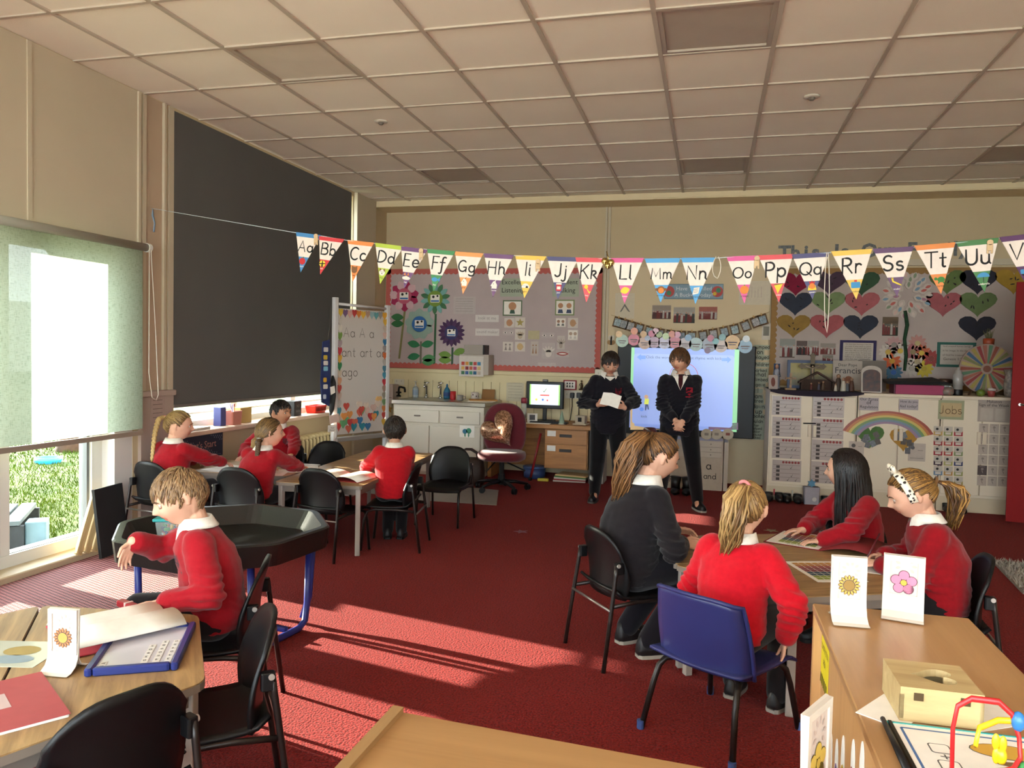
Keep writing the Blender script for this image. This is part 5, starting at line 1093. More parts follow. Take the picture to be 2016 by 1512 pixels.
# paper flowers on the first board
def paper_flower(label, c, r, k, col, col2, disc, stem, stemcol, leaves, n2=0, w=.8):
    x, z = W(*c); t = thing('paper_flower', label, 'flower', (x, YB, z), group='paper flowers on the pink bordered pinboard')
    s = .00545
    for i in range(k):
        a = 2*PI*i/k+.2; MB().prism(leaf(r*.64, r*.19*w*7/k*2.7, a, r*.36*math.cos(a), r*.36*math.sin(a), 6), -.005-.001*(i % 2), 0).build('petal', paper(col if i % 2 == 0 or not col2 else col2), t)
    MB().prism(circ(r*.5, 24), -.009, 0).build('disc', paper(disc), t); q = MB(); q.prism(rrect(-r*.3, r*.3, -r*.24, r*.24, .005), -.0105, -.009); q.build('name_card', WHITEP, t)
    a = MB(); rc(a, -r*.27, r*.27, -r*.2, -r*.1, -.011); pg(a.mat(1), circ(r*.09, 8, -.02, .02), -.011); pg(a, circ(r*.07, 8, .03, .03), -.011); a.build('card_print', [paper('3a6fa8'), INK], t)
    if stem:
        P = [W(*p) for p in stem]; MB().prism([(P[0][0]-x-.012, P[0][1]-z), (P[0][0]-x+.012, P[0][1]-z), (P[1][0]-x+.012, P[1][1]-z), (P[1][0]-x-.012, P[1][1]-z)], -.0035, 0).build('stem', paper(stemcol), t)
    for lx, ly, ang, lc in leaves:
        q = W(lx, ly); MB().prism(leaf(.16, .042, math.radians(ang), q[0]-x, q[1]-z), -.0045, 0).build('leaf', paper(lc), t)
paper_flower('crimson and white handprint paper flower on the pinboard', (796, 583), .185, 11, '9c1f4c', 'c9a4a8', 'b8556a', ((797, 612), (786, 706)), '7d7c4c', [(795, 625, 178, '2f6a3c'), (795, 637, 182, '2f6a3c')])
paper_flower('green spiky paper flower on the pinboard', (857, 588), .185, 14, '3c6b46', '6fa09a', '6f8a30', ((858, 618), (855, 718)), '2f5c3a', [(856, 703, 190, '4d8a56'), (856, 712, 185, '4d8a56')], w=.6)
paper_flower('pale green blue paper flower with a blue centre on the pinboard', (826, 638), .185, 9, '8fa79a', None, '2f67a4', ((829, 672), (828, 718)), '6d6a5c', [(827, 680, 170, '2f7a50'), (829, 680, 12, '2f7a50'), (827, 700, 190, '2f7a50')])
paper_flower('dark purple paper flower with many narrow petals on the pinboard', (889, 655), .165, 18, '3d1f45', '4a2a50', '2f2f5c', ((891, 684), (890, 719)), '2f4a38', [(889, 700, 175, '6a8a3a'), (892, 697, 20, '6a8a3a'), (889, 709, 180, '6a8a3a')], w=.7)
# printed cards
def lines(*ls, size=.03, col=INK):
    def f(a, w, h, y):
        n = len(ls)
        for i, s in enumerate(ls): a.text(s, min(size, w*.9/max(.4, text_geo(s)[2])), 0, h/2-(i+.72)*h/n*.9, y)
        return [col]
    return f
def face(skin_c='c8946a', body='3f5a4a', two=False):
    def f(a, w, h, y):
        rc(a, -w*.44, w*.44, -h*.42, h*.42, y); 
        for s in ((-1, 1) if two else (0,)):
            pg(a.mat(1), circ(min(w, h)*(.17 if two else .26), 14, s*w*.22, h*.12), y-.0004); pg(a.mat(2), [(s*w*.22-w*.14, -h*.36), (s*w*.22+w*.14, -h*.36), (s*w*.22+w*.1, -h*.12), (s*w*.22-w*.1, -h*.12)], y-.0004)
        return [WHITEP, paper(skin_c), paper(body)]
    return f
def blob(kind, c='8d8a84', c2='c9b08a'):
    def f(a, w, h, y):
        if kind == 'eyes':
            for s in (-1, 1): pg(a.mat(0), [(s*w*.28+p, q) for p, q in leaf(w*.3, h*.18, 0, -w*.15)], y); pg(a.mat(1), circ(h*.14, 8, s*w*.28, 0), y-.0004)
            return [WHITEP, INK]
        if kind == 'hand':
            pg(a, circ(w*.24, 12, 0, -h*.18, h*.24), y)
            for k in range(5): an = math.radians(140-k*26); pg(a, leaf(h*.42, w*.07, an, math.cos(an)*w*.1, -h*.1), y)
            return [paper(c)]
        if kind == 'star': pg(a, star(w*.4), y); return [paper(c)]
        if kind == 'head': pg(a, circ(w*.3, 14, 0, 0, h*.36), y); pg(a, [(w*.26, h*.1), (w*.38, -h*.05), (w*.26, -h*.08)], y); return [paper(c)]
        if kind == 'grid':
            for r_ in range(6): rc(a, -w*.4, w*.4, h*(.36-.14*r_), h*(.37-.14*r_), y)
            return [paper('6f6a66')]
        if kind == 'people':
            for s in (-1, 1): pg(a, circ(w*.1, 8, s*w*.2, h*.22), y); pg(a, [(s*w*.2-w*.12, -h*.36), (s*w*.2+w*.12, -h*.36), (s*w*.2, h*.14)], y)
            return [paper(c)]
        if kind == 'mouth': pg(a, leaf(w*.9, h*.3, 0, -w*.45), y); pg(a.mat(1), leaf(w*.6, h*.12, 0, -w*.3), y-.0004); return [paper(c), WHITEP]
    return f
PB1 = [('poster', 'pale green poster reading Excellent Listening on the pink bordered pinboard', (985, 548, 1035, 584), 'a3ab97', lines('Excellent', 'Listening', size=.075)),
       ('poster', 'pale green poster reading Excellent Talking on the pink bordered pinboard', (1088, 548, 1140, 584), 'a3ab97', lines('Excellent', 'Talking', size=.075)),
       ('picture_card', 'green framed picture card of a hand cupped to an ear', (990, 591, 1028, 622), '5f6f54', face('b98764')), ('picture_card', 'green framed picture card of two facing children', (1093, 590, 1131, 621), '7b8a5c', face('b98764', '3f4a66', True)),
       ('plastic_wallet', 'clear printed timetable sheet on the pinboard beside the green flower', (893, 584, 936, 618), 'b5aaa6', blob('grid')),
       ('label_strip', 'shiny laminated label strip on the pinboard, upper of the two', (936, 620, 982, 634), 'cfc8c2', lines('look at me', size=.05, col=paper('9a8f8c'))), ('label_strip', 'shiny laminated label strip on the pinboard, lower of the two', (936, 647, 983, 661), 'cfc8c2', lines('sound maker', size=.05, col=paper('9a8f8c'))),
       ('symbol_card', 'small white card with a speaking head on the pinboard', (993, 626, 1013, 645), 'cfc4bb', blob('head', 'b98764')), ('symbol_card', 'small white card with a yellow star on the pinboard', (1014, 625, 1034, 645), 'd0c6bb', blob('star', 'a69552')),
       ('symbol_card', 'small card with a pair of eyes, closest to the left hand symbol cards', (990, 650, 1012, 660), 'b9aca8', blob('eyes')), ('symbol_card', 'small white card with a pale hand below the star card', (1014, 648, 1034, 669), 'd0c6bb', blob('hand', 'b9a58e')),
       ('symbol_card', 'small white card with two standing figures on the pinboard', (990, 673, 1010, 692), 'd0c6bb', blob('people', '8a7f78')), ('symbol_card', 'small white card with a smiling face on the pinboard', (1014, 673, 1034, 692), 'd0c6bb', blob('head', 'c9a878')),
       ('symbol_card', 'pale yellow paper lips cut out on the pinboard', (1040, 651, 1062, 668), 'b7ab86', None), ('symbol_card', 'cut out of a kneeling figure on the pinboard', (1045, 672, 1060, 700), 'bcb0a6', blob('people', '9a7458')),
       ('symbol_card', 'wide card with a pair of eyes above the cut out hand', (1066, 655, 1092, 666), 'b6a9a6', blob('eyes')), ('symbol_card', 'cut out of a large open hand on the pinboard', (1067, 675, 1093, 706), 'b8aba6', blob('hand', 'd3c8be')),
       ('symbol_card', 'small cut out of two pressed hands on the pinboard', (1097, 661, 1112, 688), 'c0b5ad', blob('hand', 'a99a8c')), ('symbol_card', 'cut out of red lips on the pinboard', (1094, 690, 1121, 703), 'b9aca6', blob('mouth', 'a24a44')),
       ('symbol_card', 'small white card with two talking faces under the facing children picture', (1094, 626, 1114, 644), 'cdc3ba', face('9a7a64', '6a6a66', True)), ('symbol_card', 'small white card with a listening head under the facing children picture', (1118, 626, 1138, 646), 'cdc3ba', blob('head', 'b98f6a')),
       ('symbol_card', 'small white card with two small faces, lowest on the right of the pinboard', (1118, 649, 1138, 670), 'cdc3ba', face('b39a86', 'c9c2ba', True)), ('label_strip', 'long thin caption strip low on the pinboard', (1059, 714, 1094, 721), 'bcaea9', None)]
for nm, lb, bx, c, art in PB1: flat(nm, lb, 'card' if nm != 'poster' else 'poster', bx, paper(c), art=art, th=.003)
# box unit on the rail with colour square poster
bx_ = thing('wall_box', 'grey wall mounted box with a poster of coloured squares above the sink', 'box', (0, 0, 0))
x0, x1, z0, z1 = rect_on(904, 698, 962, 738, 8.24); MB().bev(x0, x1, 8.24, YB-.004, z0, z1, .006).build('case', M('box_grey', 'a89c90', .5), bx_)
x0, x1, z0, z1 = rect_on(914, 679, 954, 697, 8.28); MB().bev(x0, x1-.02, 8.28, YB-.004, z0-.004, z1, .006).build('upper_case', M('box_grey2', '9a9086', .5), bx_); MB().box(x1-.02, x1, 8.28, YB-.004, z0-.004, z1).build('end_plate', BLACKP, bx_)
x0, x1, z0, z1 = rect_on(904, 701, 952, 741, 8.232); ps = MB().box(x0, x1, 8.232, 8.238, z0, z1).build('poster', paper('c6bdb4'), bx_); cc = ['b0473a', 'c98a3c', '4a7a4a', 'b04a44', '3a7a9a', 'c99a4c', '7a2a30', 'b85a3c', 'a04a6a', 'c9a46a', '3a6a4a', '3a5a8a', '4a8a6a', '2a5a7a', 'b0a090']
for k in range(15):
    cx, cz = x0+.045+(k % 5)*(x1-x0-.07)/4.6, z0+.04+(2-k//5)*.052; MB().box(cx-.019, cx+.019, 8.2305, 8.2325, cz-.019, cz+.019).build('colour_square', paper(cc[k]), ps)
# small fittings on the boarding
def socket(label, box, Y=Y1-.016, n=1):
    x0, x1, z0, z1 = rect_on(*box, Y); t = thing('wall_socket', label, 'socket', ((x0+x1)/2, Y, (z0+z1)/2)); w, h = (x1-x0)/2, (z1-z0)/2
    MB().bev(-w, w, -.012, 0, -h, h, .006).build('face_plate', M('socket_white', 'cfc6b4', .35), t)
    for k in range(n): MB().box(-w+w*(2*k+1)/n-.006, -w+w*(2*k+1)/n+.006, -.014, -.011, -h*.2, h*.3).build('switch', M('socket_switch', 'b8ae9c', .4), t)
    return t
socket('single wall socket beside the easel', (777, 743, 796, 758), n=2); socket('square wall socket at the corner of the pink bordered pinboard', (1171, 727, 1186, 744), Y1-.052)
s2 = socket('long white double socket with two black plugs above the desk', (1111, 769, 1154, 785), n=4)
for k, px in enumerate((1127, 1140)):
    x, z = W(px, 778, Y1-.03); p = thing('plug', ['black mains plug with a hanging lead, nearest the monitor', 'black mains plug with a hanging lead, further from the monitor'][k], 'plug', (x, Y1-.028, z))
    MB().bev(-.025, .025, -.035, 0, -.03, .028, .01).build('plug_body', M('plug_black', '181615', .4), p); MB().tube([(0, -.02, -.025), (.004, -.025, -.12), (-.008+.02*k, -.05, -.26), (-.03, -.10, -.33)], .005, 6).build('cable', BLACKP, p)
flat('notice', 'pale typed notice pinned on the boarding left of the monitor', 'notice', (997, 749, 1031, 790), paper('c4b99f'), Y1-.017, art=blob('grid')); flat('notice', 'plain pinkish card on the boarding above the monitor', 'notice', (1085, 732, 1109, 751), paper('a8988a'), Y1-.02)
pf = thing('framed_picture', 'small red framed picture of three figures above the sockets', 'picture', (*[0]*0, W(1122, 758)[0], Y1-.03, W(1122, 758)[1])); MB().bev(-.075, .075, -.012, 0, -.055, .055, .004).build('frame', paper('8e2230'), pf); MB().box(-.06, .06, -.0135, -.012, -.042, .042).build('mount', WHITEP, pf)
a = MB()
for k in range(3): pg(a, circ(.009, 8, -.03+.03*k, .018), -.0142); pg(a, [(-.04+.03*k, -.025), (-.02+.03*k, -.025), (-.03+.03*k, .01)], -.0142)
a.build('figures', INK, pf)
fg = thing('figurine', 'small bronze figurine on the wall bracket above the sockets', 'figurine', (W(1145, 768)[0], Y1-.06, W(1145, 768)[1])); MB().lathe([(.028, 0), (.03, .012), (.012, .02)], 12).build('base', M('bronze', '4a3a28', .4, metal=.6), fg); q = MB(); q.tube([(0, 0, .015), (.004, 0, .05), (0, 0, .085)], [.016, .013, .008], 8); q.ball((0, 0, .10), .011, 10, 8); q.tube([(0, 0, .08), (-.02, -.01, .065), (-.012, -.02, .05)], .004, 6); q.build('figure', M('bronze'), fg); MB().box(-.03, .03, -.03, .06, -.012, 0).build('bracket', DADO, fg)
# paper towel holder and star beside the easel
x0, x1, z0, z1 = rect_on(754, 757, 773, 795, 8.3); pt = thing('towel_dispenser', 'pale pink paper towel dispenser in the corner behind the easel', 'dispenser', (0, 0, 0)); MB().bev(x0, x1, 8.3, Y1-.017, z0, z1, .01).build('case', M('dispenser_pink', 'b9a79e', .5), pt); MB().box(x0+.01, x1-.01, 8.297, 8.302, z0+.07, z0+.075).build('slot', INK, pt)
x, z = W(760, 806, 8.40); MB().prism(star(.055, 5), -.003, 0).build('paper_star', paper('c08a3a'), None, (x, Y1-.018, z), label='yellow paper star on the boarding below the towel dispenser', cat='star')
# ---------------------------------------------------------------- on the sink cupboard
ZS = .80
def tap(label, px, sw=False):
    x = W(px, 770, 8.30)[0]; t = thing('tap', label, 'tap', (x, 8.36, ZS))
    if sw:
        MB().tube([(0, 0, 0), (0, 0, .08), (.01, -.01, .11), (.05, -.05, .115), (.12, -.12, .11), (.13, -.13, .09), (.132, -.132, .06)], .012, 10).build('spout', BLACKMAT, t); MB().tube([(-.03, 0, .05), (.03, 0, .05)], .009, 8).build('lever', BLACKMAT, t); MB().lathe([(.03, 0), (.026, .015), (.014, .02)], 12).build('base', BLACKMAT, t)
    else:
        MB().tube([(0, 0, 0), (0, 0, .13), (0, -.015, .15), (0, -.06, .148), (0, -.075, .12)], .012, 10).build('spout', CHROME, t); q = MB(); q.tube([(-.03, 0, .175), (.03, 0, .175)], .008, 8); q.cyl((0, 0, .14), .01, .035, 10); q.build('cross_handle', CHROME, t); MB().lathe([(.028, 0), (.024, .014), (.013, .02)], 12).build('base', CHROME, t)
tap('dark swan necked mixer tap at the left end of the sink', 781, True); tap('chrome pillar tap over the basin beside the soap pump', 836); tap('chrome pillar tap next to the blue detergent bottle', 864)
def bottle(name, label, px, Y, prof, mat, z=ZS, cap=None, lab=None, cat='bottle'):
    x = W(px, 775, Y)[0]; t = thing(name, label, cat, (x, Y, z)); MB().lathe(prof, 18).build('bottle_body', mat, t)
    if cap: MB().lathe(cap[0], 12).build('cap', cap[1], t)
    if lab: MB().lathe([(lab[0], lab[1]), (lab[0], lab[2])], 18, cap=False).build('label_band', lab[3], t)
    return t
bottle('soap_bottle', 'pale soap pump bottle beside the chrome taps', 818, 8.33, [(.032, 0), (.034, .01), (.034, .11), (.014, .13)], plast('a9b4b8'), cap=([(.012, .128), (.012, .15), (.006, .152), (.006, .18), (.018, .182), (.018, .19)], plast('c9c6c0')), lab=(.0346, .03, .09, paper('8fa0b4')))
bottle('detergent_bottle', 'blue washing liquid bottle on the sink worktop', 880, 8.30, [(.036, 0), (.04, .02), (.04, .08), (.03, .11), (.012, .135)], plast('23607c'), cap=([(.013, .133), (.013, .155), (.007, .17)], plast('3a6a8a')), lab=(.0406, .03, .075, paper('2a3f6a')))
def cup(name, label, px, Y, r, h, col, handle=True, pat=None):
    x = W(px, 775, Y)[0]; t = thing(name, label, 'mug' if handle else 'cup', (x, Y, ZS)); MB().lathe([(r*.86, 0), (r, .008), (r, h), (r*.9, h), (r*.86, .01)], 20).build('cup_body', plast(col), t)
    if handle: MB().tube([(r*.95, 0, h*.8), (r+.022, 0, h*.75), (r+.024, 0, h*.35), (r*.95, 0, h*.2)], .005, 8).build('handle', plast(col), t)
    if pat:
        for k in range(7): a = k*.9; MB().prism(circ(.008, 8), -.002, 0).build('spot', plast(pat), t, (math.cos(a)*r*1.0, math.sin(a)*r*1.0, h*.5+.015*(k % 2)), rz=a+PI/2)
cup('beaker', 'red plastic beaker on the sink worktop', 892, 8.16, .034, .095, 'a81f22', False); cup('mug', 'plain grey mug lying among the sink things', 906, 8.08, .036, .06, '8a837c'); cup('mug', 'white mug with a dark spotted pattern on the sink worktop', 935, 8.3, .042, .085, 'c6b8ac', True, '4a3038')
x = W(961, 770, 8.38)[0]; MB().box(-.075, .075, 0, .004, 0, .12).build('cardboard', M('brown_card', '8a6136', .8), None, (x, 8.38, ZS), label='brown cardboard square leaning on the boarding behind the folders', cat='cardboard', rot=(math.radians(-8), 0, 0))
for k, (c, lb, dz) in enumerate((('b5a58c', 'cream paper folder at the bottom of the pile on the sink worktop', 0), ('c9c0b0', 'white paper folder in the middle of the pile on the sink worktop', .009), ('c58a3e', 'orange paper folder on top of the pile on the sink worktop', .018))):
    q = MB(); q.bev(-.15, .15, -.11, .11, 0, .008, .004); q.build('paper_folder', paper(c), None, (W(947, 785, 7.98)[0]+.012*k, 7.98, ZS+dz), .12+.13*k, label=lb, cat='folder', group='folders on the sink worktop')
flat('picture_card', 'white card with blue and green handprints taped on the sink cupboard door', 'card', (905, 838, 934, 861), WHITEP, 7.794, art=lambda a, w, h, y: (pg(a, circ(h*.22, 12, -w*.14, 0), y), pg(a.mat(1), circ(h*.24, 12, w*.12, h*.06), y), pg(a, leaf(h*.4, w*.05, -1.5, -w*.14, -h*.1), y), pg(a.mat(1), leaf(h*.4, w*.05, -1.6, w*.12, -h*.1), y), [paper('2f6f8a'), paper('3f8a6a')])[-1])
# ---------------------------------------------------------------- desk things
ZD = .60
mo = thing('monitor', 'black computer monitor showing a green tick on the desk', 'monitor', (W(1073, 780, 8.14)[0], 8.14, ZD), math.radians(3))
MB().bev(-.205, .205, -.02, .03, .145, .435, .01).build('bezel', BLACKP, mo)
def screen_mat(name, c, e=.35): return M(name, c, .25, emit=e)
sc2 = MB().box(-.165, .165, -.0225, -.019, .185, .405).build('screen', screen_mat('monitor_glow', 'c9d6ee'), mo)
a = MB(); pg(a, circ(.038, 20, 0, .34), -.0232); rc(a.mat(1), -.05, .05, .282, .296, -.0234); rc(a.mat(2), -.165, -.15, .185, .405, -.0232); rc(a, .15, .165, .185, .405, -.0232)
pg(a.mat(3), [(-.02, .335), (-.008, .318), (.022, .362), (.017, .366), (-.008, .33), (-.016, .34)], -.0238); pg(a.mat(4), circ(.014, 10, -.09, .24), -.0232); pg(a.mat(5), circ(.012, 10, -.02, .24), -.0232); pg(a.mat(1), circ(.010, 8, .03, .235), -.0232)
a.build('screen_picture', [screen_mat('glow_white', 'f2f2f2'), screen_mat('glow_red', 'd8402a'), screen_mat('glow_green', '8ac05a'), screen_mat('glow_darkgreen', '2f6a2a', .1), screen_mat('glow_yellow', 'e0c040'), screen_mat('glow_blue', '3a60b0')], sc2)
MB().bev(-.02, .02, 0, .03, .02, .16, .006).build('stand_neck', BLACKP, mo); MB().bev(-.11, .11, -.08, .09, 0, .02, .01).build('stand_base', BLACKP, mo)
q = MB(); q.bev(-.03, .03, -.02, .02, .435, .46, .008); q.build('webcam', M('webcam_grey', '3a3836', .3), mo)
kb = thing('keyboard', 'black computer keyboard on the desk below the monitor', 'keyboard', (W(1075, 830, 7.98)[0]+.03, 7.99, ZD)); MB().bev(-.20, .20, -.06, .06, 0, .016, .006).build('case', BLACKP, kb)
km = MB().bev(-.011, .011, -.010, .010, 0, .005, .002).mesh('key'); km.materials.append(M('key_black', '242424', .5))
for r_ in range(4):
    for c_ in range(15): link('key', km, kb, (-.182+.026*c_, -.038+.026*r_, .0155))
ph = thing('desk_photo', 'white photo frame with a dark photograph on the desk', 'photo frame', (W(1048, 820, 7.96)[0], 7.96, ZD), .2); MB().bev(-.055, .055, 0, .012, 0, .10, .004).build('frame', WHITEP, ph); MB().box(-.03, .03, -.0015, 0, .03, .085).build('photograph', M('dark_photo', '2c2620', .4, var=.5, vscale=60), ph)
cn = thing('paper_cone', 'pale green cone standing on the desk', 'cone', (W(1106, 832, 7.95)[0], 7.95, ZD)); MB().lathe([(.034, 0), (.034, .004), (.003, .145)], 20).build('cone_body', plast('8aa08a'), cn); MB().lathe([(.037, 0), (.036, .01)], 20, cap=False).build('rim', plast('b8b09a'), cn)
bk = thing('calendar_box', 'cream desk calendar box on the desk below the sockets', 'box', (W(1143, 830, 8.0)[0], 8.02, ZD), -.15); MB().bev(-.055, .055, -.04, .04, 0, .095, .006).build('box_body', M('cream_box', 'b8aa94', .6), bk); MB().box(-.02, .02, -.042, -.04, .03, .075).build('window', INK, bk); MB().bev(-.075, .075, -.06, .06, -.0, .012, .004).build('base', M('cream_box'), bk)
di = thing('cup_dispenser', 'clear tube dispenser with a red cap on the desk edge', 'dispenser', (W(1031, 830, 8.05)[0], 8.05, ZD)); MB().lathe([(.03, 0), (.03, .20)], 16).build('tube', CLEAR, di); MB().lathe([(.034, .2), (.034, .25), (.02, .26)], 16).build('cap', plast('8a2a3a'), di)
MB().bev(-.13, .13, -.05, .05, 0, .006, .003).build('paper_pile', WHITEP, None, (W(1060, 832, 7.90)[0], 7.90, ZD), .06, label='loose white papers on the desk edge in front of the keyboard', cat='paper')
# under the desk
tb2 = thing('round_tub', 'blue plastic tub with a lid on the floor under the desk', 'tub', (W(1052, 940, 8.05)[0], 8.05, 0)); MB().lathe([(.10, 0), (.115, .01), (.12, .11)], 22).build('tub_body', plast('33456f'), tb2); MB().lathe([(.126, .108), (.126, .125), (.11, .13)], 22).build('lid', plast('4a5f8a'), tb2)
rp = thing('red_pole', 'red pole leaning against the drawers under the desk', 'pole', (0, 0, 0)); MB().tube([(-1.80, 7.86, .0), (-1.70, 7.88, .50)], .013, 8).build('shaft', plast('8e1f22'), rp); MB().lathe([(.02, 0), (.018, .03)], 10, c=(-1.80, 7.86, 0)).build('foot', BLACKP, rp)
for k, (c, lb) in enumerate((('b8aea4', 'grey magazine at the bottom of the pile under the drawers'), ('8e2a2a', 'red covered magazine in the pile under the drawers'), ('c9c2b6', 'white magazine in the pile under the drawers'), ('3f6a2f', 'green covered magazine in the pile under the drawers'), ('c9a878', 'tan envelope on top of the pile under the drawers'))):
    MB().bev(-.17, .17, -.11, .11, 0, .016, .004).build('magazine', paper(c), None, (-1.40+.012*k, 8.0-.01*k, .016*k), .1-.07*k, label=lb, cat='magazine', group='pile under the drawers')
MB().bev(-.06, .06, -.02, .02, 0, .03, .01).build('yellow_torch', plast('b8a82a'), None, (-1.66, 7.86, 0), .1, label='yellow plastic tool on the floor beside the magazine pile', cat='tool')
for k in range(4): MB().box(-.012, .012, -.14, .14, 0, .31+.02*(k % 2)).build('ring_folder', M('folder_side%d' % k, ['5a5450', '8a8480', '3a3432', 'a09a94'][k], .6), None, (-1.135+.029*k, 8.05, 0), label=['dark grey folder standing beside the desk end', 'pale grey folder standing beside the desk end', 'black folder standing beside the desk end', 'white folder standing beside the desk end'][k], cat='folder', group='folders beside the desk')
# ---------------------------------------------------------------- television and its surroundings
YT = 8.30
tv = thing('wall_screen', 'large black framed interactive screen showing a blue quiz page', 'screen', (0, 0, 0)); x0, x1, z0, z1 = rect_on(1214, 680, 1486, 858, YT); MB().bev(x0, x1, YT, YT+.06, z0, z1, .01).build('bezel', BLACKP, tv); MB().box(x0+.3, x1-.3, YT+.06, Y1-.03, z0+.2, z1-.2).build('wall_bracket', GREYMET, tv)
TX = lambda px, py: W(px, py, YT)
sx0, sx1, sz0, sz1 = rect_on(1241, 686, 1453, 846, YT); scr = MB().box(sx0, sx1, YT-.003, YT+.001, sz0, sz1).build('screen', screen_mat('tv_blue', '8ea6ec', .15), tv)
a = MB(); y = YT-.004
def tp(*pts): return [TX(*p) for p in pts]
rc(a.mat(0), sx0, TX(1249, 700)[0], sz0+.25, sz1, y); rc(a, TX(1446, 700)[0], sx1, sz0+.0, sz1, y); pg(a.mat(2), tp((1241, 795), (1249, 800), (1249, 838), (1300, 846), (1241, 846)), y); pg(a.mat(3), tp((1395, 836), (1453, 832), (1453, 846), (1395, 846)), y)
pg(a.mat(1), [(x_, z_) for x_, z_ in rrect(TX(1248, 700)[0], TX(1446, 700)[0], TX(1300, 836)[1], TX(1300, 697)[1], .03)], y-.0005)
pg(a.mat(4), tp((1254, 703), (1262, 697), (1262, 700), (1271, 700), (1271, 707), (1262, 707), (1262, 710)), y-.001); pg(a, tp((1440, 708), (1432, 702), (1432, 705), (1421, 705), (1421, 711), (1432, 711), (1432, 715)), y-.001)
cx, cz = TX(1346, 742); R = .15
for k in range(28): a0, a1_ = 2*PI*k/28, 2*PI*(k+1)/28; pg(a.mat(5), [(cx+R*math.cos(a0), cz+R*math.sin(a0)), (cx+R*math.cos(a1_), cz+R*math.sin(a1_)), (cx+R*.97*math.cos(a1_), cz+R*.97*math.sin(a1_)), (cx+R*.97*math.cos(a0), cz+R*.97*math.sin(a0))], y-.001)
bx2, bz2 = TX(1272, 795); pg(a.mat(6), circ(.022, 12, bx2, bz2+.075), y-.001); pg(a.mat(7), [(bx2-.02, bz2-.005), (bx2+.025, bz2-.005), (bx2+.03, bz2+.055), (bx2-.015, bz2+.055)], y-.001); pg(a.mat(4), circ(.022, 12, bx2-.045, bz2-.06), y-.001); pg(a.mat(8), [(bx2-.01, bz2-.07), (bx2+.002, bz2-.07), (bx2+.012, bz2-.005), (bx2-.008, bz2-.005)], y-.001); pg(a, [(bx2+.02, bz2-.06), (bx2+.032, bz2-.06), (bx2+.022, bz2-.005), (bx2+.008, bz2-.005)], y-.001)
a.mat(8); zz = TX(1346, 707)[1]; a.text('Click the word that does not rhyme with kick.', .042, TX(1346, 707)[0], zz, y-.001); a.text('kick', .04, TX(1268, 820)[0], TX(1268, 822)[1], y-.001)
a.build('screen_picture', [screen_mat('tv_green', '8fd09a', .2), screen_mat('tv_panel', '9cb2f2', .17), screen_mat('tv_tan', 'd8b98a', .15), screen_mat('tv_plum', '7a5f7a', .15), screen_mat('tv_arrow', '6f95ea', .2), screen_mat('tv_red', 'c03040', .15), screen_mat('tv_skin', 'd8b090', .18), screen_mat('tv_yellow', 'd8e060', .2), screen_mat('tv_ink', '5a6aa0', .05)], scr)
cn_ = {'9db39a': 'sage green', 'c8405a': 'crimson', 'c79a80': 'peach', 'b08aa0': 'mauve', 'c0b8d0': 'lilac white', 'c05060': 'rose red', 'b8a8a8': 'pale grey', '9fb5b0': 'grey green', '8a8a98': 'slate grey', 'c8b0a4': 'blush', 'd09a3c': 'mustard', '6f8fa8': 'steel blue'}
BIG = [(1225, 671, 12.5), (1248, 669, 11.5), (1269, 675, 12.5), (1288, 674, 11), (1308, 675, 12), (1329, 674, 12), (1349, 677, 12), (1370, 678, 13), (1397, 679, 14), (1419, 681, 12.5), (1442, 674, 14), (1467, 682, 13)]
for (px, py, r_), (c, nm) in zip(BIG, cn_.items()):
    x, z = TX(px, py); rr = r_*.00545; t = thing('laminated_disc', 'large %s laminated disc along the top edge of the screen' % nm, 'disc', (x, YT-.006, z), group='laminated discs on the screen'); MB().prism(circ(rr, 24), -.003, 0).build('disc', M('lam_'+c, c, .25, var=.12, vscale=25), t)
    a = MB(); rc(a, -rr*.6, rr*.6, -rr*.1, rr*.08, -.0036); rc(a, -rr*.45, rr*.45, -rr*.4, -rr*.26, -.0036); a.build('wording', paper('8a7f80'), t)
SM = [(1219, 658, 6.5, 'd9a860', 'sandy'), (1249, 652, 7, 'd07030', 'burnt orange'), (1267, 658, 6.5, 'c8923c', 'ochre'), (1275, 666, 5.5, '9aa0b8', 'grey blue'), (1283, 657, 6.5, 'c04a6a', 'raspberry'), (1291, 652, 6, 'd8a8b8', 'blossom pink'), (1298, 659, 6, '8f9a50', 'olive'), (1311, 662, 6.5, 'b8c88a', 'lime'), (1323, 658, 6.5, 'd06a40', 'coral'), (1334, 659, 6, 'd08aa0', 'candy pink'), (1355, 665, 6.5, '6a90b0', 'sky blue'), (1399, 666, 6.5, 'b02a4a', 'cherry red'), (1409, 672, 6, '5aa0a0', 'turquoise'), (1422, 664, 6.5, '5a8a88', 'teal'), (1469, 667, 6.5, 'c8ccd0', 'silver'), (1393, 690, 6, '6a2a5a', 'plum')]
for px, py, r_, c, nm in SM: x, z = TX(px, py); MB().prism(circ(r_*.00545, 18), -.003, 0).build('laminated_disc', M('lam_'+c, c, .25, var=.12, vscale=25), None, (x, YT-.0105, z), label='small round %s laminated disc above the screen' % nm, cat='disc', group='laminated discs on the screen')
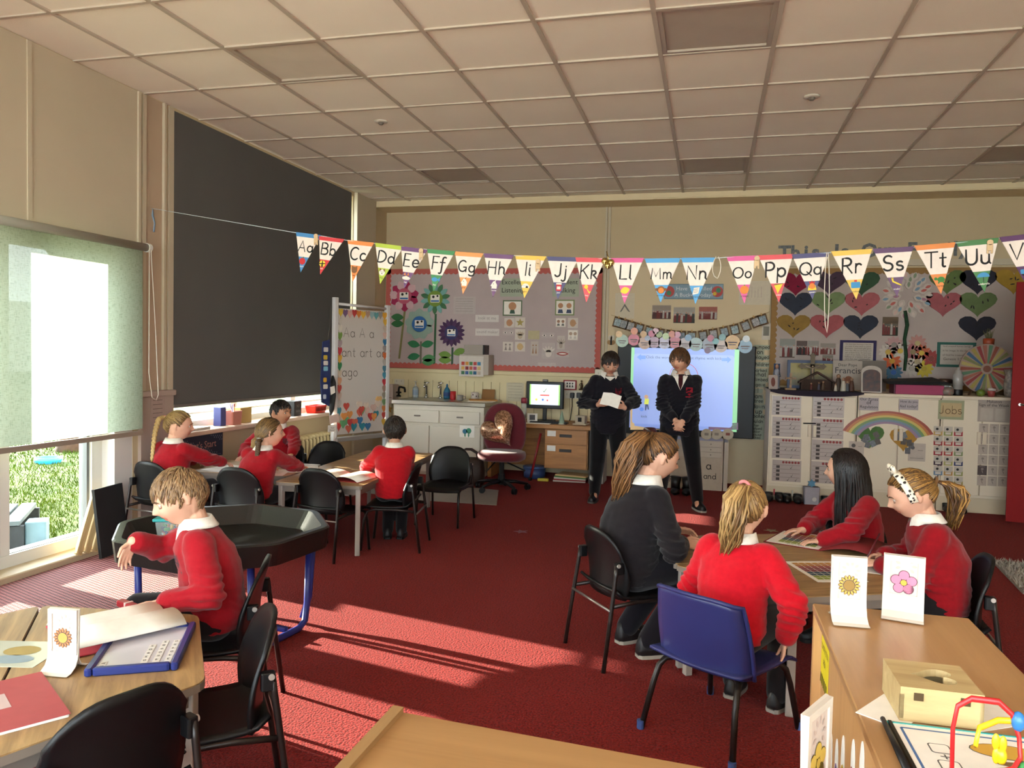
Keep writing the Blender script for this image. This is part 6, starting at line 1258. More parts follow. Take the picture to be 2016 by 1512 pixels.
# photo garland
gx = [W(px, py, 8.42) for px, py in ((1203, 620), (1225, 626), (1252, 634), (1290, 645), (1330, 651), (1370, 652), (1410, 646), (1450, 637), (1488, 622), (1515, 614))]
MB().tube([(x, 8.435, z) for x, z in gx], .002, 5).build('garland_string', M('twine', 'b89a6a', .9), label='brown twine garland string sagging above the screen', cat='string')
ORD = 'first second third fourth fifth sixth seventh eighth ninth tenth eleventh twelfth thirteenth fourteenth fifteenth last'.split()
KR = M('kraft_card', '5f4428', .8)
for k in range(16):
    f = .08+k/15*.82*9/9; f = (.7+k*7.7/15); j = min(8, int(f)); x = gx[j][0]+(gx[j+1][0]-gx[j][0])*(f-j); z = gx[j][1]+(gx[j+1][1]-gx[j][1])*(f-j); dx, dz = gx[j+1][0]-gx[j][0], gx[j+1][1]-gx[j][1]
    t = thing('photo_card', ORD[k]+' brown photo card on the twine garland, counted from the pink bordered pinboard', 'photo', (x, 8.428, z), group='photo cards on the garland', rot=(0, -math.atan2(dz, dx), 0)); MB().box(-.045, .045, -.004, 0, -.115, .0).build('mount', KR, t); MB().box(-.034, .034, -.0052, -.004, -.10, -.02).build('photograph', M('photo_mix%d' % (k % 4), ['6a7a78', '5c5448', '7a6a60', '4c5a60'][k % 4], .3, var=.7, vscale=70), t); MB().box(-.006, .006, -.008, 0, -.012, .014).build('peg', M('peg_wood', 'b8935c', .7), t)
YP = Y1-.032
def photo(label, box, c, Y=YP, c2='2a2624'): 
    def art(a, w, h, y):
        rg = random.Random(label); rc(a.mat(0), -w*.5, w*.5, h*.12, h*.5, y); rc(a.mat(1), -w*.5, w*.5, -h*.5, -h*.25, y); n = rg.randint(5, 9)
        for k in range(n):
            x_, z_ = -w*.42+w*.84*k/(n-1), h*rg.uniform(-.02, .16); s_ = min(w, h)*rg.uniform(.07, .10)
            pg(a.mat(rg.choice((2, 2, 4, 1))), [(x_-s_, -h*.45), (x_+s_, -h*.45), (x_+s_*.8, z_-s_*.6), (x_-s_*.8, z_-s_*.6)], y-.0004-.0001*k); pg(a.mat(3), circ(s_*.62, 8, x_, z_), y-.0006-.0001*k)
        return [paper(c), paper(c2), paper('6a2a28'), paper('a07a66'), paper('a8a098')]
    flat('photograph', label, 'photo', box, M('photo_'+c+c2, c, .3, var=.5, vscale=20, col2=c2), Y, .0025, art=art)
photo('group photo of children in red and white tops above the garland', (1284, 601, 1321, 628), '8f8278', c2='4a2a2c'); photo('larger group photo with a white banner above the garland', (1326, 605, 1368, 636), '9a938c', c2='3a3a34'); photo('group photo of children against a red wall above the garland', (1376, 604, 1412, 629), '9a5a50', c2='5a1f22')
def banner(a, w, h, y):
    rc(a, -w*.49, w*.49, -h*.45, h*.45, y); pg(a.mat(1), circ(h*.36, 18, -w*.42, 0), y-.0005); pg(a, circ(h*.36, 18, w*.40, 0), y-.0005); pg(a.mat(2), circ(h*.16, 12, w*.42, h*.08), y-.001); pg(a, circ(h*.16, 12, -w*.42, -h*.1), y-.001); pg(a.mat(4), circ(h*.12, 10, w*.36, -h*.14), y-.001)
    a.mat(3).text('Have You Filled', h*.36, 0, h*.08, y-.001); a.text('A Bucket Today?', h*.36, 0, -h*.34, y-.001); return [paper('7f98a8'), paper('b0504c'), paper('4a8a6a'), paper('d2d6da'), paper('c8a83a')]
flat('poster', 'blue banner poster asking Have You Filled A Bucket Today', 'poster', (1308, 559, 1424, 589), paper('5f7888'), YP, art=banner)
flat('drawing', 'pencil drawing of a bird on white paper beside the pink border', 'drawing', (1211, 577, 1249, 627), paper('c9bda8'), YP, art=lambda a, w, h, y: (pg(a, [(-w*.25, -h*.25), (0, h*.08), (w*.3, -h*.25), (w*.18, -h*.22), (0, -h*.02), (-w*.15, -h*.22)], y), [paper('6a6664')])[-1])
flat('drawing', 'large faint drawing on white paper above the word cards', 'drawing', (1455, 553, 1517, 600), paper('cbbfaa'), YP, art=lambda a, w, h, y: ([rc(a, -w*.3+k*w*.1, -w*.3+k*w*.1+.004, -h*.2, h*.1+.02*(k % 3), y) for k in range(6)], [paper('b09a90')])[-1])
flat('notice', 'white framed small notice on the edge of the wall panel beside the brown border', 'notice', (1500, 636, 1517, 669), paper('c6bdb0'), YP, art=lambda a, w, h, y: (rc(a, -w*.34, w*.34, -h*.25, h*.3, y), [paper('7a776c')])[-1])
be_ = thing('paper_bee', 'brown paper bee with white wings beside the pink border', 'bee', (W(1203, 674)[0], YP, W(1203, 674)[1])); MB().prism(circ(.045, 16, 0, 0, .03), -.003, 0).build('bee_body', paper('a07c52'), be_); [MB().prism(leaf(.07, .022, a_, 0, .015), -.004, -.003).build('wing', paper('c9bfb0'), be_) for a_ in (1.2, 1.9)]; MB().prism([(-.01, -.029), (.01, -.029), (.01, .029), (-.01, .029)], -.0045, -.003).build('stripe', INK, be_)
WORDS = [('jumped', 1501, 684, 33), ('on', 1497, 694, 14), ('played', 1500, 704, 32), ('children', 1500, 718, 36), ('barked', 1497, 730, 28), ('what', 1497, 738, 26), ('climbed', 1497, 748, 32), ('gave', 1497, 758, 20), ('I', 1493, 770, 16), ('am', 1494, 781, 16), ('tree', 1494, 790, 18), ('down', 1494, 801, 26), ('up', 1494, 811, 14), ('looked', 1494, 820, 30), ("couldn't", 1492, 830, 36), ('her', 1490, 838, 34), ('helped', 1490, 844, 34), ('door', 1490, 850, 34), ('house', 1490, 856, 34), ('liked', 1490, 862, 34)]
for k, (w_, px, py, pw) in enumerate(WORDS):
    x, z = W(px, py, YP); hw = pw*.00545/2; hz = .026 if k < 15 else .017
    t = thing('word_card', 'pale green word card reading %s in the column beside the screen' % w_, 'card', (x, YP, z), group='word cards beside the screen'); MB().box(-hw, hw, -.002-.0002*k, 0, -hz, hz).build('card', paper('a4a895'), t); s_ = min(.062 if k < 15 else .036, 2*hw*.86/max(.3, stroke_geo(w_)[1])); MB().stroke(w_, s_, s_*.11, 0, -s_*.25, -.0026-.0002*k).build('lettering', INK, t)
# white drawer unit below the screen
du = thing('drawer_unit', 'white drawer unit with letter posters below the screen', 'drawers', (0, 0, 0)); DY = 7.93; x0, x1, _, _ = rect_on(1278, 862, 1424, 900, DY); MB().box(x0, x1, DY+.015, 8.28, 0, .50).build('carcass', M('unit_white', 'b5a797', .5), du)
for z0, z1 in ((.44, .495), (.39, .435), (.335, .385)):
    d = MB().bev(x0+.01, x1-.01, DY, DY+.015, z0, z1, .003).build('drawer', M('unit_white'), du); MB().cyl((x1-.12, DY, (z0+z1)/2), .006, -.008, 8, 'y').build('knob', GREYMET, d)
MB().box(x1+.01, x1+.05, DY+.02, 8.28, 0, .49).build('side_post', M('unit_white'), du)
po = MB().box(x0+.01, x1-.01, DY+.005, DY+.014, .01, .33).build('letter_poster', paper('b0a08e'), du); a = MB()
for s_, px, py, sz in (('a', 1396, 920, .10), ('and', 1398, 940, .075), ('the', 1338, 962, .075), ('poppy', 1322, 941, .075), ('off', 1322, 921, .06), ('c', 1355, 918, .06)): xx, z_ = W(px, py, DY); a.stroke(s_, sz, sz*.1, xx, z_-sz*.2, DY+.004)
a.build('lettering', paper('2f2826'), po)
for k, (px, py) in enumerate(((1391, 855), (1411, 855), (1433, 855))):
    x, z = W(px, py, DY-.01); t = thing('round_badge', ['round white badge on the drawer unit, closest to the standing boy', 'round white badge on the drawer unit, middle of three', 'round white badge with a red square on the drawer unit'][k], 'badge', (x, DY-.002, z), group='badges on the drawer unit'); MB().prism(circ(.055, 22), -.006, 0).build('disc', paper('b9ad9a'), t); MB().prism(rrect(-.02, .02, -.012, .014, .003), -.0075, -.006).build('print', paper('7a4038' if k == 2 else '8a8078'), t)
bp_ = thing('pen_pot', 'brown round pot with a white pen on the drawer unit', 'pot', (W(1279, 860, 8.0)[0], 8.0, .50)); MB().lathe([(.045, 0), (.07, .03), (.072, .07), (.055, .10), (.05, .10), (.06, .06)], 20).build('pot', M('brown_pot', '6a3324', .5, var=.2), bp_); MB().tube([(-.05, -.06, .10), (.09, -.05, .03)], .007, 8).build('pen', WHITEP, bp_)
bt = thing('wellington_boots', 'pair of black ankle boots on the floor below the screen', 'boots', (-.235, 7.60, 0))
for s in (-1, 1): q = MB(); q.tube([(s*.055, .03, .0), (s*.055, .03, .10), (s*.05, .03, .17)], [.045, .045, .052], 14); q.ball((s*.055, -.04, .035), (.045, .085, .036), 14, 8); q.build('boot', M('boot_black', '100f10', .35), bt)
# ---------------------------------------------------------------- second pinboard
hn = 0
HEARTS = [(1567, 560, '7a1030', 'crimson'), (1633, 558, '43303e', 'dusky purple'), (1697, 559, '2f4a33', 'dark green'), (1865, 556, '5a6a3c', 'olive green, top row'), (1925, 556, '26242f', 'near black, top row'), (1996, 555, '9a7a2a', 'mustard, beside the red door'),
          (1566, 599, '2c3140', 'slate blue, second row under the crimson heart'), (1630, 598, '6f8058', 'pale green, second row'), (1697, 599, 'a0585c', 'dusty pink with a printed figure'), (1857, 600, '9c555a', 'dusty pink beside the handprint flower'), (1925, 600, '5f7048', 'leaf green, second row'),
          (1562, 643, '8a6c34', 'ochre with dark writing'), (1628, 643, '9a5054', 'rose, third row'), (1694, 644, '2b2f3c', 'slate blue, third row near the purple frame'), (1923, 647, '24242f', 'dark navy above the teal framed text')]
for px, py, c, nm in HEARTS:
    x, z = W(px, py); t = thing('paper_heart', 'paper heart on the brown bordered board, '+nm, 'heart', (x, YB, z), group='paper hearts on the brown bordered pinboard'); MB().prism(heart(.335, .245), -.006, 0).build('heart', M('heart_'+c, c, .85, var=.15, vscale=14), t)
    a = MB(); rg = random.Random(px)
    for k in range(4): u, v_ = rg.uniform(-.09, .09), rg.uniform(-.05, .06); pg(a, leaf(rg.uniform(.02, .05), .006, rg.random()*3, u, v_), -.0066)
    a.build('marks', M('heart_marks', '221c1e', .8), t)
x, z = W(1786, 581); hf = thing('handprint_flower', 'big white handprint flower with a green twisted stem on the brown bordered board', 'flower', (x, YB, z)); hc2 = ['c8b8b0', 'b05a50', '6f8aa0', '7a8a70', 'c9a8a0', '9a6a80']
for ring, (n_, rr) in enumerate(((15, .205), (11, .14), (7, .075))):
    for k in range(n_):
        a_ = 2*PI*k/n_+ring*.3; MB().prism(leaf(.085, .034, a_, rr*.75*math.cos(a_), rr*.75*math.sin(a_), 6), -.006-.004*ring, -.001).build('hand_petal', paper('b9ada4'), hf)
        a2_ = MB(); pg(a2_, leaf(.06, .014, a_, (rr*.75+.02)*math.cos(a_), (rr*.75+.02)*math.sin(a_), 5), -.0068-.004*ring); a2_.build('palm_print', paper(hc2[(k+ring) % 6]), hf)
P = [W(*q_) for q_ in ((1781, 612), (1785, 640), (1780, 668), (1783, 700), (1780, 730))]; MB().tube([(p_[0]-x, -.018, p_[1]-z) for p_ in P], [.022, .026, .022, .024, .018], 9, flat=.7).build('stem', M('crepe_green', '1f4028', .9, var=.4, vscale=18, bump=.6, bscale=30), hf)
photo('portrait photo of a smiling person outdoors on the brown bordered board', (1737, 624, 1768, 661), '5a4a38', YB, '1f2a18')
photo('seaside photo with people, largest on the brown bordered board', (1535, 667, 1565, 704), '8a8a84', YB, '4a3a34'); photo('dark photo of figures in an archway on the brown bordered board', (1568, 671, 1589, 699), '5a4c48', YB, '2a2424'); photo('photo of a crowned group on the brown bordered board', (1590, 671, 1612, 700), '8f8a84', YB, '24262a'); photo('photo of a person on a beach on the brown bordered board', (1615, 676, 1645, 698), '8a8078', YB, '6a4038'); photo('tiny photo of dark figures, lowest of the photos on the board', (1619, 699, 1640, 714), '7a7268', YB, '2a2624')
def framed(label, box, fc, ls, sz):
    x0, x1, z0, z1 = rect_on(*box); w, h = (x1-x0)/2, (z1-z0)/2; t = thing('framed_text', label, 'sign', ((x0+x1)/2, YB, (z0+z1)/2)); MB().bev(-w, w, -.008, 0, -h, h, .004).build('border', paper(fc), t); MB().box(-w+.03, w-.03, -.0095, -.008, -h+.025, h-.025).build('sheet', paper('b3a79c'), t)
    a = MB(); [a.text(s_, min(sz, (2*w-.1)/text_geo(s_)[2]), 0, h*.62-i*(1.42*h/len(ls)), -.0102) for i, s_ in enumerate(ls)]; a.build('lettering', paper('3a3230'), t)
framed('purple bordered typed text on the brown bordered board', (1653, 670, 1725, 717), '241a4a', ['We have been learning in class we', 'are made of what makes us special.', 'Everyone, God made gifts given', 'from him. We are all human and', 'part of God\'s family. All God made', 'is part of our family of God. We', 'believe in creation and we', 'care for our community.'], .026)
framed('teal bordered typed text about God creating human beings', (1844, 674, 1921, 723), '24584e', ['God created human beings', 'in his image. In the image', 'of God he created them.', 'Genesis 1:26-27'], .036)
DA = [(1760, 679, 'b08a88', '8a8078', 'pink petalled with a grey centre'), (1748, 693, 'b9aea4', 'b89a4a', 'white petalled, left of the green stem'), (1772, 691, 'bcb2a6', 'c0a040', 'white petalled with a yellow centre'), (1756, 711, 'b8542a', 'b88a30', 'orange petalled'), (1759, 733, '3a6078', '2f5a9a', 'blue petalled'), (1806, 676, 'b08078', 'b0a070', 'coral petalled at the top right'), (1797, 693, '9a5a60', '8a7a5a', 'dull red petalled beside the stem'), (1814, 695, 'b05a3c', 'c0a040', 'orange red with a yellow centre'), (1805, 712, 'b8aca0', 'a09070', 'white petalled below the orange red one'), (1833, 706, '8e3a38', '7a3a34', 'dark red petalled at the far right'), (1819, 726, 'b09a2e', 'a08a2a', 'yellow petalled'), (1795, 725, 'afa399', '9a9086', 'uncoloured outline, lowest beside the stem')]
for px, py, c, c2, nm in DA:
    x, z = W(px, py); t = thing('paper_daisy', 'coloured in paper daisy on the board, '+nm, 'flower', (x, YB, z), group='coloured daisies on the brown bordered pinboard')
    for k in range(11): a_ = 2*PI*k/11; MB().prism(leaf(.07, .017, a_, .02*math.cos(a_), .02*math.sin(a_), 5), -.005-.001*(k % 2), 0).build('petal', paper(c), t)
    MB().prism(circ(.026, 14), -.009, 0).build('centre', paper(c2), t)
LET = [('T', 1545), ('h', 1566), ('i', 1587), ('s', 1606), ('I', 1647), ('s', 1664), ('O', 1712), ('u', 1738), ('r', 1757), ('F', 1797), ('a', 1822), ('m', 1848), ('i', 1869), ('l', 1882), ('y', 1900)]
for k, (ch, px) in enumerate(LET):
    x, z = W(px, 509-(px-1545)*.022, Y1-.034); mb = MB(); V, Fc, w = text_geo(ch, .035); s_ = .195
    V3 = [((a_-w/2)*s_, 0, b_*s_) for a_, b_ in V]; mb.add(V3, Fc); o = mb.build('paper_letter', M('comic_paper', '7c7a78', .7, var=.5, vscale=30, col2='4a565c'), None, (x, Y1-.001, z), label='patterned paper letter %s of the word %s above the brown bordered board' % (ch, 'This' if k < 4 else 'Is' if k < 6 else 'Our' if k < 9 else 'Family'), cat='letter', group='heading letters')
    o.modifiers.new('thickness', 'SOLIDIFY').thickness = .003
# ---------------------------------------------------------------- on the cupboard fronts
YC = CY-.0015
def chart(label, box):
    def art(a, w, h, y):
        for k in range(4): rc(a.mat(0), -w*.46, w*.46, h*(.26-.19*k), h*(.265-.19*k)+.002, y)
        for k in range(6): pg(a.mat(1), circ(w*.045, 10, -w*.12+k*w*.105, h*.40), y)
        for k in range(4): rc(a.mat(2), -w*.36, -w*.24, h*(.12-.19*k), h*(.24-.19*k), y)
        rg = random.Random(label)
        for k in range(4): x_, z_ = rg.uniform(-.15, .4)*w, h*(.16-.19*rg.randrange(4)); pg(a.mat(3), [(x_, z_), (x_+.008, z_-.014), (x_+.026, z_+.024), (x_+.008, z_-.006)], y)
        return [paper('6a5c58'), paper('7c2f2c'), paper('3c322e'), INK]
    flat('tally_chart', label, 'chart', box, M('laminate_grey', '9a8a84', .3, var=.06), YC, .0015, 'tally charts on the cupboard doors', art=art)
for k, (y0, y1) in enumerate(((780, 818), (821, 860), (863, 903), (906, 948))): chart('tally chart on the cupboard door beside the word cards, %s from the top' % ['first', 'second', 'third', 'fourth'][k], (1520, y0, 1577, y1))
for k, (y0, y1) in enumerate(((782, 822), (824, 864), (866, 907), (909, 952))): chart('tally chart on the cupboard door beside the rainbow cupboard, %s from the top' % ['first', 'second', 'third', 'fourth'][k], (1600-k*1.2, y0, 1662-k*1.2, y1))
MB().tube([(-.055, 0, 0), (.03, 0, .002), (.055, 0, .002)], [.006, .007, .005], 8).build('marker_pen', BLACKP, None, (W(1594, 834, 7.566)[0], 7.573, W(1594, 834, 7.57)[1]), label='black marker pen stuck across the first pair of cupboard doors', cat='pen')
flat('sign', 'scroll cornered sign reading Our Zones of Regulation', 'sign', (1691, 783, 1730, 808), paper('9c9092'), YC, art=lines('Our Zones', 'of', 'Regulation', size=.05)); flat('sign', 'scroll cornered sign reading How do you feel today', 'sign', (1770, 786, 1808, 807), paper('9c9092'), YC, art=lines('How do you', 'feel today?', size=.055))
x, z = W(1746, 876, YC); rb_ = thing('paper_rainbow', 'laminated paper rainbow arching across the middle cupboard doors', 'rainbow', (x, YC-.001, z))
for k, c in enumerate(('8a3a2a', 'a8622e', 'b09a48', '5f7a4a', '5f7080', '80647c')):
    R0, R1 = .385-.024*k, .385-.024*(k+1); P = [(R0*1.06*math.cos(t_), R0*.80*math.sin(t_)) for t_ in [math.radians(22+136*i/20) for i in range(21)]]+[(R1*1.06*math.cos(t_), R1*.80*math.sin(t_)) for t_ in [math.radians(158-136*i/20) for i in range(21)]]; MB().prism(P, -.002, 0).build('colour_band', M('rainbow_'+c, c, .35), rb_)
for px, py, c, nm in ((1713, 861, '3f5f2a', 'green'), (1779, 867, '9a6f22', 'amber')):
    x, z = W(px, py, YC); t = thing('paper_heart', '%s paper heart covered with small photos under the rainbow' % nm, 'heart', (x, YC, z), group='feeling hearts'); MB().prism(heart(.235, .21), -.002, 0).build('heart', paper(c), t); rg = random.Random(px)
    for k in range(7): q = MB(); q.box(-.022, .022, -.001, 0, -.028, .028); q.build('photo', M('pic%d' % (k % 3), ['4a4a50', '3c332e', '5a6068'][k % 3], .3, var=.6, vscale=80), t, (rg.uniform(-.07, .07), -.0025-.0012*k, rg.uniform(-.10, .05)), rot=None).rotation_euler = (0, rg.uniform(-.6, .6), 0)
flat('feelings_card', 'white outlined feelings card under the green heart', 'card', (1671, 869, 1701, 902), paper('a5978c'), YC, art=lambda a, w, h, y: (pg(a, circ(w*.14, 12, -w*.2, h*.25), y), rc(a, -w*.4, w*.4, -h*.3, -h*.28, y), rc(a, w*.1, w*.35, h*.2, h*.22, y), [paper('4a4444')])[-1]); flat('feelings_card', 'white outlined feelings card under the amber heart', 'card', (1788, 873, 1822, 908), paper('a5978c'), YC, art=lambda a, w, h, y: (pg(a, circ(w*.12, 12, -w*.25, h*.25), y), rc(a, -w*.4, w*.4, -h*.34, -h*.32, y), rc(a, w*.05, w*.35, h*.1, h*.12, y), [paper('4a4444')])[-1])
flat('sign', 'green framed handwritten sign reading Jobs', 'sign', (1847, 788, 1898, 826), paper('8a8a6c'), YC, art=lambda a, w, h, y: (rc(a, -w*.4, w*.4, -h*.36, h*.36, y), a.mat(1).stroke('Jobs', h*.55, .006, 0, -h*.2, y-.0006), [paper('a8906a'), paper('5a4326')])[-1])
JC = ['a8854a', '7a8048', '8e2430', '8e2a30', '9a3430', '8e2434', '8e2030', '9a302c', '6f7a50', '3a2434', '8f8c50', '1f2a58', '5a7088', 'a0763c', '7f8048', None, '9a8044', '8f7c3c']; JN = ['ochre', 'moss', 'scarlet', 'brick', 'rust', 'carmine', 'ruby', 'vermilion', 'sage', 'aubergine', 'straw', 'navy', 'blue grey', 'amber', 'khaki', None, 'sand', 'gold']
for k, c in enumerate(JC):
    if not c: continue
    r_, q_ = divmod(k, 3); bx = (1838+q_*20, 839+r_*19.6+q_*.8, 1855.5+q_*20, 857+r_*19.6+q_*.8)
    flat('job_card', 'small white job card with a %s lower edge, row %s of the jobs board' % (JN[k], ['one', 'two', 'three', 'four', 'five', 'six'][r_]), 'card', bx, paper('a89c90'), YC, .0015, 'job cards', art=lambda a, w, h, y, c=c: (pg(a, [(-w/2, -h/2), (w/2, -h/2), (w/2, h*.05), (w*.35, -h*.12), (-w*.35, -h*.12), (-w/2, h*.02)], y), rc(a.mat(1), -w*.32, w*.32, -h*.38, -h*.16, y-.0005), pg(a.mat(2), circ(h*.14, 8, -w*.1, h*.2), y), [paper(c), paper('b8aca0'), INK])[-1])
flat('sign', 'laminated sheet headed Makaton Sign of the Week', 'sign', (1925, 786, 1988, 831), M('laminate_grey2', '94867c', .3, var=.06), YC, art=lambda a, w, h, y: (a.text('Makaton', .034, 0, h*.34, y), a.text('Sign of the Week', .034, 0, h*.18, y), a.mat(1), rc(a, w*.05, w*.36, -h*.44, h*.1, y), rc(a, -w*.42, -w*.02, -h*.44, h*.1, y), [paper('2a2422'), paper('a39588')])[-1])
for k in range(18):
    r_, q_ = divmod(k, 3); bx = (1927.5+q_*20.5-r_*.8, 834+r_*20.6+q_*.7, 1946+q_*20.5-r_*.8, 853+r_*20.6+q_*.7)
    flat('sign_card', 'pale line drawing card in the %s row of the signing chart, %s column' % (['first', 'second', 'third', 'fourth', 'fifth', 'sixth'][r_], ['left', 'middle', 'right'][q_]), 'card', bx, paper('a09084' if k != 12 else '4a3c3a'), YC, .0015, 'signing cards', art=lambda a, w, h, y: (pg(a, circ(h*.13, 8, 0, h*.14), y), rc(a, -w*.3, w*.3, h*.36, h*.40, y), pg(a, leaf(h*.4, w*.05, -1.2, -.005, h*.05), y), [paper('7c6e66')])[-1])
# ---------------------------------------------------------------- alphabet bunting
YN = 4.35
BUNT = [('Aa', 'apple', (583, 457, 632, 463, 600, 538), '3f7cb0'), ('Bb', 'ball', (629, 465, 678, 471, 638, 543), 'c22a30'), ('Cc', 'cat', (684, 472, 737, 478, 702, 556), 'd87f3c'), ('Dd', 'dog', (739, 478, 795, 485, 757, 561), 'a3b52e'), ('Ee', 'egg', (790, 485, 842, 491, 804, 570), '5c2a5e'), ('Ff', 'fish', (841, 490, 897, 495, 860, 575), '2f7a3c'), ('Gg', 'goat', (895, 495, 952, 499, 917, 580), 'd8863a'), ('Hh', 'horse', (953, 499, 1012, 502, 975, 586), '5a2458'), ('Ii', 'igloo', (1014, 502, 1076, 505, 1036, 588), 'd8a92c'), ('Jj', 'jam', (1077, 505, 1140, 507, 1101, 590), '2f2656'), ('Kk', 'key', (1133, 507, 1192, 508, 1156, 596), 'c2262e'), ('Ll', 'lemon', (1203, 508, 1268, 508, 1230, 598), 'c03a78'), ('Mm', 'monkey', (1269, 509, 1340, 508, 1300, 596), '2f86ba'), ('Nn', 'news', (1341, 508, 1409, 507, 1368, 599), '2f86ba'), ('Oo', 'orange', (1430, 505, 1493, 503, 1464, 598), 'c0347a'), ('Pp', 'pizza', (1492, 503, 1562, 500, 1531, 596), 'c2262c'), ('Qq', 'queen', (1558, 501, 1634, 496, 1594, 590), '30265a'), ('Rr', 'robot', (1636, 495, 1717, 490, 1681, 590), 'cfa72a'), ('Ss', 'snake', (1718, 490, 1799, 485, 1761, 585), '4c1f4e'), ('Tt', 'turtle', (1799, 484, 1881, 477, 1845, 580), 'd07a34'), ('Uu', 'umbrella', (1881, 476, 1966, 468, 1929, 577), '2f6a2c'), ('Vv', 'van', (1967, 467, 2056, 457, 2010, 566), '4c2050')]
def pic(a, kind, x, z, s, y):
    """tiny picture made of flat shapes; returns nothing, uses fixed material slots"""
    C = lambda k, P: pg(a.mat(k), [(x+p*s, z+q*s) for p, q in P], y-.0004*(1+k*.1))
    R_, Yl, W_, K, Bl, Gn, Br, Or = 0, 1, 2, 3, 4, 5, 6, 7
    if kind == 'apple': C(R_, circ(.5, 14)); C(Gn, leaf(.3, .1, .8, 0, .45))
    elif kind == 'ball': C(Yl, circ(.5, 14)); C(K, [(-.15, -.48), (.15, -.48), (.05, .5), (-.05, .5)]); C(K, [(-.5, -.1), (.5, .0), (.5, .15), (-.5, .05)])
    elif kind in ('cat', 'dog'): C(Br if kind == 'cat' else W_, circ(.45, 14)); C(Br, [(-.45, .1), (-.4, .6), (-.1, .4)]); C(Br, [(.45, .1), (.4, .6), (.1, .4)]); C(K, circ(.08, 8, 0, -.12)); C(K, circ(.06, 6, -.16, .1)); C(K, circ(.06, 6, .16, .1))
    elif kind == 'egg': C(W_, circ(.6, 14, 0, -.2, .25)); C(Yl, circ(.22, 10, 0, -.1)); C(Or, [(-.4, .2), (-.1, .2), (-.25, .6)]); C(Or, [(.4, .2), (.1, .2), (.25, .6)])
    elif kind == 'fish': C(Bl, leaf(1.0, .3, 0, -.55)); C(Bl, [(.35, 0), (.7, .35), (.7, -.35)]); C(W_, circ(.09, 8, -.3, .08)); C(R_, circ(.16, 8, .05, -.02))
    elif kind in ('goat', 'horse'): C(W_, [(-.35, -.5), (.35, -.5), (.4, .0), (.1, .5), (-.15, .45), (-.5, -.15), (-.3, -.25)]); C(K, circ(.06, 6, -.12, .12)); C(Br if kind == 'goat' else W_, [(.0, .45), (.3, .75), (.15, .4)])
    elif kind == 'igloo': C(W_, [(.55*math.cos(PI*i/10), .6*math.sin(PI*i/10)-.25) for i in range(11)]); C(K, [(.2+.18*math.cos(PI*i/6), .3*math.sin(PI*i/6)-.25) for i in range(7)]); C(Bl, [(-.5, 0), (.5, 0), (.5, .03), (-.5, .03)])
    elif kind == 'jam': C(R_, rrect(-.35, .35, -.5, .35, .1)); C(W_, rrect(-.38, .38, .35, .55, .05)); C(W_, rrect(-.25, .25, -.3, .1, .05)); C(R_, circ(.1, 8, 0, -.1))
    elif kind == 'key': C(Yl, circ(.26, 12, -.15, .35)); C(Yl, [(-.15, .2), (-.05, .25), (.4, -.45), (.3, -.5)]); C(R_, circ(.1, 8, -.15, .35)); C(Yl, [(.3, -.4), (.5, -.3), (.45, -.2), (.28, -.28)])
    elif kind == 'lemon': C(Yl, leaf(1.2, .42, .3, -.58, -.17))
    elif kind == 'monkey': C(Br, circ(.5, 14)); C(Br, circ(.2, 8, -.55, .05)); C(Br, circ(.2, 8, .55, .05)); C(Or, circ(.36, 12, 0, -.08)); C(K, circ(.06, 6, -.14, .06)); C(K, circ(.06, 6, .14, .06)); C(K, [(-.15, -.22), (.15, -.22), (.1, -.27), (-.1, -.27)])
    elif kind == 'news': C(W_, [(-.4, -.5), (.3, -.35), (.45, .45), (-.25, .35)]); [C(K, [(-.28, .15-.18*k), (.25, .25-.18*k), (.26, .21-.18*k), (-.27, .11-.18*k)]) for k in range(3)]
    elif kind == 'orange': C(Or, circ(.5, 16)); C(Gn, leaf(.25, .08, .6, -.1, .45))
    elif kind == 'pizza': C(Yl, [(-.5, .4), (.45, .55), (-.1, -.6)]); C(R_, circ(.11, 8, -.12, .25)); C(R_, circ(.11, 8, .15, .3)); C(R_, circ(.1, 8, -.05, -.08)); C(Br, [(-.5, .4), (.45, .55), (.45, .65), (-.55, .5)])
    elif kind == 'queen': C(Or, circ(.36, 12)); C(Yl, [(-.5, -.5), (.5, -.5), (.42, .15), (.36, -.2), (-.36, -.2), (-.42, .15)]); C(R_, [(-.3, .3), (.3, .3), (.35, .65), (.15, .45), (0, .7), (-.15, .45), (-.35, .65)]); C(K, circ(.05, 6, -.12, .02)); C(K, circ(.05, 6, .12, .02))
    elif kind == 'robot': C(Bl, rrect(-.5, .5, -.35, .35, .1)); C(W_, circ(.13, 10, -.22, .08)); C(W_, circ(.13, 10, .22, .08)); C(K, circ(.06, 6, -.22, .08)); C(K, circ(.06, 6, .22, .08)); C(R_, rrect(-.15, .15, .38, .58, .05)); C(K, [(-.2, -.2), (.2, -.2), (.15, -.25), (-.15, -.25)])
    elif kind == 'snake': C(Yl, [(-.55, .55), (-.35, .6), (-.3, .2), (.1, .0), (.5, -.25), (.55, -.4), (.0, -.15), (-.45, .1)]); C(K, circ(.05, 6, -.45, .5))
    elif kind == 'turtle': C(Gn, circ(.4, 14, .1, 0, .32)); C(Gn, circ(.18, 10, -.45, .1)); C(Gn, leaf(.3, .08, -1.9, -.1, -.2)); C(Gn, leaf(.3, .08, -1.3, .3, -.2)); C(K, circ(.04, 6, -.5, .15))
    elif kind == 'umbrella': C(Bl, [(.6*math.cos(PI*i/12), .5*math.sin(PI*i/12)) for i in range(13)]); C(Yl, [(0, 0), (.25, 0), (.12, .46)]); C(Yl, [(-.55, 0), (-.3, 0), (-.2, .4)]); C(K, [(-.03, -.55), (.03, -.55), (.03, .02), (-.03, .02)])
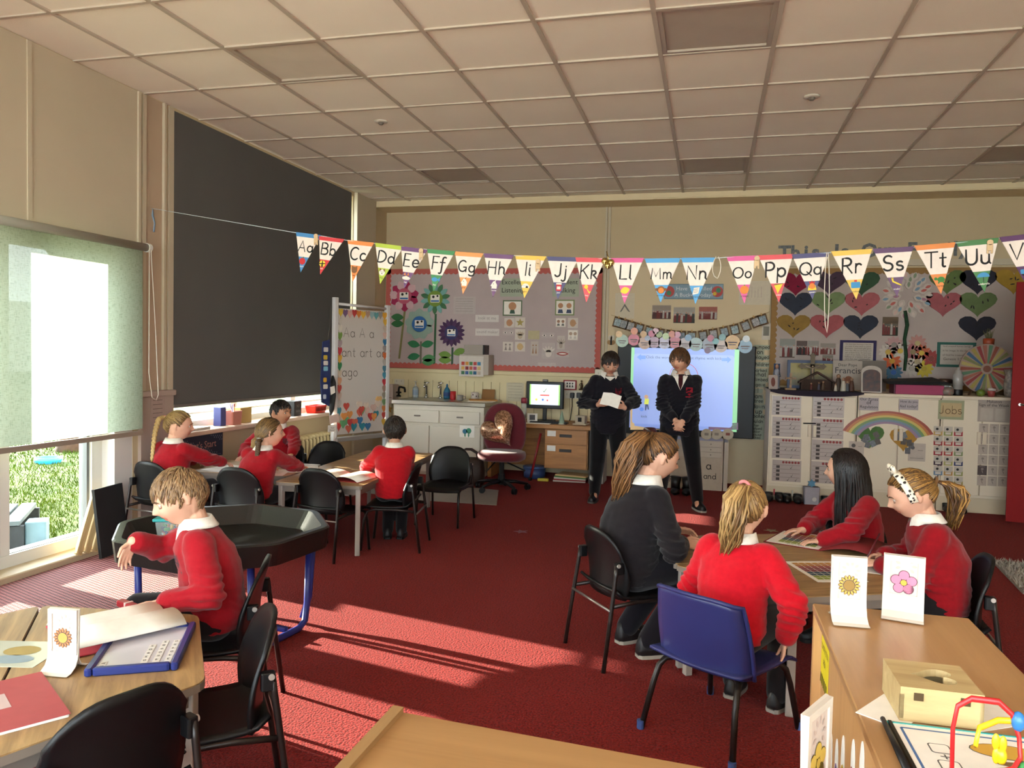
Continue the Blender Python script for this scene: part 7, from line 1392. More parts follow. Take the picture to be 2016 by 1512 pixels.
    else: C(Bl, rrect(-.55, .55, -.2, .3, .1)); C(K, circ(.14, 10, -.3, -.25)); C(K, circ(.14, 10, .3, -.25)); C(W_, rrect(.1, .45, .02, .22, .04))
PICM = [paper(c) for c in ('b8262a', 'dcc03a', 'd8d0c4', '1a1614', '3f86b4', '3c7a38', '7a5230', 'd07c34')]
BUNW = paper('dccfc4'); str_pts = [(X0+.02, 4.50, 2.268)]
for k, (lt, kind, (xa, ya, xb, yb, xc, yc), c) in enumerate(BUNT):
    A, B, Cc = [Vector(at_plane_y(*p, YN)) for p in ((xa, ya), (xb, yb), (xc, yc))]; o = (A+B)/2; ax = (B-A).normalized(); w = (B-A).length; h = o.z-Cc.z
    t = thing('bunting_pennant', 'alphabet bunting pennant with the letters %s and a picture of a %s' % (lt, {'news': 'newspaper', 'jam': 'jam jar'}.get(kind, kind)), 'pennant', o, group='alphabet bunting', rot=(0, -math.atan2(ax.z, ax.x), .03*math.sin(k*2.1)))
    cx = (Cc.x-o.x)*.9; Lf = lambda f: (-w/2*(1-f)+cx*f, w/2*(1-f)+cx*f)   # left/right x at fraction f of the height
    l0, r0 = Lf(0); l1, r1 = Lf(.10); l2, r2 = Lf(.60)
    yo = .0018*(k % 2)
    MB().prism([(l0, 0), (r0, 0), (r1, -h*.10), (l1, -h*.10)], -.0022-yo, .0022).build('header_band', M('bunt_'+c, c, .4, var=.05), t)
    MB().prism([(l1, -h*.10), (r1, -h*.10), (r2, -h*.60), (l2, -h*.60)], -.001-yo, .0).build('white_field', BUNW, t)
    MB().prism([(l2, -h*.60), (r2, -h*.60), (cx, -h)], -.001-yo, .0).build('tip', M('bunt_'+c), t)
    sz = h*.40; tw_ = stroke_geo(lt)[1]; sz = min(sz, w*.60/tw_); MB().stroke(lt, sz, sz*.105, (l1+r1)/2*.6+cx*.12, -h*.46, -.0016-yo, slant=.04).build('letters', INK, t)
    a = MB(); pic(a, kind, cx*.72+(l2+r2)/2*.28, -h*.71, h*.175, -.0016-yo); 
    a.build('picture', PICM, t)
    b = MB().text({'news': 'newspaper', 'jam': 'jam'}.get(kind, kind), h*.055, cx*.85+(l2+r2)/2*.15, -h*.855, -.0016-yo); b.build('word', INK if c in ('d87f3c', 'a3b52e', 'd8863a', 'd8a92c', '2f86ba', 'cfa72a', 'd07a34', 'c0347a') else WHITEP, t)
    str_pts += [tuple(A+Vector((0, .001, -.004))), tuple(B+Vector((0, .001, -.004)))]
str_pts = sorted(str_pts, key=lambda p: p[0])+[(X1, 4.2, 2.32)]
MB().tube(str_pts, .0022, 6).build('bunting_string', M('pale_string', 'c4d0d2', .7), label='pale string carrying the alphabet bunting across the room', cat='string')
PEGM = M('bear_peg', 'c8ab84', .7)
for k, (px, py, lb) in enumerate(((622, 471, 'Aa'), (829, 500, 'Ee'), (1059, 522, 'Ii'), (1490, 516, 'Oo'), (1949, 485, 'Uu'))):
    p = at_plane_y(px, py, YN-.008); t = thing('bear_peg', 'small wooden bear shaped peg on the %s pennant' % lb, 'peg', p); MB().bev(-.014, .014, -.004, .004, -.022, .012, .004).build('peg_body', PEGM, t); q = MB(); q.cyl((0, -.004, .02), .014, .008, 12, 'y'); q.build('peg_head', PEGM, t); [MB().bev(s*.009-.005, s*.009+.005, -.003, .003, -.036, -.02, .003).build('peg_foot', PEGM, t) for s in (-1, 1)]
def bell(label, px, py, r):
    p = at_plane_y(px, py, YN); t = thing('bell', label, 'bell', p); g = M('gold_bell', 'b09a5a', .25, metal=.9)
    for k, (dx, dz) in enumerate(((-.018, 0), (.018, -.008), (0, -.025))): q = MB(); q.ball((dx, 0, dz), r, 12, 8); q.box(dx-.002, dx+.002, -r-.001, r+.001, dz-r*.9, dz-r*.2); q.build('jingle_bell', g, t)
    MB().tube([(-.01, 0, .055), (.0, 0, .02), (0, 0, 0)], .003, 6).build('ribbon', g, t)
bell('cluster of gold jingle bells hanging on the bunting string', 1197, 514, .02)
for px, py0, py1, w_, lb in ((1412, 505, 548, .022, 'short loop of white cord hanging from the bunting string'), (1629, 497, 655, .012, 'long loop of white cord hanging from the bunting string')):
    p, q = at_plane_y(px, py0, YN-.005), at_plane_y(px-2, py1, YN-.005); d = q-p; MB().tube([p+d*f+Vector((s*w_*math.sin(PI*min(1, f*.9+.05))**.7, 0, 0)) for s, fs in ((1, (0, .2, .45, .7, .9, 1)), (-1, (.9, .7, .45, .2, 0))) for f in fs], .0022, 6).build('cord_loop', M('white_cord', 'd8cfc0', .8), label=lb, cat='cord')
rbn = MB(); rbn.tube([(X0+.025, 4.515, 2.27), (X0+.03, 4.51, 2.22), (X0+.03, 4.53, 2.17), (X0+.03, 4.52, 2.11)], [.004, .012, .009, .010], 6, flat=.3); rbn.build('ribbon_tail', M('blue_ribbon', '7f93a8', .6), label='blue ribbon tail tied at the end of the bunting string on the pier', cat='ribbon')
# ---------------------------------------------------------------- altar and ornaments on the cupboards
ZT = 1.042
def topx(px, Y): return W(px, 768, Y)[0]
q = MB(); x0, x1 = topx(1516, 7.6), topx(1700, 7.6)
q.rings([[(x0+(x1-x0)*i/12, yy, zz-(.0 if j < 2 else .035*math.sin(PI*i/12)**.6)) for i in range(13)] for j, (yy, zz) in enumerate(((8.3, ZT+.003), (7.562, ZT+.003), (7.556, ZT-.012)))], cap=False, closed=False); q.build('altar_cloth', cloth_m := M('purple_cloth', '1a1020', .9, var=.1), label='dark purple cloth draped over the cupboard top under the altar things', cat='cloth')
ZA = ZT+.004
st = thing('statue', 'small painted statue of a robed woman at the end of the altar cloth', 'statue', (topx(1528, 7.95), 7.95, ZA)); MB().lathe([(.04, 0), (.042, .015), (.03, .02), (.034, .06), (.026, .14), (.022, .18), (.012, .195)], 14).build('robe', M('robe_pale', '8a8a94', .5, var=.15), st); q = MB(); q.ball((0, 0, .215), (.018, .019, .024), 12, 8); q.build('statue_head', M('statue_skin', '9a7560', .5), st); q = MB(); q.rings([[(.03*math.cos(a_), .022*math.sin(a_)+.006, z_) for a_ in [PI*i/8 for i in range(9)]] for z_ in (.02, .12, .2, .245)], cap=False, closed=False, smooth=True); q.build('veil', M('veil_blue', '4a5a78', .6), st); [MB().tube([(s*.026, -.0, .16), (s*.03, -.02, .12), (s*.012, -.034, .135)], .008, 8).build('arm', M('robe_pale'), st) for s in (-1, 1)]
hcrd = thing('holy_card', 'small white card with a red figure leaning on the altar', 'card', (topx(1522, 7.78), 7.78, ZA), rot=(math.radians(-8), 0, .15)); MB().box(-.042, .042, 0, .004, 0, .135).build('card', paper('9c8c84'), hcrd); MB().prism(circ(.02, 14, 0, .068, .045), -.001, 0).build('figure', paper('6a3a30'), hcrd)
def cross(label, px, Y, z, H_, mat, base=True, fancy=False):
    t = thing('crucifix', label, 'crucifix', (topx(px, Y), Y, z)); w = H_*.06
    q = MB(); q.box(-w, w, -.006, .006, .0, H_); q.box(-H_*.3, H_*.3, -.006, .006, H_*.62, H_*.62+2*w)
    if fancy: [q.prism([(cx_+.03*math.cos(PI/2*i), cz_+.03*math.sin(PI/2*i)) for i in range(4)], -.008, .008) for cx_, cz_ in ((0, H_), (-H_*.3, H_*.62+w), (H_*.3, H_*.62+w))]
    q.build('cross', mat, t); f = MB(); f.tube([(0, -.012, H_*.3), (0, -.014, H_*.62)], [.006, .009], 8); f.ball((0, -.014, H_*.68), .009, 8, 6); f.tube([(-H_*.2, -.012, H_*.7), (0, -.013, H_*.62), (H_*.2, -.012, H_*.7)], .005, 6); f.build('figure', M('ivory_figure', 'a08c74', .5), t)
    if base: MB().bev(-.05, .05, -.03, .03, -.001, .016, .005).build('base', mat, t)
cross('small wooden crucifix standing on the altar cloth', 1556, 7.72, ZA, .16, M('pale_wood_cross', '8a6a4a', .6)); 
pf2 = thing('framed_picture', 'blue framed picture of a golden sky standing on the altar', 'picture', (topx(1598, 8.15), 8.15, ZA), rot=(math.radians(-6), 0, 0)); MB().bev(-.235, .235, 0, .015, 0, .285, .005).build('frame', M('frame_blue', '3c4a66', .5), pf2)
m, nt, N_, L_, b_, out_ = nodes('golden_sky_print'); tc = N_.new('ShaderNodeTexCoord'); gs = N_.new('ShaderNodeSeparateXYZ'); L_.new(tc.outputs['Object'], gs.inputs[0]); r = N_.new('ShaderNodeValToRGB'); e = r.color_ramp.elements; e[0].position = .05; e[0].color = (*rgb('1c2840'), 1); e[1].position = .26; e[1].color = (*rgb('8a7a34'), 1); n_ = N_.new('ShaderNodeTexNoise'); n_.inputs['Scale'].default_value = 14; L_.new(tc.outputs['Object'], n_.inputs['Vector']); ma = N_.new('ShaderNodeMath'); ma.operation = 'MULTIPLY_ADD'; ma.inputs[1].default_value = .16; L_.new(n_.outputs['Fac'], ma.inputs[0]); L_.new(gs.outputs['Z'], ma.inputs[2]); L_.new(ma.outputs[0], r.inputs[0]); L_.new(r.outputs[0], b_.inputs['Base Color']); b_.inputs['Roughness'].default_value = .4
MB().box(-.205, .205, -.0015, 0, .03, .255).build('print', m, pf2)
sb = thing('nativity_stable', 'brown wooden nativity stable on the altar', 'nativity', (topx(1608, 7.88), 7.88, ZA)); DW = M('stable_brown', '3a2418', .8, var=.3, vscale=20)
MB().prism([(-.17, .06), (0, .16), (.17, .06), (.17, .075), (0, .18), (-.17, .075)], -.06, .06).build('roof', DW, sb); MB().box(-.15, .15, .045, .055, 0, .1).build('back_board', DW, sb); [MB().box(x_-.008, x_+.008, -.05, .05, 0, .075).build('post', DW, sb) for x_ in (-.14, .14)]; MB().box(-.16, .16, -.06, .06, 0, .004).build('floor_board', DW, sb)
cross('tall bronze cross with pointed arms behind the nativity stable', 1598, 8.05, ZA, .33, M('bronze_cross', '3a3024', .4, metal=.7), True, True)
def figure(label, px, Y, h, c, hd='8a6a52'):
    t = thing('figurine', label, 'figurine', (topx(px, Y), Y, ZA if px < 1700 else ZT)); MB().lathe([(h*.2, 0), (h*.21, h*.08), (h*.16, h*.5), (h*.12, h*.72), (h*.05, h*.78)], 10).build('robe', M('fig_'+c, c, .6), t); MB().ball((0, 0, h*.87), h*.12, 10, 8).build('figure_head', M('fig_'+hd, hd, .6), t)
for px, Y, h, c, lb in ((1597, 7.84, .07, '5a2a24', 'kneeling red robed figurine inside the stable'), (1612, 7.84, .08, '3a3440', 'grey robed figurine inside the stable'), (1620, 7.85, .09, '4a3424', 'brown robed figurine inside the stable'), (1645, 7.72, .075, 'a89c8c', 'white robed figurine nearest the pearl beads'), (1650, 7.80, .16, '3c2a20', 'tall dark brown figurine in front of the pope book'), (1660, 7.74, .13, 'a49a8c', 'tall white robed figurine in front of the pope book'), (1668, 7.74, .10, '4a4a4e', 'grey figurine beside the white robed one'), (1676, 7.76, .13, '4a2c20', 'russet figurine at the edge of the pope book')): figure(lb, px, Y, h, c)
bkk = thing('book', 'white picture book titled Dear Pope Francis standing on the altar', 'book', (topx(1668, 8.1), 8.1, ZA), rot=(math.radians(-8), 0, 0)); MB().bev(-.135, .135, 0, .014, 0, .29, .004).build('cover', paper('a0948a'), bkk); a = MB(); a.text('Dear Pope', .04, 0, .235, -.001); a.text('Francis', .085, 0, .165, -.001); a.build('title', paper('2c2a34'), bkk); a = MB(); pg(a, circ(.04, 12, .01, .09, .05), -.001); pg(a.mat(1), [(-.03, .0), (.05, .0), (.03, .07), (-.01, .07)], -.0012); a.build('cover_picture', [paper('7a4a30'), paper('b0a090')], bkk)
MB().box(-.125, .125, 0, .02, 0, .30).build('sketch_pad', M('grey_pad', '6a625c', .8), None, (topx(1717, 8.12), 8.12, ZT), label='plain grey pad standing behind the arched picture', cat='pad', rot=(math.radians(-5), 0, 0))
ar = thing('arched_picture', 'dark arched picture with a white rim on the cupboard top', 'picture', (topx(1716, 7.72), 7.72, ZT), rot=(math.radians(-10), 0, 0)); arch = lambda w, h: [(-w, 0), (w, 0), (w, h)]+[(w*math.cos(PI*i/10), h+w*.62*math.sin(PI*i/10)) for i in range(1, 10)]+[(-w, h)]
MB().prism(arch(.088, .20), 0, .008).build('rim', paper('a89c92'), ar); MB().prism([(x_*.86, .012+z_*.90) for x_, z_ in arch(.088, .175)], -.0015, 0).build('print', M('night_print', '2a2e34', .4, var=.7, vscale=25, col2='5a3a34'), ar)
pk = thing('document_box', 'bright pink document box on the cupboard top', 'box', (topx(1808, 7.75), 7.75, ZT)); MB().bev(-.21, .19, -.09, .12, 0, .085, .004).build('box_body', M('pink_card', '8e2a4e', .6), pk); MB().box(-.22, -.21, -.07, .12, .0, .085).build('spine', M('dark_pink', '4a1c2a', .6), pk)
q = MB(); q.rings([[(-.28, -.12, .09), (.24, -.12, .10), (.26, .14, .11), (-.27, .14, .10)], [(-.30, -.13, .115), (.20, -.13, .125), (.14, .13, .16), (-.28, .14, .13)]]); q.build('black_tray', M('tray_matt', '141213', .8), None, (topx(1808, 7.75), 7.75, ZT-.004), label='black folded tray resting on the pink document box', cat='tray')
def jar(name, label, px, Y, prof, mat, lid=None, lm=None, cat='jar'):
    t = thing(name, label, cat, (topx(px, Y), Y, ZT)); MB().lathe(prof, 20).build('jar_body', mat, t)
    if lid: MB().lathe(lid, 20).build('lid', lm, t)
jar('candle_jar', 'cream candle jar with a bronze lid on the cupboard top', 1860, 7.95, [(.055, 0), (.06, .01), (.06, .10), (.055, .105)], plast('8a8070'), [(.064, .10), (.064, .135), (.05, .145)], M('bronze_lid', '4a3a30', .35, metal=.7)); jar('sweet_jar', 'small glass jar of coloured sweets on the cupboard top', 1866, 7.68, [(.04, 0), (.05, .02), (.05, .05), (.035, .075)], M('sweets', '8a5a50', .3, var=.8, vscale=70, col2='5a6a60'), [(.036, .074), (.036, .085)], CLEAR)
jar('sipper_bottle', 'clear drinking bottle with a white spout and dark base on the cupboard top', 1885, 7.72, [(.042, 0), (.044, .01), (.044, .05), (.042, .055)], BLACKP, [(.04, .054), (.04, .19), (.03, .20), (.03, .225), (.014, .23), (.012, .255)], M('bottle_grey', '8f8a86', .25), 'bottle')
wh = thing('prize_wheel', 'round wheel covered with coloured lollipop sticks on the cupboard top', 'wheel', (topx(1941, 7.78), 7.78, ZT)); RZ = .245
MB().prism([(x_, z_+RZ) for x_, z_ in circ(.225, 40)], 0, .02).build('wheel_disc', paper('8a7468'), wh); wc = ['7a2a2a', '8a7a3a', '34506a', '6a6a40', '9a8a50', '7a3a2a', '4a6a50', '8a5040']
for k in range(26):
    a_ = 2*PI*k/26; MB().prism([(p_[0], p_[1]+RZ) for p_ in [(math.cos(a_+s)*r_, math.sin(a_+s)*r_) for s, r_ in ((-.13, .05), (.13, .05), (.075, .215), (-.075, .215))]], -.004, 0).build('coloured_stick', paper(wc[k % 8]), wh)
MB().prism([(x_, z_+RZ) for x_, z_ in circ(.03, 14)], -.008, 0).build('hub', paper('6a3a28'), wh); [MB().tube([(s*.03, .03, .18), (s*.11, .10, 0)], .010, 8).build('stand_leg', M('stand_wood', '6a4a30', .6), wh) for s in (-1, 1)]
pp = thing('plant_pot', 'orange pot of pale grass standing on the wheel bracket', 'plant pot', (topx(1942, 7.98), 7.98, ZT)); MB().box(-.06, .06, -.02, .10, 0, .455).build('stand', M('stand_wood2', '5a4230', .6), pp); MB().lathe([(.035, .455), (.045, .46), (.048, .52), (.04, .525)], 16).build('pot', plast('8e3a20'), pp); q = MB(); rg = random.Random(4)
for k in range(40): a_ = rg.random()*6.3; q.tube([(.02*math.cos(a_), .02*math.sin(a_), .52), (.05*math.cos(a_)*rg.random(), .05*math.sin(a_), .57+.05*rg.random())], [.002, .0008], 4)
q.build('grass', M('dry_grass', '6a6a44', .8), pp)
jar('vase', 'white vase with a dark speckled pattern beside the red door', 1987, 7.72, [(.032, 0), (.04, .03), (.046, .12), (.036, .19), (.05, .245), (.046, .245), (.03, .19)], M('vase_speckle', '9a8e84', .4, var=.9, vscale=35, col2='4a4440'), cat='vase')
ap = thing('toy_apple', 'green apple in front of the wheel', 'apple', (topx(1931, 7.62), 7.62, ZT)); MB().ball((0, 0, .033), (.036, .036, .033), 14, 10).build('fruit', plast('5a6a24'), ap); MB().tube([(0, 0, .06), (.004, 0, .075)], .002, 5).build('stalk', M('bronze'), ap)
jar('paper_cup', 'small white and red cup in front of the wheel', 1952, 7.60, [(.024, 0), (.032, .055), (.03, .056)], plast('8a3a34'), [(.034, .054), (.034, .075), (.02, .08)], plast('a89a90'), 'cup')
# shoes along the plinth
for k, (x_, y_, lb) in enumerate(((.62, 7.57, 'pair of black pumps with a red peg at the foot of the first cupboard'), (.78, 7.55, 'pair of black pumps with a white peg at the foot of the first cupboard'), (1.12, 7.55, 'pair of black trainers beside the paper bag'), (1.30, 7.55, 'pair of black pumps behind the girl with long hair'), (2.14, 7.56, 'pair of black pumps with a blue peg below the jobs board'))):
    t = thing('pumps', lb, 'shoes', (x_, y_, 0))
    for s in (-1, 1): q = MB(); q.ball((s*.048, -.03, .035), (.042, .10, .034), 14, 8); q.lathe([(.036, .02), (.04, .075), (.034, .08)], 12, c=(s*.048, .03, 0)); q.build('shoe', M('boot_black'), t)
    MB().bev(-.007, .007, -.01, .01, .06, .115, .003).build('peg', plast(['8e2a34', 'a8a49c', '8a7a70', '2a2a2a', '3a8a8c'][k]), t)
pb = thing('paper_bag', 'white paper bag with a blue bow among the shoes', 'bag', (.945, 7.55, 0), .1); MB().rings([[(x_*s_, y_*s_, z_) for x_, y_ in rrect(-.065, .065, -.035, .035, .006, 1)] for z_, s_ in ((0, 1), (.16, 1.05))], cap=True).build('bag_body', paper('8e8890'), pb); MB().prism(star(.04, 6, .6, 0, .19), -.01, .01).build('bow', plast('4a7a94'), pb); MB().prism(circ(.02, 12, .02, .05), -.042, -.038).build('spot', paper('b8b0ac'), pb)
# coat edge by the red door, shaggy rug, floor stars
ct = thing('coat', 'dark coat hanging beside the red door', 'coat', (2.60, 7.46, 0)); MB().rings([[(x_*s_, y_*s_*.5, z_) for x_, y_ in sup((.07, .07))] for z_, s_ in ((.55, .9), (.7, 1.1), (.95, .8), (1.05, .3))], smooth=True).build('coat_body', M('coat_dark', '14100f', .9), ct); MB().tube([(0, 0, 1.05), (.04, .02, 1.10)], .006, 6).build('loop', BLACKMAT, ct)
ru = thing('shaggy_rug', 'pale grey shaggy rug on the carpet at the right', 'rug', (0, 0, 0)); P = [(1.88, 5.78), (1.80, 5.02), (2.9, 4.9), (2.95, 5.7)]; MB().prism(P, 0, .012, 'xy').build('backing', M('rug_base', '8a8278', .95), ru); q = MB(); rg = random.Random(9)
for k in range(2600):
    u, v_ = rg.random(), rg.random(); p_ = (Vector(P[0])*(1-u)+Vector(P[3])*u)*(1-v_)+(Vector(P[1])*(1-u)+Vector(P[2])*u)*v_; a_ = rg.random()*6.3; q.add([(p_.x-.006*math.cos(a_), p_.y-.006*math.sin(a_), .01), (p_.x+.006*math.cos(a_), p_.y+.006*math.sin(a_), .01), (p_.x+rg.uniform(-.03, .03), p_.y+rg.uniform(-.03, .03), .04)], [(0, 1, 2)])
q.build('pile', M('rug_pile', 'a89f94', .95), ru, kind='stuff')
for (x_, y_, c, lb) in ((-1.33, 5.55, '7a4a5a', 'faded pink star sticker on the carpet beside the desk area'), (.42, 5.32, 'a8903a', 'yellow star sticker on the carpet near the far table'), (.50, 6.25, '8a7a5a', 'tan star sticker on the carpet in front of the cupboards')): MB().prism(star(.06, 5, .45), 0, .0015, 'xy').build('star_sticker', paper(c), None, (x_, y_, .0005), .5, label=lb, cat='sticker')
# ---------------------------------------------------------------- window sill and corner by the garden door
SZ = .70
bxk = thing('tea_box', 'black printed box standing on the window sill', 'box', (-3.80, 6.50, SZ), .1); MB().bev(-.05, .05, -.08, .08, 0, .14, .004).build('carton', M('carton_black', '1c1c1e', .5), bxk); a = MB(); a.text('NO', .04, 0, .08, .0512, plane='yz+'); a.text('SWEAR', .03, 0, .035, .0512, plane='yz+'); a.build('lettering', paper('8a8a88'), bxk)
rt_ = thing('basket', 'bright red slotted plastic basket on the window sill', 'basket', (-3.79, 6.92, SZ)); RP = M('red_basket', 'd8301c', .35); MB().rings([[(x_*s_, y_*s_, z_) for x_, y_ in rrect(-.06, .06, -.12, .12, .02)] for z_, s_ in ((0, .85), (.075, 1.05), (.075, .98), (.008, .8))]).build('basket_body', RP, rt_); [MB().box(.057, .0625, -.10+.03*k, -.09+.03*k, .02, .06).build('slot', M('slot_dark', '5a0f0a', .6), rt_) for k in range(7)]
jar2 = thing('small_pot', 'small white pot on the window sill beside the black box', 'pot', (-3.78, 6.22, SZ)); MB().lathe([(.03, 0), (.032, .035), (.028, .036)], 16).build('pot', plast('b8b0a0'), jar2); MB().lathe([(.033, .036), (.033, .044)], 16).build('lid', plast('8a8478'), jar2)
pc_ = thing('pencil_pot', 'coral pink pot of pencils on the window sill', 'pencil pot', (-3.78, 5.52, SZ)); MB().rings([[(x_*s_, y_*s_, z_) for x_, y_ in rrect(-.05, .05, -.07, .07, .015)] for z_, s_ in ((0, .9), (.11, 1.02), (.11, .96), (.01, .85))]).build('pot', plast('c07868'), pc_); rg = random.Random(6)
for k in range(6): MB().tube([(rg.uniform(-.02, .02), rg.uniform(-.04, .04), .01), (rg.uniform(-.04, .04), rg.uniform(-.07, .07), .17)], .004, 6).build('pencil', plast(['5a3a7a', 'c8a040', '3a5a8a', '7a2a3a', '6a4a8a', 'c86a3a'][k]), pc_)
MB().bev(-.035, .035, -.035, .035, 0, .15, .004).build('blue_folder', plast('3a3f7a'), None, (-3.80, 5.38, SZ), label='dark blue upright holder on the window sill', cat='holder'); MB().bev(-.05, .05, -.08, .08, 0, .13, .004).build('tan_box', M('tan_card', 'b89a5c', .7), None, (-3.82, 5.70, SZ), label='tan cardboard box on the window sill behind the pencil pot', cat='box')
for k, (y_, c, lb) in enumerate(((5.05, 'c9c4bc', 'stack of white paper on the window sill'), (4.92, 'b8a8a0', 'grey pad on the window sill near the pier'))): MB().bev(-.06, .06, -.09, .09, 0, .02-.006*k, .003).build('paper_stack', paper(c), None, (-3.77, y_, SZ), .2*k, label=lb, cat='paper')
bn = thing('fabric_banner', 'dark blue spotted banner with pink lettering hanging below the window sill', 'banner', (X0+.03, 5.08, .58)); MB().box(0, .006, -.26, .22, -.10, .08).build('cloth', M('banner_navy', '262c40', .8), bn); q = MB()
for k in range(70): q.add([(.0068, -.25+.46*((k*.618) % 1)+.006*math.cos(a_), -.09+.16*((k*.377) % 1)+.006*math.sin(a_)) for a_ in [2*PI*i/7 for i in range(7)]], [tuple(range(7))])
q.build('spots', paper('6a7080'), bn, kind='stuff'); q = MB(); q.text("Let's Start", .075, -.02, -.02, .0075, plane='yz+'); q.build('lettering', paper('c08a80'), bn)
pl_ = thing('blackboard_panel', 'plain black panel leaning beside the garden door', 'panel', (-3.62, 4.06, .008), rot=(0, math.radians(-7), math.radians(6))); MB().box(-.008, .008, -.14, .13, 0, .43).build('board', M('panel_black', '26282a', .6, var=.1), pl_); MB().box(-.009, .009, -.14, -.134, 0, .43).build('edge', M('panel_edge', '3a3a38', .6), pl_)
for k in range(4): MB().bev(-.011, .011, -.022, .022, 0, .40-.03*k, .003).build('timber_plank', PINE, None, (-3.70+.01*k, 3.845+.052*k, .045 if False else .046), label=['pale timber offcut leaning by the garden door, longest', 'pale timber offcut leaning by the garden door, next to the longest', 'pale timber offcut leaning by the garden door, third of the row', 'pale timber offcut leaning by the garden door, shortest and nearest the black panel'][k], cat='plank', group='timber offcuts by the door', rot=(math.radians(-32), math.radians(-12), 0))
nt_ = flat  # notice on the pier
t = thing('notice', 'faded typed notice on the pier beside the dark blind', 'notice', (X0+.027, 4.57, .93)); MB().box(0, .001, -.07, .07, -.15, .05).build('sheet', paper('a8938a'), t); q = MB(); [q.box(.001, .0014, -.05, .045, .02-.03*k, .024-.03*k) for k in range(5)]; q.build('print', paper('6a5a56'), t, kind='stuff')
# ---------------------------------------------------------------- things on the front table
def on(px, py, z):
    d = CF+CR*((px-1008)/F_PX)-CU*((py-756)/F_PX); tt_ = (z-CAM_H)/d.z; return Vector((d.x*tt_, d.y*tt_, z))
wb_ = [on(*p, TZ+.012) for p in ((170, 1325), (358, 1312), (380, 1222), (200, 1282))]
def quad_thing(name, label, cat, pts, th, mat, z0=TZ, inset=None, frame=None, bump=None):
    c = sum(pts, Vector())/4; t = thing(name, label, cat, (c.x, c.y, z0)); L = [Vector((p.x-c.x, p.y-c.y)) for p in pts]
    if sum(L[i].x*L[(i+1) % 4].y-L[(i+1) % 4].x*L[i].y for i in range(4)) < 0: L = [L[0], L[3], L[2], L[1]]
    return t, L
mb_ = thing('magnetic_board', 'blue framed magnetic letter board on the front table', 'board', (-1.537, 1.836, TZ), math.radians(118.8))
q = MB(); 
for b_x in ((-.165, .165, -.115, -.095), (-.165, .165, .095, .115), (-.165, -.145, -.095, .095), (.145, .165, -.095, .095)): q.bev(b_x[0], b_x[1], b_x[2], b_x[3], 0, .022, .008)
q.build('frame', M('board_blue', '1f2c6e', .35), mb_); MB().box(-.15, .15, -.10, .10, .001, .012).build('white_panel', M('gloss_white', 'c8c4cc', .15), mb_)
tl_ = MB().bev(-.012, .012, -.009, .009, 0, .002, .002).mesh('number_tile'); tl_.materials.append(paper('d4cec8')); rg = random.Random(12); ch = '13301501460985303905'
for k in range(20):
    c_, r_ = divmod(k, 7); x_, y_ = -.135+.026*r_, -.082+.030*c_; o = link('number_tile', tl_, mb_, (x_, y_, .012)); MB().text(ch[k], .017, 0, -.006, .0024, plane='xy').build('digit', INK, o, rz=PI/2*1)
for k in range(2): o = link('number_tile', tl_, mb_, (-.13+.02*k, .08, .012)); MB().text('4A'[k], .017, 0, -.006, .0024, plane='xy').build('digit', INK, o)
nb_ = thing('exercise_book', 'open white exercise book lying under the writing hand', 'book', (-1.73, 1.945, TZ+.002), math.radians(149))
q = MB(); q.rings([[(-.16+.32*i/20, y_, .006+.026*abs(math.sin(2*PI*(i/20)))**.7+(.020 if i < 10 else .0)) for i in range(21)] for y_ in (-.15, -.05, .05, .15)], cap=False, closed=False, smooth=True); o = q.build('page', WHITEP, nb_); o.modifiers.new('thickness', 'SOLIDIFY').thickness = .003
q = MB(); q.box(-.158, .158, -.152, .152, .0, .0035); q.build('cover', paper('b8404a'), nb_)
rp_ = thing('pencil_case', 'red zipped pencil case beyond the open exercise book', 'pencil case', (-1.83, 2.115, TZ), math.radians(-20)); MB().bev(-.06, .05, -.014, .014, 0, .022, .008).build('case', plast('8e1f28'), rp_); MB().bev(-.01, .0, -.0145, .0145, .006, .0235, .002).build('zip_tag', plast('c8b0a8'), rp_)
def leaf_sheet(name, label, loc, rz, w, h, mat, arts, z=TZ, cat='sheet'):
    t = thing(name, label, cat, (loc[0], loc[1], z), rz); MB().box(-w/2, w/2, -h/2, h/2, 0, .0012).build('sheet', mat, t)
    if arts: a = MB(); ms = arts(a); a.build('print', ms, t, kind='stuff')
    return t
def pgf(a, P, z=.0016): return a.add([(x_, y_, z) for x_, y_ in P], [tuple(range(len(P)))])
leaf_sheet('glossy_sheet', 'glossy laminated picture sheet on the front table seam', (-1.90, 1.70), math.radians(14), .30, .18, M('gloss_laminate', 'b8b8a8', .12), lambda a: (pgf(a, circ(.05, 16, .05, .02, .035)), pgf(a, circ(.05, 16, -.03, -.04, .03)), pgf(a.mat(1), circ(.06, 12, .06, -.04, .03)), [paper('a8945a'), paper('8fa0a8')])[-1])
rb2 = thing('workbook', 'faded red workbook with a white label at the corner of the front table', 'book', (-1.607, 1.442, TZ), math.radians(-33)); MB().bev(-.15, .15, -.11, .11, 0, .008, .003).build('pages', WHITEP, rb2); MB().box(-.152, .152, -.112, .112, .008, .010).build('cover', paper('a3484a'), rb2); MB().box(-.06, .03, -.015, .015, .010, .0106).build('label', paper('c0a8a4'), rb2)
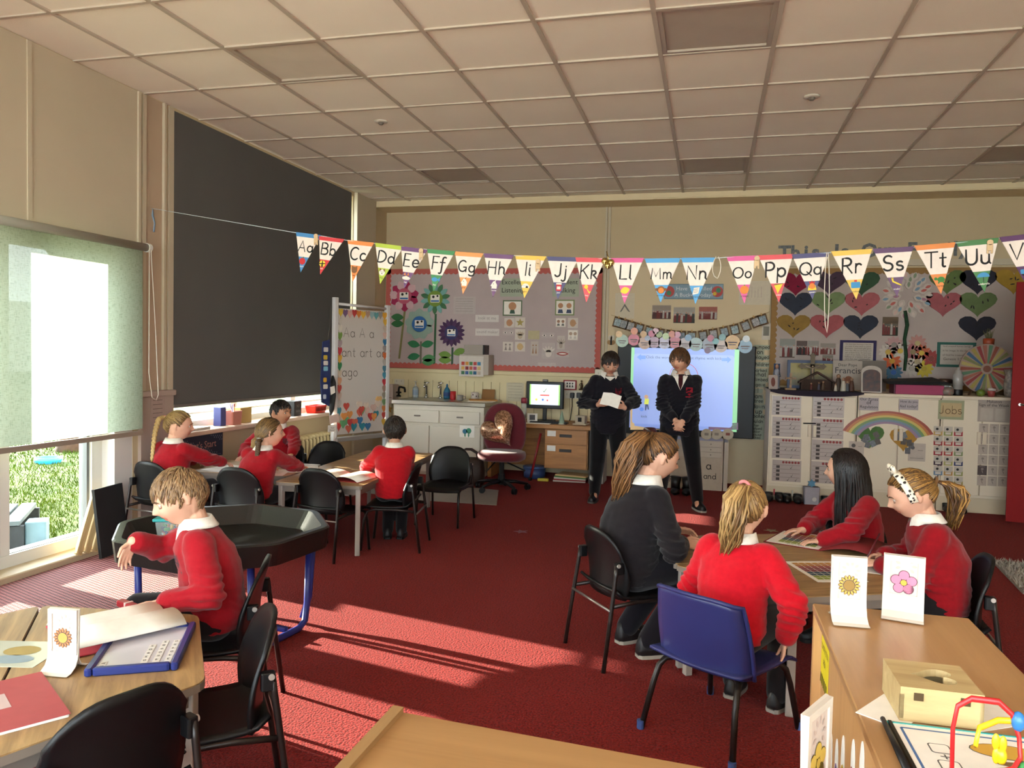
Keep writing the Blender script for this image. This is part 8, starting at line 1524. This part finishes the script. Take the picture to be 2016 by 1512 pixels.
# white plastic picture stands
def stand(label, loc, rz, kind, w=.105, h=.155, z=TZ):
    t = thing('picture_stand', label, 'picture stand', (loc[0], loc[1], z), rz); WPM = M('stand_white', 'd2c8bc', .3); P0 = [(-.045, .003), (-.030, .0045), (-.012, .016), (-.003, .034), (.0, .05), (.004, h)]
    R = []
    for y_, z_ in P0: R.append([(-w/2, y_, z_), (w/2, y_, z_), (w/2, y_+.0045, z_+.001), (-w/2, y_+.0045, z_+.001)])
    MB().rings(R).build('front_leg', WPM, t); R = []
    for y_, z_ in [(.045, .003), (.032, .004), (.016, .014), (.008, .03), (.0075, .06)]: R.append([(-w/2+.004, y_, z_), (w/2-.004, y_, z_), (w/2-.004, y_+.003, z_), (-w/2+.004, y_+.003, z_)])
    MB().rings(R).build('back_leg', WPM, t)
    fr_ = MB(); y0 = -.004
    for b_ in ((-w/2+.002, -w/2+.014, .045, h), (w/2-.014, w/2-.002, .045, h), (-w/2+.014, w/2-.014, h-.012, h), (-w/2+.014, w/2-.014, .045, .052)): fr_.box(b_[0], b_[1], y0, .006, b_[2], b_[3])
    fr_.build('frame_edge', WPM, t); MB().box(-w/2+.014, w/2-.014, -.0005, .001, .052, h-.012).build('picture_card', paper('c9b8ae'), t)
    a = MB(); zc = (.052+(h-.064)*.36)/(w/.105); y1 = -.0014
    if kind in ('sun', 'orange'):
        for k in range(16): a_ = 2*PI*k/16; pg(a.mat(0), leaf(.017, .0052, a_, .016*math.cos(a_), zc+.016*math.sin(a_), 5), y1); pg(a.mat(2), leaf(.014, .0033, a_, .0172*math.cos(a_), zc+.0172*math.sin(a_), 5), y1-.0004)
        pg(a.mat(0), circ(.0178, 18, 0, zc), y1-.0006); pg(a.mat(1), circ(.0162, 18, 0, zc), y1-.0009)
    else:
        for k in range(5): a_ = 2*PI*k/5+.3; pg(a.mat(0), circ(.0145, 14, .0205*math.cos(a_), zc+.0205*math.sin(a_)), y1-.0001*k); pg(a.mat(1), circ(.0128, 14, .0205*math.cos(a_), zc+.0205*math.sin(a_)), y1-.0004)
        pg(a.mat(0), circ(.0095, 12, 0, zc), y1-.0007); pg(a.mat(2), circ(.0082, 12, 0, zc), y1-.001)
    for k in range(9): a_ = 2*PI*k/9; pg(a.mat(3), leaf(.014, .004, a_, .014*math.cos(a_)+.004, zc+.048+.014*math.sin(a_), 5), y1)
    a.v = [(v_[0]*w/.105, v_[1], v_[2]*w/.105) for v_ in a.v]
    cols = {'sun': ('5a4420', '8a6a34', 'c09a4a'), 'orange': ('5a4030', 'c0924a', 'b8744a'), 'pink': ('5a3040', 'c87a96', 'b8a040'), 'yellow': ('6a5a20', 'd0b050', 'c8a848')}
    a.build('flower_print', [paper(c_) for c_ in (cols[kind] if kind != 'orange' else cols['orange'])]+[paper('bba69c')], t); return t
stand('white plastic picture stand with a brown sunflower card on the bookcase', (.315, 1.83), .04, 'sun', .075, .145, .75)
stand('white plastic picture stand with a pink flower card on the bookcase', (.442, 1.90), -.22, 'pink', .085, .14, .75)
stand('white plastic picture stand with an orange sunflower card on the front table', (-1.645, 1.66), .12, 'orange', .088, .165)
stand('white plastic picture stand with a yellow flower card beside the bookcase', (.178, 1.24), math.radians(62), 'yellow', .10, .185, .617)
# ---------------------------------------------------------------- on the bookcase
wbx = thing('wooden_box', 'small plywood box with a heart shaped hole in its lid on the bookcase', 'box', (.374, 1.402, .7516), math.radians(1)); BW, BD, BH = .061, .06, .056
MB().box(-BW, BW, -BD, BD, 0, .004).build('base', PLY, wbx)
for b_ in ((-BW, BW, -BD, -BD+.006), (-BW, BW, BD-.006, BD), (-BW, -BW+.006, -BD, BD), (BW-.006, BW, -BD, BD)): MB().box(*b_, .004, BH-.012).build('side', PLY, wbx)
q = MB(); Hh = [(y_*1.0, x_) for x_, y_ in heart(.062, .07, 32)]; Hh = [(x_, -y_) for x_, y_ in Hh]
ou = [( BW*max(-1, min(1, 1.6*math.cos(math.atan2(y_, x_)))), BD*max(-1, min(1, 1.6*math.sin(math.atan2(y_, x_))))) for x_, y_ in Hh]
n = len(Hh)
for z_, fl in ((BH, 1), (BH-.012, -1)): q.add([(x_, y_, z_) for x_, y_ in ou]+[(x_, y_, z_) for x_, y_ in Hh], [((i, (i+1) % n, n+(i+1) % n, n+i) if fl > 0 else (n+i, n+(i+1) % n, (i+1) % n, i)) for i in range(n)])
q.rings([[(x_, y_, z_) for x_, y_ in Hh] for z_ in (BH-.012, BH)], cap=False); q.rings([[(x_, y_, z_) for x_, y_ in ((-BW, -BD), (BW, -BD), (BW, BD), (-BW, BD))] for z_ in (BH-.012, BH)], cap=False)
for sx_, sy_ in ((1, 1), (1, -1), (-1, 1), (-1, -1)): q.add([(sx_*BW, sy_*BD, BH), (sx_*BW*.6, sy_*BD, BH-.0003), (sx_*BW, sy_*BD*.6, BH-.0003)], [(0, 1, 2)])
q.build('lid', PLY, wbx)
for x_ in (-.034, .034): MB().box(x_-.007, x_+.007, -BD-.002, -BD, BH-.020, BH-.008).build('hinge', M('hinge_bronze', '5a4a34', .4, metal=.7), wbx)
leaf_sheet('paper_sheet', 'white sheet with red print under the wooden box', (.318, 1.385), math.radians(-34), .075, .13, WHITEP, lambda a: ([a.text('A Heart of Gold', .009, -.0, .05-.0*k, .0016, plane='xy') for k in range(1)], [paper('b0506a')])[-1], .7502, 'paper'); leaf_sheet('paper_sheet', 'plain white sheet behind the wooden box', (.452, 1.41), math.radians(-58), .10, .11, WHITEP, None, .7504, 'paper')
fo = thing('plastic_wallet', 'clear wallet of worksheets with bee pictures on the bookcase', 'wallet', (.425, 1.215, .7522), math.radians(1)); MB().box(-.125, .125, -.115, .105, 0, .004).build('worksheets', WHITEP, fo); a = MB()
for b_ in ((-.115, .115, .09, .094), (-.115, .115, -.108, -.104), (-.117, -.113, -.106, .092), (.113, .117, -.106, .092)): pgf(a.mat(0), [(b_[0], b_[2]), (b_[1], b_[2]), (b_[1], b_[3]), (b_[0], b_[3])], .0044)
for x_, y_, rx_, ry_ in ((.02, .05, .05, .022), (.03, -.02, .055, .024)): pgf(a.mat(2), circ(rx_+.002, 18, x_, y_, ry_+.002), .0043); pgf(a.mat(1), circ(rx_, 18, x_, y_, ry_), .0045)
pgf(a.mat(3), circ(.05, 16, .04, .012, .009), .0047)
for k in range(2): [pgf(a.mat(2), P_, .0044) for P_ in (rrect(-.09, -.06, .02-.05*k, .05-.05*k, .005),)]; pgf(a.mat(4), rrect(-.088, -.062, .022-.05*k, .048-.05*k, .004), .0046)
a.mat(2).text('+', .03, -.075, 0, .0046, plane='xy'); a.text('=', .03, -.075, -.055, .0046, plane='xy'); a.build('worksheet_print', [paper('4a6a9a'), paper('c89a3a'), paper('5a5450'), paper('7a5a3a'), WHITEP], fo); MB().box(-.13, -.125, -.12, .11, 0, .006).build('spine_bar', BLACKP, fo); MB().box(-.135, .13, .105, .109, 0, .005).build('green_edge', TEAL, fo)
bm2 = thing('bead_maze', 'wire bead maze toy with red and yellow loops on the bookcase', 'toy', (.372, 1.135, .757)); bm2.scale = (.66, .66, 1.05)
MB().tube([(-.05, .03, .0), (-.052, .03, .07), (-.045, .03, .10), (-.02, .03, .112), (.03, .03, .112), (.055, .03, .098), (.068, .025, .07), (.07, .02, .045), (.05, .0, .035), (.0, -.02, .03)], .0045, 8).build('wire', M('wire_red', 'b01f22', .3), bm2)
MB().tube([(-.02, -.005, .06), (-.01, .01, .08), (.03, .03, .088), (.09, .035, .09), (.14, .0, .08)], .0045, 8).build('wire', M('wire_yellow', 'd8a81c', .3), bm2)
for c_, p_, r_ in (('2f6fae', (.066, .028, .09), .013), ('d8b81c', (.035, .02, .045), .011), ('3f8a4a', (.075, .012, .03), .013), ('2f6fae', (.078, .0, .012), .012)): MB().ball(p_, r_, 14, 10).build('bead', plast(c_, .25), bm2)
q = MB(); [q.ball((.03+dx, .018, .055+dz), (.008, .004, .011), 8, 6) for dx, dz in ((-.006, .008), (.007, .006), (-.004, -.010), (.008, -.010))]; q.build('butterfly_bead', plast('d8b01c', .25), bm2); MB().bev(-.06, .16, -.03, .05, 0, .006, .003).build('base', plast('8a5a30'), bm2)
MB().tube([(0, 0, 0), (.0, .16, 0)], [.006, .004], 8).build('black_pencil', BLACKP, None, (.286, 1.165, .758), math.radians(0), label='black pencil lying beside the worksheet wallet on the bookcase', cat='pencil')
cs = thing('hazard_sign', 'yellow and black CONSTRUCTION AREA sign on the back of the bookcase', 'sign', (CX0+.0215, 1.863, .622)); cs.scale = (1, .36, .55); MB().box(-.001, 0, -.15, .15, -.085, .13).build('sheet', paper('d8c21c'), cs); a = MB(); a.text('CONSTRUCTION', .036, 0, .065, -.0016, plane='yz'); a.text('AREA', .04, 0, .01, -.0016, plane='yz'); 
a.v = [(v_[0], v_[1], v_[2]) for v_ in a.v]; a.build('lettering', INK, cs); q = MB(); [q.add([(-.0016, .15-.04*k, -.085), (-.0016, .13-.04*k, -.085), (-.0016, .115-.04*k, -.04), (-.0016, .135-.04*k, -.04)], [(0, 1, 2, 3)]) for k in range(7)]; q.build('hazard_stripes', INK, cs)
for k, (y_, h_, c_, nm, zt) in enumerate(((1.885, .10, 'b8563a', 'orange', .461), (1.84, .13, '4a8a3a', 'green', .494), (1.737, .11, '3a6a9a', 'blue', .536), (1.665, .085, '6a4a8a', 'violet', .557), (1.597, .11, 'c8a03a', 'many coloured', .597), (1.496, .11, 'a83a4a', 'raspberry red', .639), (1.417, .10, '4a5a8a', 'slate blue', .674))):
    t = thing('finger_sticker', 'tall rounded paper sticker with %s patterns on the back of the bookcase' % nm, 'sticker', (CX0+.0215, y_, zt-h_), group='rounded stickers on the bookcase'); P = [(-.018, -.12), (.018, -.12)]+[(.018*math.cos(PI*i/10), h_-.05+.05*math.sin(PI*i/10)) for i in range(11)]
    MB().prism(P, -.001, 0, 'yz').build('paper_shape', WHITEP, t); a = MB(); rg = random.Random(k); [a.add([(-.0016, y2, z2) for y2, z2 in circ(rg.uniform(.004, .009), 8, rg.uniform(-.009, .009), rg.uniform(-.1, h_-.05))], [tuple(range(8))]) for _ in range(14)]; a.build('pattern', paper(c_), t, kind='stuff')
# ---------------------------------------------------------------- worksheets on the other tables
WKC = [paper(c_) for c_ in ('8a9a3a', '2f4a5a', '24445a', '7a2430', '8e2a30', 'b0702a', 'c08a3a')]
def worksheet(label, loc, rz, z=TZ, w=.21, h=.297):
    t = thing('worksheet', label, 'worksheet', (loc[0], loc[1], z), rz); MB().box(-w/2, w/2, -h/2, h/2, 0, .0012).build('sheet', WHITEP, t); a = MB()
    for r_ in range(9):
        for c_ in range(6): a.mat(min(6, r_*7//9)); x_, y_ = -w/2+.018+c_*(w-.036)/6, -h/2+.03+r_*(h-.05)/9; pgf(a, [(x_, y_), (x_+.026, y_), (x_+.026, y_+.024), (x_, y_+.024)], .0016)
    a.build('colour_grid', WKC, t, kind='stuff'); q = MB(); q.text('SUCCESS', .02, 0, -h/2+.006, .0016, plane='xy'); q.build('heading', INK, t); return t
worksheet('worksheet printed with rows of coloured squares nearest the picture stands', (.486, 3.371), math.radians(19.4)); worksheet('worksheet with rows of coloured squares inside the open red book', (.463, 3.905), math.radians(-22), TZ+.006)
ob = thing('red_folder', 'open dark red folder under a coloured worksheet', 'folder', (.56, 3.865, TZ), math.radians(-22)); q = MB(); q.rings([[(-.25+.52*i/14, y_, .003+(.028*math.sin(PI*(i-7)/7) if i > 7 else 0)) for i in range(15)] for y_ in (-.15, .15)], cap=False, closed=False, smooth=True); o = q.build('cover', paper('7a1f22'), ob); o.modifiers.new('thickness', 'SOLIDIFY').thickness = .002; MB().box(-.24, -.0, -.14, .14, .0035, .005).build('page', WHITEP, ob)
leaf_sheet('paper_sheet', 'plain white sheet under the hands of the girl with the leopard hairband', (.70, 3.50), math.radians(80), .2, .16, WHITEP, None, TZ, 'paper')
MB().tube([(0, 0, 0), (0, .10, .10)], .004, 8).build('pencil', plast('5a1f24'), None, (.665, 3.50, TZ+.03), math.radians(-40), label='dark red pencil held by the girl with the leopard hairband', cat='pencil')
ob = thing('open_workbook', 'open red covered workbook on the long narrow table', 'book', (-2.42, 4.77, TZ), math.radians(-6)); q = MB(); q.rings([[(-.22+.44*i/16, y_, .003+.03*abs(math.sin(PI*i/8))**.7) for i in range(17)] for y_ in (-.14, .14)], cap=False, closed=False, smooth=True); o = q.build('page', WHITEP, ob); o.modifiers.new('thickness', 'SOLIDIFY').thickness = .003; MB().box(-.225, .225, -.145, .145, 0, .003).build('cover', paper('9a2a30'), ob)
MB().tube([(0, 0, .004), (.17, 0, .004)], .004, 8).build('pencil', plast('c8a878'), None, (-2.50, 5.10, TZ), math.radians(-14), label='wooden pencil lying on the long narrow table', cat='pencil')
zp = thing('clear_case', 'clear plastic pencil case on the long narrow table', 'pencil case', (-2.40, 5.38, TZ), .2); MB().bev(-.10, .10, -.05, .05, 0, .03, .012).build('case', M('frosted', '9aa0a8', .2, alpha=.7), zp); MB().box(-.09, .09, -.052, -.048, .02, .026).build('zip', plast('d0d0d0'), zp)
for k, (x_, y_, r_, lb) in enumerate(((-2.95, 4.78, .3, 'printed worksheet beside the girl with two plaits'), (-3.35, 4.82, -.2, 'printed worksheet in front of the girl with one plait'), (-2.83, 4.99, .5, 'blank worksheet at the seam of the two tables'))): leaf_sheet('worksheet', lb, (x_, y_), r_, .21, .28, WHITEP, (lambda a: ([pgf(a, [(-.08, .1-.03*i), (.07, .1-.03*i), (.07, .104-.03*i), (-.08, .104-.03*i)]) for i in range(6)], [paper('8a8480')])[-1]) if k < 2 else None, TZ, 'worksheet')
